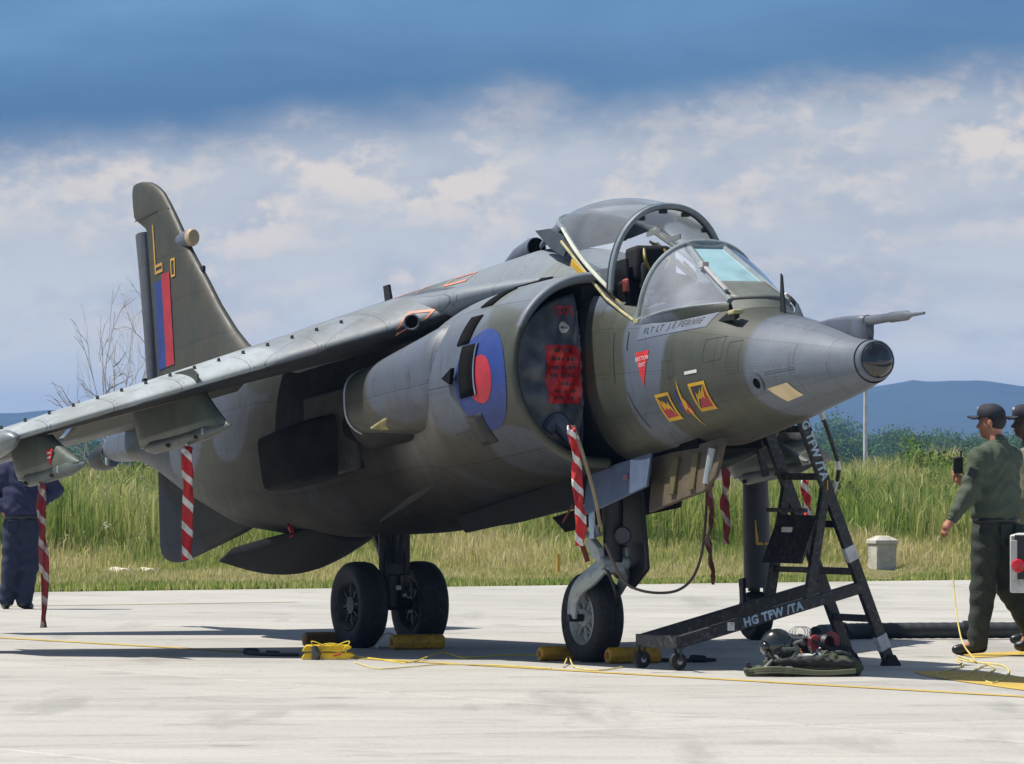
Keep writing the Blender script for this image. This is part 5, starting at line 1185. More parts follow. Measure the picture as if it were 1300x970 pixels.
MB().box((1.96, -.50, 2.245), (.08, .04, .03)).build('latch', CREAM, ws, bevel=.005)
# ---- canopy, slid open
cn = bpy.data.objects.new('canopy', None); COL.objects.link(cn); cn.parent = jet; cn['label'] = 'clear bubble canopy slid back on its rails'
NB = 41; rows = []
for f in np.linspace(0, 1, 26):
    x0 = 1.50 - .90 * f; zf = 2.53 + .58 * f; zt = 3.12 + .20 * math.sin(math.pi * min(1, f * .62 + .02)) - .04 * f ** 3; hw = .46 - .10 * f ** 1.6 + .02 * math.sin(math.pi * f)
    rows.append(arch(x0, zf, zt, hw, .08 * (1 - f) - .30 * f, NB, 2.2))
V = np.array([p for r_ in rows for p in r_])
gl = obj('acrylic_shell', V, [(i * NB + j, (i + 1) * NB + j, (i + 1) * NB + j + 1, i * NB + j + 1) for i in range(25) for j in range(NB - 1)], ACRYL, cn); fix_normals(gl)
MB().tube(rows[0], .021, 10).build('canopy_bow', FRAMEP, cn); MB().tube([p + np.array([-.02, 0, 0]) for p in rows[0]], .026, 10).build('bow_seal', mat('seal_dark', lin((52, 62, 76)), .5), cn)
MB().tube(rows[-1], .018, 8).build('rear_frame', FRAMEP, cn)
for j in (0, NB - 1): MB().tube([r_[j] for r_ in rows], .015, 8, flat=1.3).build('lower_frame', mat('pale_frame', lin((188, 190, 176)), .45, dirt=(.2, .2, .15), dirt_amt=.5), cn)
# metal tail of the canopy
R2 = [rows[-1]] + [arch(x, zf, zt, hw, 0, NB, 2.2) for x, zf, zt, hw in ((.32, 3.09, 3.24, .33), (.10, 3.085, 3.21, .28), (-.12, 3.08, 3.17, .2), (-.30, 3.08, 3.13, .1))]
V = np.array([p for r_ in R2 for p in r_]); o = obj('canopy_tail', V, [(i * NB + j, (i + 1) * NB + j, (i + 1) * NB + j + 1, i * NB + j + 1) for i in range(4) for j in range(NB - 1)], DGREY, cn); fix_normals(o)
mb = MB(); mb.prism([(.58, -.36, 3.06), (.66, -.36, 2.96), (.62, -.37, 2.90), (.40, -.37, 3.0), (.16, -.36, 3.16), (.4, -.36, 3.14)], (0, 1, .1), .02).build('tail_flange', mat('dark_flange', lin((64, 72, 78)), .5), cn)
mb = MB()
for x in (1.05, .75): mb.box((x, .30, 2.98 + (1.05 - x) * .3), (.22, .01, .035))
mb.build('white_label', WHITE, cn)
mb = MB()
for k in range(9, NB - 9, 5): p = rows[0][k]; mb.box(p + np.array([-.03, 0, -.035]), (.03, .06, .03))
mb.build('canopy_latch', BLACK, cn, bevel=.004)
# rails
for s in (-1, 1):
    rl = [(1.93, s * .515, 2.255), (1.70, s * .50, 2.36), (1.46, s * .485, 2.48), (1.1, s * .44, 2.70), (.62, s * .39, 3.01)]
    MB().tube(rl, .011, 8).build('canopy_rail', CREAM, jet); MB().tube([(p[0], p[1] - s * .055, p[2] + .012) for p in rl], .011, 8).build('canopy_rail', mat('yellow_primer', lin((128, 116, 62)), .5, dirt=(.08, .07, .03), dirt_amt=.6), jet)
    MB().tube([(p[0], p[1] - s * .028, p[2] - .006) for p in rl], .016, 8).build('rail_channel', DARKMET, jet)
    mb = MB(); mb.box((1.0, s * .455, 2.75), (.26, .010, .05), np.array(Matrix.Rotation(math.radians(33), 3, 'Y'))).build('yellow_plate', YELLOW, jet, bevel=.003)
    MB().tube(spline([(1.95, s * .42, 2.24), (1.7, s * .40, 2.30), (1.45, s * .40, 2.42), (1.38, s * .40, 2.55)], 5), .012, 8).build('coaming_tube', FRAMEP, jet)
# cockpit tub
mb = MB(); mb.box((1.48, -.47, 2.0), (1.02, .01, .5)); mb.box((1.48, .47, 2.0), (1.02, .01, .5)); mb.box((1.48, 0, 1.72), (1.02, .95, .01)); mb.box((1.02, 0, 2.2), (.01, .9, .95)); mb.box((1.98, 0, 1.95), (.01, .95, .5)); mb.build('cockpit_tub', mat('cockpit_black', (.02, .021, .022), .8), jet, False)
MB().prism([(1.0, -.36, 2.58), (1.0, .36, 2.58), (.55, .33, 2.86), (.55, -.33, 2.86)], (.5, 0, 1), .03).build('rear_deck', mat('deck_grey', lin((120, 130, 134)), .5, dirt=(.05, .05, .05), dirt_amt=.5), jet)
# instrument coaming, gunsight
V = []
mb = MB(); mb.box((2.12, 0, 2.33), (.30, .62, .16)); mb.box((1.99, 0, 2.26), (.03, .7, .24)); mb.build('instrument_coaming', SEATM, jet, bevel=.03)
mb = MB(); mb.box((2.02, 0, 2.46), (.16, .18, .10)); o = mb.build('gunsight', BLACK, jet, bevel=.015); MB().prism([(2.12, -.08, 2.50), (2.12, .08, 2.50), (2.05, .08, 2.66), (2.05, -.08, 2.66)], (1, 0, .4), .005).build('reflector_glass', WFRONT, o, False)
# ejection seat
st = bpy.data.objects.new('ejection_seat', None); COL.objects.link(st); st.parent = jet; st['label'] = 'black ejection seat with red and white fittings'
mb = MB(); mb.box((1.18, 0, 2.25), (.12, .44, .80)); mb.box((1.40, 0, 1.95), (.46, .46, .16)); mb.build('seat_pan', SEATM, st, bevel=.03)
mb = MB(); mb.box((1.22, 0, 2.76), (.20, .30, .26)); mb.box((1.30, 0, 2.66), (.1, .24, .22)); mb.build('headrest', SEATM, st, bevel=.035)
mb = MB(); mb.box((1.12, .19, 2.66), (.26, .03, .40)); mb.box((1.12, -.19, 2.60), (.26, .03, .40)); mb.build('seat_rail', DARKMET, st, bevel=.006)
for s in (-1, 1): MB().tube(spline([(1.31, s * .08, 2.86), (1.36, s * .10, 2.78), (1.34, s * .06, 2.70)], 6), .012, 8).build('face_blind_handle', mat('handle_yellow_black', (.25, .2, .02), .5), st)
mb = MB(); mb.tube(spline([(1.30, -.10, 2.6), (1.38, -.12, 2.4), (1.42, -.09, 2.2), (1.40, -.05, 2.06)], 5), .022, 8, flat=.4); mb.tube(spline([(1.30, .10, 2.6), (1.38, .12, 2.4), (1.42, .09, 2.2), (1.40, .05, 2.06)], 5), .022, 8, flat=.4); mb.build('harness', mat('webbing_grey', (.14, .15, .16), .8), st)
MB().box((1.25, -.21, 2.60), (.07, .03, .10)).build('red_fitting', mat('salmon_red', lin((214, 110, 96)), .6), st, bevel=.012)
mb = MB()
rr = np.random.default_rng(8)
for k in range(26):
    p = np.array([1.12 + rr.random() * .5, -.30 + rr.random() * .26, 2.12 + rr.random() * .42]); mb.box(p, rr.random(3) * .035 + .012)
mb.build('seat_fittings', mat('fitting_white', (.5, .5, .5), .4, .5), st, kind='stuff')
mb = MB()
for k in range(14):
    p = np.array([1.15 + rr.random() * .3, -.35 + rr.random() * .3, 2.15 + rr.random() * .3]); mb.tube(spline([p, p + rr.normal(0, .07, 3), p + rr.normal(0, .1, 3) + [.06, 0, -.05], p + [.12, 0, -.15]], 4), .007, 5)
mb.build('seat_hoses', DARKMET, st, kind='stuff')

# ================================================================= STREAMERS
def stripe_mat(name, red, white, freq=1., slope=1., dirt=.3):
    m = bpy.data.materials.new(name); m.use_nodes = True; t = m.node_tree; p = t.nodes['Principled BSDF']
    uv = nd(t, 'ShaderNodeUVMap'); s = nd(t, 'ShaderNodeSeparateXYZ'); t.links.new(uv.outputs[0], s.inputs[0])
    ph = math_n(t, 'FRACT', math_n(t, 'ADD', math_n(t, 'MULTIPLY', s.outputs[1], freq), math_n(t, 'MULTIPLY', s.outputs[0], slope)))
    f = math_n(t, 'LESS_THAN', ph, .30)
    n = nd(t, 'ShaderNodeTexNoise'); n.inputs['Scale'].default_value = 14; n.inputs['Detail'].default_value = 6; tc = nd(t, 'ShaderNodeTexCoord'); t.links.new(tc.outputs['Object'], n.inputs['Vector'])
    c = mixc(t, f, red, white); c = mixc(t, math_n(t, 'MULTIPLY', smooth(t, n.outputs['Fac'], .45, .7), dirt), c, (.12, .06, .05)); t.links.new(c, p.inputs['Base Color']); p.inputs['Roughness'].default_value = .7
    return m
STR1 = stripe_mat('red_white_streamer', lin((190, 36, 40)), (.72, .71, .68), 5.2, -.42)
STR2 = stripe_mat('dull_red_white_streamer', lin((140, 40, 44)), (.5, .45, .42), 4.8, -.42, .6)
STR3 = stripe_mat('dark_red_streamer', lin((92, 30, 34)), (.2, .12, .11), 2.6, -.4, .7)
def streamer(name, pts, width, m, label, twist=0., yaw=0., cordtop=None):
    P = spline(pts, 10); n = len(P); V = []; uv = []; L = 0; k = 7
    sd_ = P[0][0] * 7; P = P + np.array([[.006 * math.sin(i * .35 + sd_) * min(1, i / 8), .02 * math.sin(i * .27 + sd_), 0] for i in range(n)])
    for i in range(n):
        if i: L += np.linalg.norm(P[i] - P[i - 1])
        a = yaw + twist * i / n + .25 * math.sin(i * .5)
        wv_ = np.array([math.cos(a), math.sin(a), 0]); nn = np.array([-math.sin(a), math.cos(a), 0]); wd = width * (1 if i > 2 else .45 + .18 * i) * (1 - .10 * math.sin(i * .55 + sd_) ** 2)
        for j in range(k):
            s = j / (k - 1) - .5; V.append(P[i] + wv_ * s * wd + nn * (.012 * math.sin(s * 8 + i * .6) + .008 * math.sin(i * 1.1 + s * 3))); uv.append((s + .5, L))
    F = [(i * k + j, i * k + j + 1, (i + 1) * k + j + 1, (i + 1) * k + j) for i in range(n - 1) for j in range(k - 1)]
    e = empty(name, P[0]); tag(e, label, 'streamer', 'red warning streamers hanging from the jet')
    o = obj('ribbon', np.array(V) - P[0], F, m, e, uv=uv); o.modifiers.new('t', 'SOLIDIFY').thickness = .003
    if cordtop is not None:
        MB().tube([np.array(cordtop) - P[0], np.array([0, 0, .0])], .006, 8).build('pin', STEEL, e)
    return e
def pz(px, py, D): return np.array([(px - 650) / 7200 * D * 1.0, D, CAM_H + (575 - py) / 7200 * D])
D = 42.9
streamer('warning_streamer', [pz(237, 566, D), pz(238, 580, D), pz(238, 640, D), pz(238.5, 711, D)], .088, STR1, 'bright red and white streamer hanging from the inner wing pylon', 0, .1, pz(235, 552, D))
streamer('warning_streamer', [pz(52, 612, D), pz(53, 640, D), pz(55, 700, D), pz(57, 797, D)], .075, STR2, 'dull red and white streamer hanging from the outer wing pylon, nearest the left edge', .5, .3, pz(52, 603, D))
D = 39.6
streamer('warning_streamer', [pz(724, 540, D), pz(729, 558, D), pz(733, 600, D), pz(736, 650, D), pz(737, 693, D)], .078, STR1, 'red and white streamer hanging from the near intake cover beside the nose leg', .2, .15)
D = 41.
streamer('warning_streamer', [pz(920, 575, D), pz(921, 600, D), pz(921, 640, D), pz(922, 690, D)], .066, STR2, 'dull red and white streamer hanging behind the brown bay door', .3, .2)
streamer('warning_streamer', [pz(902, 600, 40.6), pz(902, 640, 40.6), pz(901, 690, 40.6), pz(905, 742, 40.6)], .05, STR3, 'thin dark red streamer below the brown bay door', .9, .5)
streamer('warning_streamer', [pz(1021, 607, 44), pz(1022, 625, 44), pz(1026, 650, 44), pz(1030, 680, 44)], .07, STR1, 'red and white streamer glimpsed through the boarding ladder', .2, .2)
D = 45.5
streamer('warning_streamer', [pz(366, 652, D), pz(367, 660, D), pz(369, 672, D), pz(372, 682, D)], .04, mat('plain_red_ribbon', lin((150, 24, 28)), .6), 'short plain red streamer under the belly above the airbrake', .3, .1)
# cloth ties by the nose leg
mb = MB(); mb.tube(spline([pz(728, 540, 39.6), pz(741, 580, 39.6), pz(755, 630, 39.9), pz(762, 668, 40.4)], 8), .013, 8, flat=.5); o = mb.build('webbing_strap', mat('khaki_webbing', lin((132, 122, 104)), .8)); tag(o, 'khaki webbing strap from the intake cover to the nose leg', 'strap')
mb = MB(); mb.tube(spline([pz(768, 690, 40.6), pz(790, 735, 40.6), pz(815, 750, 40.6), pz(850, 752, 40.6), pz(872, 742, 40.6), pz(885, 722, 40.6), pz(893, 690, 40.6), pz(897, 640, 40.7), pz(897, 605, 40.8)], 8), .010, 8); o = mb.build('ground_cable', mat('brown_cable', lin((92, 78, 72)), .6)); tag(o, 'brown cable looping in the air from the nose leg to the bay door', 'cable')
o = MB().tube(spline([pz(738, 690, 40.2), pz(742, 700, 40.2), pz(746, 713, 40.2)], 6), .018, 6, flat=.4).build('safety_pin_tie', mat('maroon_tape', lin((96, 36, 34)), .8)); tag(o, 'short maroon tie dangling at the foot of the streamer beside the nose leg', 'tie')
o = MB().tube(spline([pz(727, 641, 40.3), pz(722, 650, 40.3), pz(714, 664, 40.3)], 6), .008, 6).build('safety_pin_tie', MATS['maroon_tape']); tag(o, 'thin maroon tie hanging from the belly left of the nose leg streamer', 'tie')

# ================================================================= LADDER
def ladder():
    e = empty('boarding_ladder', (2.0, 40.5, 0)); tag(e, 'black wheeled boarding ladder with white stencilled bars standing by the nose', 'ladder')
    O = np.array([2.0, 40.5, 0]); K = mat('ladder_black', (.013, .014, .015), .45, var=.4, dirt=(.22, .22, .21), dirt_amt=.35, scale=11, bump=.3, bscale=40)
    ex = np.array([-.48, .877, 0]) * .53; rd = np.array([.84, .54, 0])      # rung direction, rail direction
    footA = np.array([2.71, 40.8, .03]); topA = np.array([1.86, 40.26, 2.32])
    def sA(z): return footA + (topA - footA) * (z - .03) / 2.29
    def part(n, a, b, w, h, up=(0, 0, 1), m=K): return MB().bar(np.array(a) - O, np.array(b) - O, w, h, up).build(n, m, e, bevel=.004)
    for off in (0 * ex, ex):
        part('stile', footA + off, topA + off, .045, .085, rd)
        MB().prism([footA + off - O + q for q in (np.array([-.05, -.03, -.03]), np.array([.075, .01, -.03]), np.array([.03, .01, .05]), np.array([-.02, -.02, .05]))], (-.5, .8, 0), .08).build('foot', RUBBER, e, bevel=.01)
    for z in (.34, .68, 1.02, 1.36, 1.70, 2.02): part('rung', sA(z), sA(z) + ex, .05, .06, rd)
    # base rails to the casters
    cA = np.array([1.17, 39.82, .20]); rails = []
    for off in (0 * ex, ex):
        rails.append(part('base_rail', cA + off, sA(.57) + off, .05, .085))
    part('crossbar', cA - ex * .04, cA + ex * 1.05, .06, .09)
    MB().box(cA + ex * .5 + rd * .06 + [0, 0, .03] - O, (.1, .1, .02)).build('tread_plate', K, e)
    for f in (.02, .98):
        c = cA + ex * f - O; c[2] = .065
        w = MB(); w.lathe([(-.022, .02), (-.024, .045), (-.018, .063), (.018, .063), (.024, .045), (.022, .02)], c, (-.5, .85, 0), 28, True); w_ = w.build('caster_wheel', RUBBER, e, autos=40)
        w = MB(); w.lathe([(-.026, .0005), (-.027, .022)], c, (-.5, .85, 0), 16); w.lathe([(.026, .0005), (.027, .022)], c, (-.5, .85, 0), 16); w.build('hub', SILVER, w_)
        mb = MB()
        for s in (-1, 1): mb.bar(c + np.array([-.5, .85, 0]) * .034 * s, c + np.array([-.5, .85, 0]) * .034 * s + [.0, 0, .10], .02, .006, (-.5, .85, 0))
        mb.box(c + [0, 0, .095], (.08, .08, .012)); mb.build('caster_fork', K, e)
    # rear braces and platform panel
    for off in (0 * ex, ex):
        fr = (cA + (sA(.57) - cA) * .70) + off; part('brace', fr, sA(1.30) + off, .045, .07, rd)
    part('brace_rung', cA + (sA(.57) - cA) * .74 + [0, 0, .22], cA + (sA(.57) - cA) * .74 + [0, 0, .22] + ex, .04, .05, rd)
    pa = cA + (sA(.57) - cA) * .72; top = sA(1.30)
    q0 = pa + (top - pa) * .33 - rd * .03; q1 = pa + (top - pa) * .74 - rd * .03
    pl = MB().prism([q0 - O + rd * -.10, q0 - O + ex + rd * -.10, q1 - O + ex, q1 - O], np.cross(ex, q1 - q0), .02).build('back_panel', K, e)
    MB().prism([(q1 - O) + ex * f + (q0 - q1) * g - rd * .03 - np.array([0, .03, 0]) for f, g in ((.55, .25), (.82, .25), (.82, .42), (.55, .42))], (1, .2, .2), .004).build('paper_label', WHITE, pl)
    part('tie_bar', sA(1.12) - rd * .25, sA(1.12) + ex - rd * .25, .03, .03)
    # tapered upper struts
    part('upper_strut', sA(1.36) - rd * .16 + ex, sA(1.95) - rd * .05 + ex, .035, .05, rd)
    # handrail: hooped tube with white tape
    hp = [(1058, 622), (1064, 604), (1063, 585), (1052, 550), (1042, 520), (1030, 465), (1019, 412), (1012, 390), (1001, 377), (988, 374), (974, 380)]
    dep = [40.83, 40.75, 40.70, 40.62, 40.55, 40.45, 40.38, 40.36, 40.4, 40.5, 40.6]
    pts = spline([pz(a, b, d) - O for (a, b), d in zip(hp, dep)], 6); n = len(pts)
    MB().tube(pts, .016, 10).build('handrail', K, e)
    for i0, i1 in ((0, 5), (9, 13), (22, 26), (n - 12, n)): MB().tube(pts[i0:i1], .0185, 10).build('tape_band', mat('worn_white_tape', (.62, .62, .62), .6, dirt=(.1, .1, .1), dirt_amt=.6), e)
    part('handrail_bracket', sA(1.27), pts[0] + O, .02, .03)
    # white tape bands on the near stile
    for z in (.12, .76):
        a = sA(z) - O; b = sA(z + .10) - O; MB().bar(a, b, .052, .092, rd).build('tape_band', MATS['worn_white_tape'], e)
    MB().box(cA + (sA(.57) - cA) * .26 + np.array([.43, -.026, 0]) * .06 - O + [0, 0, .01], (.05, .055, .06)).build('tape_band', MATS['worn_white_tape'], e)
    # stencilled lettering on the stile and on the base rail
    def lettering(s, size, org, xd, parent_n, nrm, m):
        xd = np.array(xd) / np.linalg.norm(xd); nrm = np.array(nrm, float); nrm -= xd * (nrm @ xd); nrm /= np.linalg.norm(nrm); yd = np.cross(nrm, xd)
        V = []; F = []
        for P in text_polys(s, size, 1.1, .004):
            b = len(V); V += [org - O + xd * p[0] + yd * p[1] for p in P]; F.append(tuple(range(b, len(V))))
        o = obj(parent_n, V, F, m, e, False, kind='stuff'); return o
    nr = -np.array([-.48, .877, 0]); LW = mat('white_stencil', lin((176, 198, 216)), .6, dirt=(.1, .1, .12), dirt_amt=.5)
    lettering('HG TFW /TA', .085, sA(1.58) + nr * .0255, footA - topA, 'stencil_lettering', nr, LW)
    rv = sA(.57) - cA; lettering('HG TFW /TA', .085, cA + rv * .50 + nr * .0275, rv, 'stencil_lettering', nr, LW)
    MB().box(sA(1.30) + nr * .026 - O, (.01, .012, .07)).build('yellow_fleck', YELLOW, e)
ladder()

# ================================================================= SDF bodies
def sdf_mesh(prims, vox, k=.03, noise=None, pad=.05):
    """prims: ('c',p0,p1,r0,r1[,flat matrix]) tapered capsule or ('e',c,radii,R) ellipsoid. smooth union -> surface nets"""
    lo = np.full(3, 1e9); hi = -lo
    for p in prims:
        if p[0] == 'c': R = max(p[3], p[4]); a = np.minimum(p[1], p[2]) - R; b = np.maximum(p[1], p[2]) + R
        else: R = max(p[2]); a = np.array(p[1]) - R; b = np.array(p[1]) + R
        lo = np.minimum(lo, a); hi = np.maximum(hi, b)
    lo -= pad; hi += pad; N = np.ceil((hi - lo) / vox).astype(int) + 1
    f = np.full(N, .2, dtype=np.float32); ax = [lo[i] + np.arange(N[i]) * vox for i in range(3)]
    for p in prims:
        kk = p[5] if p[0] == 'c' and len(p) > 5 else (p[4] if p[0] == 'e' and len(p) > 4 else k)
        if p[0] == 'c': R = max(p[3], p[4]) + pad + kk; a = np.minimum(p[1], p[2]) - R; b = np.maximum(p[1], p[2]) + R
        else: R = max(p[2]) + pad + kk; a = np.array(p[1]) - R; b = np.array(p[1]) + R
        i0 = np.maximum(((a - lo) / vox).astype(int), 0); i1 = np.minimum(((b - lo) / vox).astype(int) + 2, N)
        X, Y, Z = np.meshgrid(ax[0][i0[0]:i1[0]], ax[1][i0[1]:i1[1]], ax[2][i0[2]:i1[2]], indexing='ij')
        Q = np.stack([X, Y, Z], -1)
        if p[0] == 'c':
            p0 = np.array(p[1], float); d = np.array(p[2], float) - p0; t = np.clip(((Q - p0) @ d) / (d @ d + 1e-12), 0, 1)
            v = np.linalg.norm(Q - p0 - t[..., None] * d, axis=-1) - (p[3] + (p[4] - p[3]) * t)
        else:
            q = Q - np.array(p[1])
            if p[3] is not None: q = q @ np.array(p[3])
            rr_ = np.array(p[2]); l = np.linalg.norm(q / rr_, axis=-1); l2 = np.linalg.norm(q / rr_ ** 2, axis=-1); v = l * (l - 1) / (l2 + 1e-9)
        s = (slice(i0[0], i1[0]), slice(i0[1], i1[1]), slice(i0[2], i1[2])); g = f[s]
        h = np.clip(.5 + .5 * (g - v) / kk, 0, 1); f[s] = (g * (1 - h) + v * h - kk * h * (1 - h)).astype(np.float32)
    if noise is not None:
        X, Y, Z = np.meshgrid(*ax, indexing='ij'); f += noise(X, Y, Z).astype(np.float32) * (np.abs(f) < .06)
    ins = f < 0; C = np.zeros(tuple(N - 1), dtype=np.int8)
    for a in (0, 1):
        for b in (0, 1):
            for c in (0, 1): C += ins[a:N[0] - 1 + a, b:N[1] - 1 + b, c:N[2] - 1 + c]
    act = (C > 0) & (C < 8); idx = -np.ones(act.shape, dtype=np.int64); cells = np.argwhere(act); idx[act] = np.arange(len(cells))
    acc = np.zeros((len(cells), 3)); cnt = np.zeros(len(cells))
    cor = [(a, b, c) for a in (0, 1) for b in (0, 1) for c in (0, 1)]
    for i in range(8):
        for j in range(i + 1, 8):
            d = np.array(cor[j]) - cor[i]
            if np.abs(d).sum() != 1: continue
            fa = f[tuple((cells + cor[i]).T)]; fb = f[tuple((cells + cor[j]).T)]; x = (fa < 0) != (fb < 0); t = np.where(x, fa / np.where(x, fa - fb, 1), 0)
            acc[x] += (np.array(cor[i]) + t[:, None] * d)[x]; cnt[x] += 1
    V = lo + (cells + acc / cnt[:, None]) * vox; F = []
    for axn in range(3):
        sl = [slice(None)] * 3; sl2 = [slice(None)] * 3; sl[axn] = slice(0, -1); sl2[axn] = slice(1, None)
        ch = ins[tuple(sl)] != ins[tuple(sl2)]; e = np.argwhere(ch); u, w = [(1, 2), (2, 0), (0, 1)][axn]
        ok = (e[:, u] > 0) & (e[:, w] > 0) & (e[:, u] < N[u] - 1) & (e[:, w] < N[w] - 1); e = e[ok]
        du = np.zeros(3, int); du[u] = 1; dw = np.zeros(3, int); dw[w] = 1
        q = np.stack([idx[tuple((e - du - dw).T)], idx[tuple((e - dw).T)], idx[tuple(e.T)], idx[tuple((e - du).T)]], 1)
        flip = ~ins[tuple(e.T)]; q[flip] = q[flip][:, ::-1]; F.append(q)
    return V, np.vstack(F)
def wrinkle(s, amp, seed=0):
    def fn(X, Y, Z):
        a = np.sin(X * 31 * s + 4 * np.sin(Z * 9 + seed)) * np.sin(Z * 43 * s + 3 * np.sin(X * 17 + Y * 13 + seed)); b = np.sin((X + Y) * 57 * s + Z * 70 * s + seed) * .4
        return amp * (a + b)
    return fn
SKIN1 = mat('light_skin', lin((172, 118, 94)), .55, var=.08, scale=20); SKIN2 = mat('dark_skin', lin((70, 46, 36)), .5, var=.1, scale=20)
HAIRD = mat('dark_hair', (.012, .01, .009), .7)
JACK = mat('olive_jacket', lin((72, 82, 66)), .85, var=.12, scale=8, bump=.5, bscale=60); JACK2 = mat('light_olive_jacket', lin((108, 110, 88)), .85, var=.12, scale=8, bump=.5, bscale=60)
TROU = mat('dark_olive_trousers', lin((46, 52, 43)), .85, var=.15, scale=8, bump=.5, bscale=60); BOOT = mat('black_leather', (.015, .015, .015), .35)
NAVY = mat('navy_sweater', lin((36, 40, 70)), .9, var=.12, scale=12, bump=.6, bscale=90); NAVYT = mat('navy_trousers', lin((28, 37, 60)), .85, var=.12, scale=8, bump=.4, bscale=60)
CAPM = mat('navy_black_cap', (.016, .018, .028), .8, bump=.3)
def hand_prims(wrist, d, side_v, down, r_=.0):
    """palm + five curled fingers. d: direction of the hand, side_v: across the palm (thumb side), down: palm normal"""
    w = np.array(wrist, float); d = np.array(d, float) / np.linalg.norm(d); s = np.array(side_v, float); s -= d * (s @ d); s /= np.linalg.norm(s); n = np.cross(d, s) * down
    P = [('c', w, w + d * .075, .026, .030, .02), ('c', w + s * .016 + d * .02, w + s * .022 + d * .08, .018, .016, .02), ('c', w - s * .016 + d * .02, w - s * .024 + d * .078, .018, .015, .02)]
    for k, (o, L) in enumerate(((.030, .070), (.010, .080), (-.010, .074), (-.029, .058))):
        b = w + s * o + d * .085; m = b + d * L * .5 + n * .008; t = m + (d * .7 + n * .6) * L * .5; P += [('c', b, m, .0098, .009, .006), ('c', m, t, .009, .0075, .006)]
    b = w + s * .03 + d * .025; m = b + s * .028 + d * .03 + n * .01; P += [('c', b, m, .013, .011, .01), ('c', m, m + d * .032 + n * .012, .011, .009, .006)]
    return P
def head_prims(c, f, tilt=0.):
    """c head centre, f facing unit vector (horizontal)"""
    c = np.array(c, float); f = np.array([f[0], f[1], 0.]); f /= np.linalg.norm(f); l = np.array([-f[1], f[0], 0]); z = np.array([0, 0, 1.]); R = np.stack([f, l, z], 1)
    P = [('e', c + f * -.012 + z * .02, (.098, .078, .105), R), ('e', c + f * .025 - z * .05, (.068, .060, .075), R), ('e', c + f * .055 - z * .092, (.032, .032, .026), R, .02),
         ('c', c + f * .086 - z * .002, c + f * .108 - z * .035, .010, .015, .012), ('e', c + f * .083 - z * .064, (.016, .026, .010), R, .008), ('e', c + f * .078 + z * .022, (.016, .052, .012), R, .015)]
    for s in (-1, 1):
        P += [('e', c + f * -.01 + l * s * .08 - z * .008, (.020, .010, .033), R, .006), ('e', c + f * .078 + l * s * .032 + z * .004, (.012, .013, .009), R, .006), ('e', c + f * .055 + l * s * .042 - z * .035, (.025, .022, .022), R, .02)]
    return P
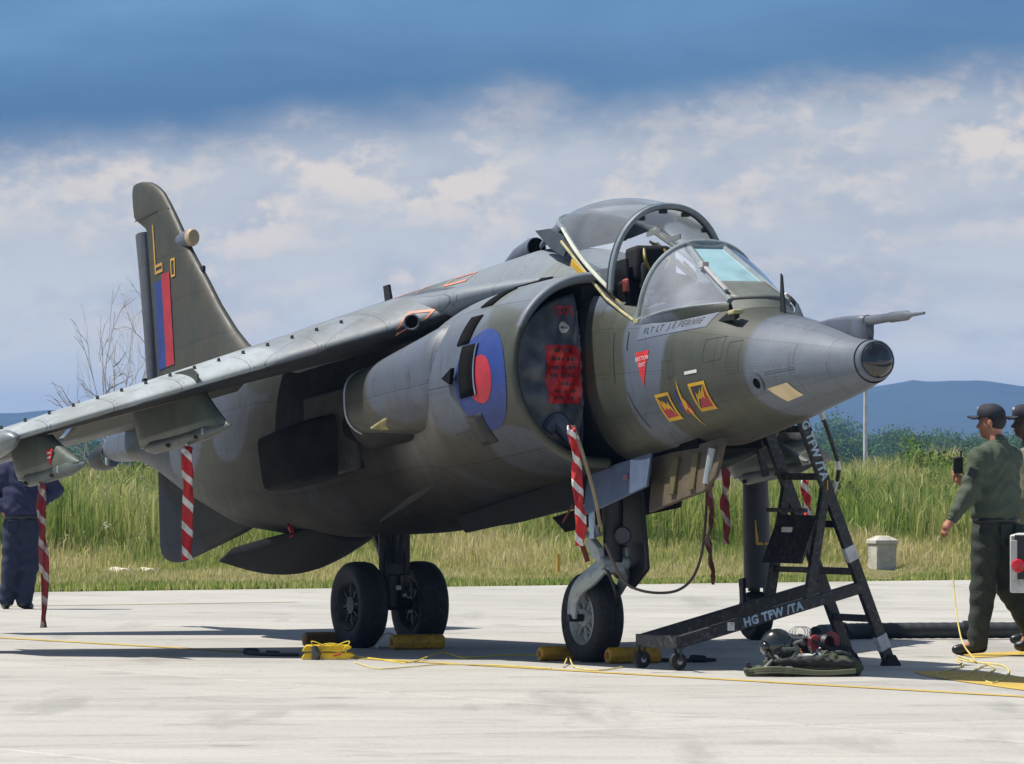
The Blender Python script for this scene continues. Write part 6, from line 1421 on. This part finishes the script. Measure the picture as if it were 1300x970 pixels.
def person(loc, J, face, facing, label, mats, skin, cap=None, hands=None, patch=None):
    """J: joints in coordinates relative to loc"""
    e = empty('person', loc); tag(e, label, 'person'); J = {k: np.array(v, float) for k, v in J.items()}
    jm, tm = mats
    P = head_prims(J['head'], facing)
    P += [('c', J['head'] + [0, 0, -.05], J['neck'], .056, .062)]
    P += [('c', J['neck'], J['chest'], .055, .09, .04), ('c', J['chest'], J['pelvis'], .09, .08, .04)]
    for s in 'LR':
        P += [('c', J['neck'] - [0, 0, .04], J['sh' + s], .05, .055), ('c', J['sh' + s], J['el' + s], .052, .040), ('c', J['el' + s], J['wr' + s], .040, .027), ('c', J['hip' + s], J['kn' + s], .075, .052), ('c', J['kn' + s], J['an' + s], .050, .030), ('c', J['an' + s], J['toe' + s], .038, .032)]
        P += hand_prims(J['wr' + s], *hands[s])
    V, F = sdf_mesh(P, .0085, .025); bodyo = obj('body', V, F, skin, e)
    # jacket
    sh = (J['shL'] + J['shR']) / 2; ax_ = J['shR'] - J['shL']; ax_[2] = 0; ax_ /= np.linalg.norm(ax_); fwd_ = np.array([-ax_[1], ax_[0], 0.]); R = np.stack([ax_, fwd_, [0, 0, 1.]], 1)
    hem = J['pelvis'] + [0, 0, .07]
    P = [('e', J['chest'] + [0, 0, .05], (.225, .155, .23), R, .05), ('e', (J['chest'] + hem) / 2, (.218, .175, .22), R, .05), ('e', hem + [0, 0, .04], (.212, .175, .13), R, .05)]
    for s in 'LR':
        P += [('c', J['neck'] - [0, 0, .07], J['sh' + s], .06, .088, .05), ('c', J['sh' + s], J['el' + s], .090, .074, .04), ('c', J['el' + s], J['wr' + s] + (J['el' + s] - J['wr' + s]) * .06, .072, .048, .03)]
    P += [('c', J['neck'] - [0, 0, .05], J['neck'] + [0, 0, .0], .080, .072, .03)]
    V, F = sdf_mesh(P, .012, .03, wrinkle(.8, .0075, loc[0]))
    # open below the hem
    C = V[F].mean(1); V[:, 2] = np.where(V[:, 2] < hem[2] - .05, hem[2] - .05, V[:, 2])
    jk = obj('jacket' if jm is not NAVY else 'sweater', V, F, jm, e)
    mb = MB(); rim = [J['neck'] - [0, 0, .005] + np.array([math.cos(t) * .070, math.sin(t) * .070, .008 * math.cos(t)]) for t in np.linspace(0, 2 * math.pi, 25)]
    if jm is not NAVY: mb.tube(rim, .028, 8, False, flat=.5).build('collar', jm, jk)
    for s in 'LR':
        w = J['wr' + s]; dv = (J['el' + s] - w); dv /= np.linalg.norm(dv); MB().tube([w + dv * .005, w + dv * .05], .044, 14).build('cuff', jm, jk)
    mb = MB()
    # trousers
    P = [('e', J['pelvis'] + [0, 0, .02], (.19, .155, .17), R, .05)]
    for s in 'LR': P += [('c', J['hip' + s], J['kn' + s], .120, .092, .05), ('c', J['kn' + s], J['an' + s] + [0, 0, .0], .092, .078, .03)]
    V, F = sdf_mesh(P, .013, .04, wrinkle(.7, .0065, loc[1])); obj('trousers', V, F, tm, e)
    bl = [J['pelvis'] + [0, 0, .045] + ax_ * .197 * math.cos(t_) + fwd_ * .162 * math.sin(t_) for t_ in np.linspace(0, 2 * math.pi, 33)]
    MB().tube(bl, .016, 6, False, flat=.5).build('belt', BOOT, e)
    for sg in (-1, 1):
        pc_ = J['pelvis'] - fwd_ * .158 + ax_ * .085 * sg + [0, 0, -.04]; MB().box(pc_, (.10, .012, .11), R).build('back_pocket', tm, e, bevel=.004)
    for s in 'LR':
        a, t = J['an' + s], J['toe' + s]; d = t - a; d[2] = 0; d /= np.linalg.norm(d)
        P = [('c', a + [0, 0, .13], a, .060, .052), ('c', a - d * .03 + [0, 0, -.035], t, .044, .038, .02), ('c', t, t + d * .03, .038, .034)]
        V, F = sdf_mesh(P, .010, .02); V[:, 2] = np.maximum(V[:, 2], min(a[2], t[2]) - .042); b = obj('boot', V, F, BOOT, e)
    if cap:
        c = J['head'] + [0, 0, .055]; f = np.array([facing[0], facing[1], 0.]); f /= np.linalg.norm(f); l = np.array([-f[1], f[0], 0]); Rz = np.stack([f, l, [0, 0, 1.]], 1)
        V, F = sdf_mesh([('e', c + [0, 0, .0], (.110, .090, .088), Rz), ('e', c + f * .055 + [0, 0, .025], (.052, .068, .055), Rz, .02)], .009, .02); V[:, 2] = np.maximum(V[:, 2], c[2] - .018); cp = obj('cap', V, F, CAPM, e)
        pts = []
        for i in range(13):
            a = -1. + 2. * i / 12; pts.append((a, 1 - abs(a) ** 2.2 * .75))
        P3 = [c + f * .075 + l * .078 * a + [0, 0, -.006 - .012 * a * a] for a, _ in pts] + [c + f * (.09 + .10 * b) + l * .074 * a + [0, 0, -.012 - .02 * a * a] for a, b in pts[::-1]]
        MB().prism(P3, (f[0] * .1, f[1] * .1, 1), .013).build('peak', CAPM, cp)
        if patch:
            o_ = MB(); q = c + f * .098 + [0, 0, .035]; o_.box(q, (.012, .06, .05), Rz); o_.build('cap_badge', WHITE, cp, bevel=.004)
        # hair below the cap
    V, F = sdf_mesh([('e', J['head'] + np.array([-facing[0], -facing[1], 0]) * .028 + [0, 0, .018], (.088, .084, .092), np.stack([np.array([facing[0], facing[1], 0]) / math.hypot(*facing), np.array([-facing[1], facing[0], 0]) / math.hypot(*facing), [0, 0, 1.]], 1))], .009, .02)
    keep = [i for i, f_ in enumerate(F) if V[f_].mean(0)[2] > J['head'][2] - .055]; obj('hair', V, F[keep], HAIRD, e)
    # eyes
    f = np.array([facing[0], facing[1], 0.]); f /= np.linalg.norm(f); l = np.array([-f[1], f[0], 0])
    for s in (-1, 1): MB().lathe([(-.004, .010), (.002, .008), (.004, .003), (.005, .0005)], J['head'] + f * .086 + l * s * .032 + [0, 0, .006], f, 12).build('eye', BLACK, bodyo)
    return e, J
# main airman, right
loc = (3.57, 42.9, 0)
def q(px, py, y): return ((px - 650) / 167.8 - loc[0], y, CAM_H + (575 - py) / 167.8)
J = dict(head=q(1259, 536, .02), neck=q(1266, 562, .0), chest=q(1264, 605, .0), pelvis=q(1264, 668, .0), shL=q(1243, 583, -.13), shR=q(1285, 582, .14), elL=q(1226, 628, -.20), wrL=q(1205, 658, -.24),
         elR=q(1256, 632, .30), wrR=q(1233, 616, .36), hipL=q(1252, 682, -.06), hipR=q(1276, 680, .08), knL=q(1246, 752, -.08), knR=q(1282, 748, .06), anL=q(1240, 815, -.08), anR=q(1312, 800, .16), toeL=q(1217, 824, -.10), toeR=q(1300, 821, .18))
man, Jm = person(loc, J, None, (-.93, .36), 'airman in olive jacket and dark cap walking left with his hand out', (JACK, TROU), SKIN1, True, {'L': ((-.5, -.1, -.8), (-.6, .7, 0), 1), 'R': ((-.8, .1, .5), (0, -.5, .8), 1)}, True)
pt = MB(); pc = (np.array(Jm['shL']) * .62 + np.array(Jm['elL']) * .38); o = pt.box(pc + [-.03, -.092, 0], (.07, .006, .07), np.array(Matrix.Rotation(.4, 3, 'Y'))).build('rank_patch', mat('rank_patch_dark', lin((48, 52, 50)), .8), man)
# radio / camera in his raised hand
e = empty('handheld_radio', (q(1221, 604, .36)[0] + loc[0], loc[1] + .36, q(1221, 604, .36)[2])); tag(e, 'small black hand held device raised in the airman\'s far hand', 'handheld device')
MB().box((0, 0, .08), (.075, .05, .13)).build('case', BLACK, e, bevel=.012); MB().tube([(.02, 0, .14), (.025, 0, .19)], .008, 8).build('aerial', BLACK, e); MB().box((-.02, -.027, .10), (.03, .006, .04)).build('speaker_grille', DARKMET, e)
# second airman at the right edge
loc = (4.02, 44.4, 0)
def q(px, py, y): return ((px - 650) / 162.2 - loc[0], y, CAM_H + (575 - py) / 162.2)
J = dict(head=q(1303, 536, .0), neck=q(1310, 562, .0), chest=q(1314, 608, .0), pelvis=q(1316, 668, .0), shL=q(1303, 586, -.17), shR=q(1322, 583, .17), elL=q(1298, 630, -.22), wrL=q(1290, 668, -.20),
         elR=q(1322, 632, .22), wrR=q(1312, 668, .22), hipL=q(1312, 682, -.09), hipR=q(1320, 680, .09), knL=q(1308, 742, -.10), knR=q(1322, 742, .10), anL=q(1312, 802, -.10), anR=q(1330, 802, .10), toeL=q(1290, 811, -.12), toeR=q(1308, 811, .10))
person(loc, J, None, (-.98, -.1), 'second airman in a lighter olive jacket behind the first, cut by the right edge', (JACK2, TROU), SKIN2, True, {'L': ((-.3, 0, -.9), (-.6, .0, 0), 1), 'R': ((-.3, .1, -.9), (-.5, 0, 0), 1)}, True)
# man in navy sweater, left
loc = (-4.78, 55.6, 0)
def q(px, py, y): return ((px - 650) / 129.5 - loc[0], y, CAM_H + (575 - py) / 129.5)
J = dict(head=q(33, 566, .02), neck=q(33, 583, .0), chest=q(31, 612, .0), pelvis=q(29, 662, .0), shL=q(10, 596, 0), shR=q(56, 596, 0), elL=q(-12, 626, .05), wrL=q(3, 646, -.08), elR=q(70, 622, .05), wrR=q(52, 641, -.08),
         hipL=q(18, 674, 0), hipR=q(40, 674, 0), knL=q(15, 718, .0), knR=q(37, 718, .0), anL=q(8, 761, .02), anR=q(31, 762, .0), toeL=q(6, 769, .12), toeR=q(36, 770, .10))
person(loc, J, None, (.1, 1.), 'man in navy sweater and trousers seen from behind, hands on his hips', (NAVY, NAVYT), SKIN1, None, {'L': ((.8, .1, -.35), (0, -.3, -.8), 1), 'R': ((-.8, .1, -.35), (0, -.3, -.8), -1)})

# ================================================================= GROUND EQUIPMENT
def chock(c, L, rad, ang, m, label, group='yellow wheel chocks', rope=True):
    e = empty('wheel_chock', (c[0], c[1], 0), ang); tag(e, label, 'chock', group)
    mb = MB(); mb.tube([(-L / 2, 0, rad * .93), (-L / 2 + .015, 0, rad * .93), (-L / 6, 0, rad * .93), (L / 6, 0, rad * .93), (L / 2 - .015, 0, rad * .93), (L / 2, 0, rad * .93)], [rad * .88, rad, rad, rad, rad, rad * .88], 8, True); mb.build('chock_block', m, e, bevel=.006)
    for s in (-1, 1): MB().lathe([(0, .0005), (.004, rad * .35), (0, rad * .4)], (s * (L / 2 + .001), 0, rad * .93), (s, 0, 0), 14).build('end_plug', mat('orange_plug', lin((150, 84, 30)), .7), e)
    if rope: MB().tube(spline([(-L / 2 + .05, 0, rad * 1.6), (-L / 2 - .05, -.02, rad * 2.1), (-L / 2 - .13, -.05, rad * 1.1), (-L / 2 - .17, -.08, .015)], 6), .009, 8).build('rope_handle', mat('pale_rope', lin((170, 168, 160)), .8), e)
    return e
angL = math.atan2(LT.y, LT.x)
nw = P0
def gpos(xb, yb): return (P0.x + FW.x * xb + LT.x * yb, P0.y + FW.y * xb + LT.y * yb)
chock(gpos(.34, .16), .42, .062, angL, CHOCKY, 'yellow chock on the near side of the nose wheel', rope=False)
chock(gpos(-.33, -.06), .42, .058, angL, CHOCKY, 'dark yellow chock behind the nose wheel', rope=False)
mg_f = gpos(-3.45 * math.cos(TH) + .0 + .05, 0)
chock(gpos(-2.98, -.02), .44, .062, angL, CHOCKY, 'dirty yellow chock in front of the main wheels')
chock(gpos(-3.82, -.40), .42, .062, angL, mat('brown_rubber', lin((110, 84, 34)), .7, dirt=(.03, .025, .02), dirt_amt=.6), 'brown stained chock behind the main wheels', rope=False)
# bright yellow folded chocks with cord
def ychock():
    e = empty('folding_chock', (-1.36, 42.0, 0), -.04); tag(e, 'bright yellow folded wheel chocks tied with cord left of the main wheels', 'chock')
    for k, (z, w, x) in enumerate(((.032, .40, .0), (.088, .37, -.01))):
        pr = [(-w / 2, -.05, z - .026), (w / 2 - .05, -.05, z - .026), (w / 2, -.05, z + .0), (w / 2 - .03, -.05, z + .022), (-w / 2 + .03, -.05, z + .022)]
        MB().prism([(p[0] + x, p[1] + .05, p[2]) for p in pr], (0, 1, 0), .13).build('chock_half', PLASTY, e, bevel=.008)
    mb = MB()
    for t0, r0 in ((0, .09), (1.2, .11), (2.4, .08)): mb.tube([(math.cos(t) * r0 * 1.3 + .02, -.06 + math.sin(t) * .03, .05 + abs(math.sin(t + t0)) * r0 * .8) for t in np.linspace(0, 6.28, 24)], .0038, 6)
    mb.build('cord', mat('yellow_cord', lin((220, 196, 60)), .7), e)
    MB().tube([(-.09, -.08, .0), (-.08, -.09, .05), (-.10, -.08, .10)], [.03, .035, .02], 8).build('metal_hook', mat('dull_hook', (.09, .09, .09), .4, .7), e)
    MB().tube([(.04, -.068, .03), (.10, -.068, .045)], .006, 6).build('red_mark', RED, e)
ychock()
def blackrod(pts, label, blobs):
    e = empty('rubber_strap', pts[0]); tag(e, label, 'strap'); P = [np.array(p) - np.array(pts[0]) for p in pts]
    MB().tube(spline(P, 8), .014, 8).build('strap', BLACK, e)
    for b, r0 in blobs:
        V, F = sdf_mesh([('c', np.array(b) - pts[0] + [-.04, 0, 0], np.array(b) - pts[0] + [.04, 0, .0], r0, r0 * .8)], .01, .02); obj('rubber_stop', V, F, BLACK, e)
blackrod([(-2.02, 42.9, .02), (-1.85, 42.7, .015), (-1.6, 42.6, .015)], 'black strap with rubber ends lying left of the yellow folded chocks', [((-1.97, 42.9, .03), .028), ((-1.80, 42.72, .025), .02)])
blackrod([(.92, 41.9, .06), (.98, 41.6, .02), (1.15, 41.5, .015), (1.42, 41.4, .015)], 'black strap with a lumpy end lying beyond the ladder caster', [((1.36, 41.4, .03), .03), ((1.44, 41.38, .02), .018)])
# big hose
def duct():
    e = empty('air_duct', (2.4, 46.4, 0)); tag(e, 'thick black flexible duct lying across the apron behind the airmen', 'hose'); pts = spline([(0.05, -.6, .075), (.35, .02, .07), (.7, .1, .072), (1.3, .15, .075), (2.0, .2, .075), (3.2, .5, .075), (4.5, 1.0, .075)], 26)
    r_ = .066 + .0015 * np.sin(np.arange(len(pts)) * 1.6); r_[:4] = .055
    MB().tube(pts, r_, 20).build('duct_tube', mat('duct_rubber', (.02, .024, .024), .6, dirt=(.05, .055, .05), dirt_amt=.5), e)
    for i in (20, 78): MB().tube(pts[i:i + 3], .079, 20).build('duct_clamp', DARKMET, e)
duct()
# cords
def cord(name, pts, r0, m, label, cat='cord'):
    o = MB().tube(spline(pts, 8), r0, 6).build(name, m); tag(o, label, cat)
YC = mat('pale_yellow_cord', lin((206, 190, 110)), .7)
G = lambda px, py: (lambda t: ((px - 650) / 7200 * t, t))(CAM_H / ((py - 575) / 7200.))
def gl_(seq, z=.008): return [(*G(a, b), z + (c if len(s_) > 2 else 0)) for s_ in seq for a, b, c in [(*s_, 0)[:3]]]
cord('yellow_cord', gl_([(440, 833), (480, 838), (520, 842), (560, 833, .02), (590, 836), (640, 833), (700, 834), (720, 840)]), .005, MATS['yellow_cord'], 'thin yellow cord between the main chocks and the nose chocks')
cord('yellow_cord', gl_([(715, 848), (722, 842, .04), (730, 848), (760, 852), (790, 848)]), .005, YC, 'short kinked yellow cord in front of the nose wheel')
cord('yellow_cord', gl_([(450, 842), (480, 850), (520, 848), (560, 845), (640, 846), (700, 850)]), .004, YC, 'pale cord running along the painted line')
r = np.random.default_rng(2)
cp = [(1214, 838, .0), (1222, 846), (1205, 852), (1188, 856), (1200, 862), (1225, 858), (1250, 846), (1262, 850), (1248, 862), (1262, 868), (1280, 856), (1272, 846), (1240, 842), (1228, 838), (1216, 834)]
top = [(3.30, 42.4, .85), (3.30, 42.35, .5), (3.32, 41.9, .15), (3.36, 41.2, .02)]
o = MB().tube(spline(top + gl_(cp), 8), .0055, 6).build('intercom_cord', YC); tag(o, 'pale yellow cord hanging beside the airman and tangled on the ground', 'cord')

# trailer at the right edge
def cart():
    e = empty('equipment_trailer', (4.35, 41.6, 0), -.14); tag(e, 'white and dark grey equipment trailer corner with a red reflector at the right edge', 'trailer')
    dx = (1282 - 650) / 7200 * 41.6 - 4.35; z0 = CAM_H - 178 / 173.; z1 = CAM_H - 104 / 173.
    WH = mat('white_trailer_paint', (.62, .62, .60), .4, dirt=(.25, .24, .22), dirt_amt=.4); DG = mat('dark_trailer_panel', (.03, .033, .036), .5)
    MB().box((dx + .75, .62, (z0 + z1) / 2), (1.5, 1.2, z1 - z0)).build('trailer_body', WH, e, bevel=.012)
    MB().box((dx + .75 + .02, .0, (z0 + z1) / 2 + .05), (1.47, .03, z1 - z0 - .10)).build('side_panel', DG, e, bevel=.006)
    MB().box((dx + .03, -.018, (z0 + z1) / 2 + .03), (.05, .012, z1 - z0 - .14)).build('corner_strip', WH, e, bevel=.003)
    rf = MB().lathe([(0, .048), (.012, .05), (.02, .044), (.024, .0005)], (dx + .065, -.02, z0 + .20), (0, -1, 0), 24).build('reflector', mat('red_reflector', lin((220, 20, 40)), .2, coat=.6), e)
    for x in (.35, 1.2): wheel_y(e, (dx + x, .3, .2), .2, .12)
    MB().tube([(dx + 1.5, .6, z0 + .05), (dx + 2.1, .6, .3)], .03, 10).build('tow_bar', DG, e)
    MB().box((dx + .75, .55, z0 - .1), (.9, .6, .16)).build('chassis', DG, e, bevel=.01)
def wheel_y(p, c, R, w):
    MB().lathe([(-w / 2, R * .5), (-w / 2, R * .85), (-w * .35, R), (w * .35, R), (w / 2, R * .85), (w / 2, R * .5)], c, (0, 1, 0), 32).build('tyre', RUBBER, p); MB().lathe([(-w * .4, .0005), (-w * .42, R * .5), (w * .42, R * .5), (w * .4, .0005)], c, (0, 1, 0), 24).build('rim', SILVER, p)
cart()

# pilot's kit heap: each item its own thing
def kit():
    D0 = 38.9
    def g(px, y=0): return (px - 650) / 7200 * (D0 + y)
    def sd(name, prims, vox, k, m, label, cat, nz=None, parent=None):
        V, F = sdf_mesh(prims, vox, k, nz); V[:, 2] = np.maximum(V[:, 2], .003); c = V.mean(0); c[2] = 0
        if parent is None:
            o = obj(name, V - c, F, m); o.location = c; tag(o, label, cat); return o
        return obj(name, V - np.array(parent.location), F, m, parent)
    # flat green bag
    e = empty('kit_bag', (g(1018), D0, 0)); tag(e, 'flat olive green canvas kit bag lying on the concrete before the ladder foot', 'bag')
    sd('bag_body', [('c', (g(950), D0 - .12, .035), (g(1075), D0 - .05, .05), .040, .055), ('c', (g(985), D0 + .1, .06), (g(1078), D0 + .1, .07), .06, .07), ('c', (g(975), D0, .09), (g(1050), D0 + .02, .12), .03, .045), ('c', (g(1050), D0, .12), (g(1085), D0 - .02, .06), .05, .055)], .009, .03, OLIVE, None, None, wrinkle(1.3, .007, 1), e)
    sd('bag_flap', [('c', (g(985), D0 - .14, .10), (g(1040), D0 - .12, .11), .022, .028), ('c', (g(1030), D0 - .13, .11), (g(1080), D0 - .1, .085), .03, .025)], .008, .02, mat('dark_bag_trim', (.018, .02, .016), .8), None, None, wrinkle(1.5, .005, 3), e)
    for k in range(3): MB().tube(spline([np.array(p) - e.location for p in [(g(945), D0 - .14, .02 + .014 * k), (g(985), D0 - .2, .035 + .016 * k), (g(1040), D0 - .2, .02 + .01 * k), (g(1085), D0 - .12, .03 + .01 * k)]], 8), .007, 6, flat=.6).build('webbing', mat('khaki_tape', lin((110, 112, 84)), .8), e)
    MB().box((g(1000) - e.location.x, -.20, .055), (.045, .015, .04)).build('pale_buckle', mat('buckle', lin((120, 134, 140)), .4), e, bevel=.004)
    MB().box((g(948) - e.location.x, -.13, .075), (.03, .03, .05)).build('dark_clip', BLACK, e, bevel=.005)
    MB().prism([(g(1010) - e.location.x, -.12, .14), (g(1030) - e.location.x, -.13, .145), (g(1035) - e.location.x, -.03, .155), (g(1012) - e.location.x, -.02, .15)], (0, 0, 1), .006).build('white_paper', WHITE, e)
    # helmet
    h = empty('flying_helmet', (g(987), D0 + .05, .09)); tag(h, 'glossy dark green flying helmet resting upright on the kit bag', 'helmet')
    HEL = mat('helmet_gloss', (.02, .026, .02), .18, coat=.8)
    V, F = sdf_mesh([('e', (0, 0, .12), (.115, .10, .115), None), ('e', (.03, 0, .05), (.10, .09, .07), None)], .008, .03); obj('helmet_shell', V, F, HEL, h)
    V, F = sdf_mesh([('e', (-.075, -.02, .11), (.05, .075, .05), None)], .008, .02); obj('visor', V, F, mat('visor_black', (.006, .006, .007), .08, coat=1.), h)
    MB().lathe([(0, .04), (.02, .036), (.022, .0005)], (0, -.092, .07), (0, -1, 0), 18).build('ear_cup', DARKMET, h)
    MB().tube(spline([(-.02, -.1, .05), (.03, -.14, .02), (.09, -.15, .03), (.13, -.14, .08), (.10, -.13, .11)], 8), .016, 10).build('oxygen_hose', mat('grey_green_hose', lin((70, 78, 72)), .5), h)
    m2 = sd('oxygen_mask', [('c', (g(972), D0 - .12, .05), (g(980), D0 - .1, .10), .035, .025), ('c', (g(975), D0 - .14, .04), (g(985), D0 - .16, .035), .03, .02)], .008, .015, BLACK, 'small black oxygen mask on the left end of the kit heap', 'mask')
    sd('life_jacket', [('c', (g(1000), D0 + .12, .2), (g(1020), D0 + .12, .24), .05, .04), ('c', (g(1005), D0 + .1, .26), (g(1018), D0 + .1, .2), .035, .05), ('c', (g(1015), D0 + .1, .12), (g(1075), D0 + .1, .16), .06, .05)], .009, .02, SEATM, 'crumpled black life jacket heaped behind the helmet', 'life jacket', wrinkle(1.6, .009, 5))
    mb = MB()
    for k in range(3): mb.tube([(g(1012) + math.cos(t) * .055 + .02 * k, D0 + .02 * k, .30 + math.sin(t) * .04) for t in np.linspace(0, 6.28, 20)], .004, 5)
    o = mb.build('wire_coil', mat('pale_wire', (.4, .4, .38), .5)); tag(o, 'thin pale wire coiled in loops on top of the kit heap', 'wire')
    rk = np.random.default_rng(12)
    e2 = empty('harness_bundle', (g(1012), D0 + .05, .0)); tag(e2, 'tangle of dark straps and buckles spilling over the kit bag', 'harness')
    for k in range(22):
        p = np.array([np.clip(rk.normal(0, .10), -.13, .17), rk.normal(-.04, .05), .12 + rk.random() * .12]); q_ = [p]
        for m_ in range(3): q_.append(q_[-1] + np.array([rk.normal(0, .07), rk.normal(0, .03), rk.normal(-.01, .035)]))
        q_ = [np.array([a_[0], a_[1], max(a_[2], .03)]) for a_ in q_]
        MB().tube(spline(q_, 6), .011, 6, flat=.35).build('strap', [SEATM, mat('dark_bag_trim', (.018, .02, .016), .8), OLIVE, mat('grey_web', (.12, .13, .12), .8)][k % 4], e2)
    for k in range(12):
        MB().box((np.clip(rk.normal(0, .10), -.15, .15), -.12 + rk.normal(0, .02), .10 + rk.random() * .09), (.022, .010, .016), np.array(Matrix.Rotation(rk.random() * 3, 3, 'Y'))).build('buckle', [STEEL, BLACK, mat('ochre_buckle', lin((170, 110, 60)), .4)][k % 3], e2, bevel=.003)
    # red ear defenders / reel
    e = empty('cable_reel', (g(1045), D0 + .1, .0)); tag(e, 'dark red cable reel of two discs lying against the ladder', 'reel'); RM = mat('maroon_red', lin((140, 44, 46)), .5, dirt=(.06, .03, .03), dirt_amt=.5)
    a = (.60, -.80, .10)
    MB().lathe([(-.01, .0005), (-.012, .06), (.0, .068), (.012, .06), (.01, .0005)], (-.055, -.07, .215), a, 28).build('reel_disc', RM, e); MB().lathe([(-.01, .0005), (-.012, .066), (.0, .07), (.012, .066), (.01, .0005)], (.065, .07, .235), a, 28).build('reel_disc', RM, e)
    MB().lathe([(-.06, .04), (-.05, .058), (-.03, .06), (-.025, .054), (-.01, .062), (-.005, .055), (.01, .062), (.015, .055), (.03, .06), (.06, .045)], (.01, -.01, .225), a, 28).build('wound_cable', mat('dark_wound_cable', (.05, .04, .04), .5), e)
    MB().tube([(-.06, -.05, .17), (.02, -.10, .14), (.10, -.12, .10)], [.03, .025, .01], 8).build('reel_handle', mat('pale_handle', (.4, .38, .36), .4), e)
    MB().box((-.0, .0, .08), (.14, .10, .16)).build('reel_stand', BLACK, e, bevel=.01)
kit()

# ================================================================= HAZE
def haze():
    V = [(x, y, z) for z in (-5.3, 62) for (x, y) in ((-5200, -600), (5200, -600), (5200, 6000), (-5200, 6000))]
    o = obj('haze', V, [(0, 3, 2, 1), (4, 5, 6, 7), (0, 1, 5, 4), (1, 2, 6, 5), (2, 3, 7, 6), (3, 0, 4, 7)], None, None, False, mats=[None]) if False else None
    me = bpy.data.meshes.new('haze'); me.from_pydata(V, [], [(0, 3, 2, 1), (4, 5, 6, 7), (0, 1, 5, 4), (1, 2, 6, 5), (2, 3, 7, 6), (3, 0, 4, 7)])
    m = bpy.data.materials.new('thin_blue_haze'); m.use_nodes = True; t = m.node_tree; t.nodes.clear(); out = nd(t, 'ShaderNodeOutputMaterial'); pv = nd(t, 'ShaderNodeVolumePrincipled')
    pv.inputs['Color'].default_value = (.26, .50, .98, 1); pv.inputs['Density'].default_value = HAZE_D; pv.inputs['Anisotropy'].default_value = 0.
    t.links.new(pv.outputs[0], out.inputs['Volume']); me.materials.append(m); o = bpy.data.objects.new('haze', me); COL.objects.link(o); o['kind'] = 'stuff'
    tag(o, 'thin blue air haze over the whole airfield', 'haze')
HAZE_D = 2.2e-4
haze()
# extend the ground sheet under everything out to the horizon
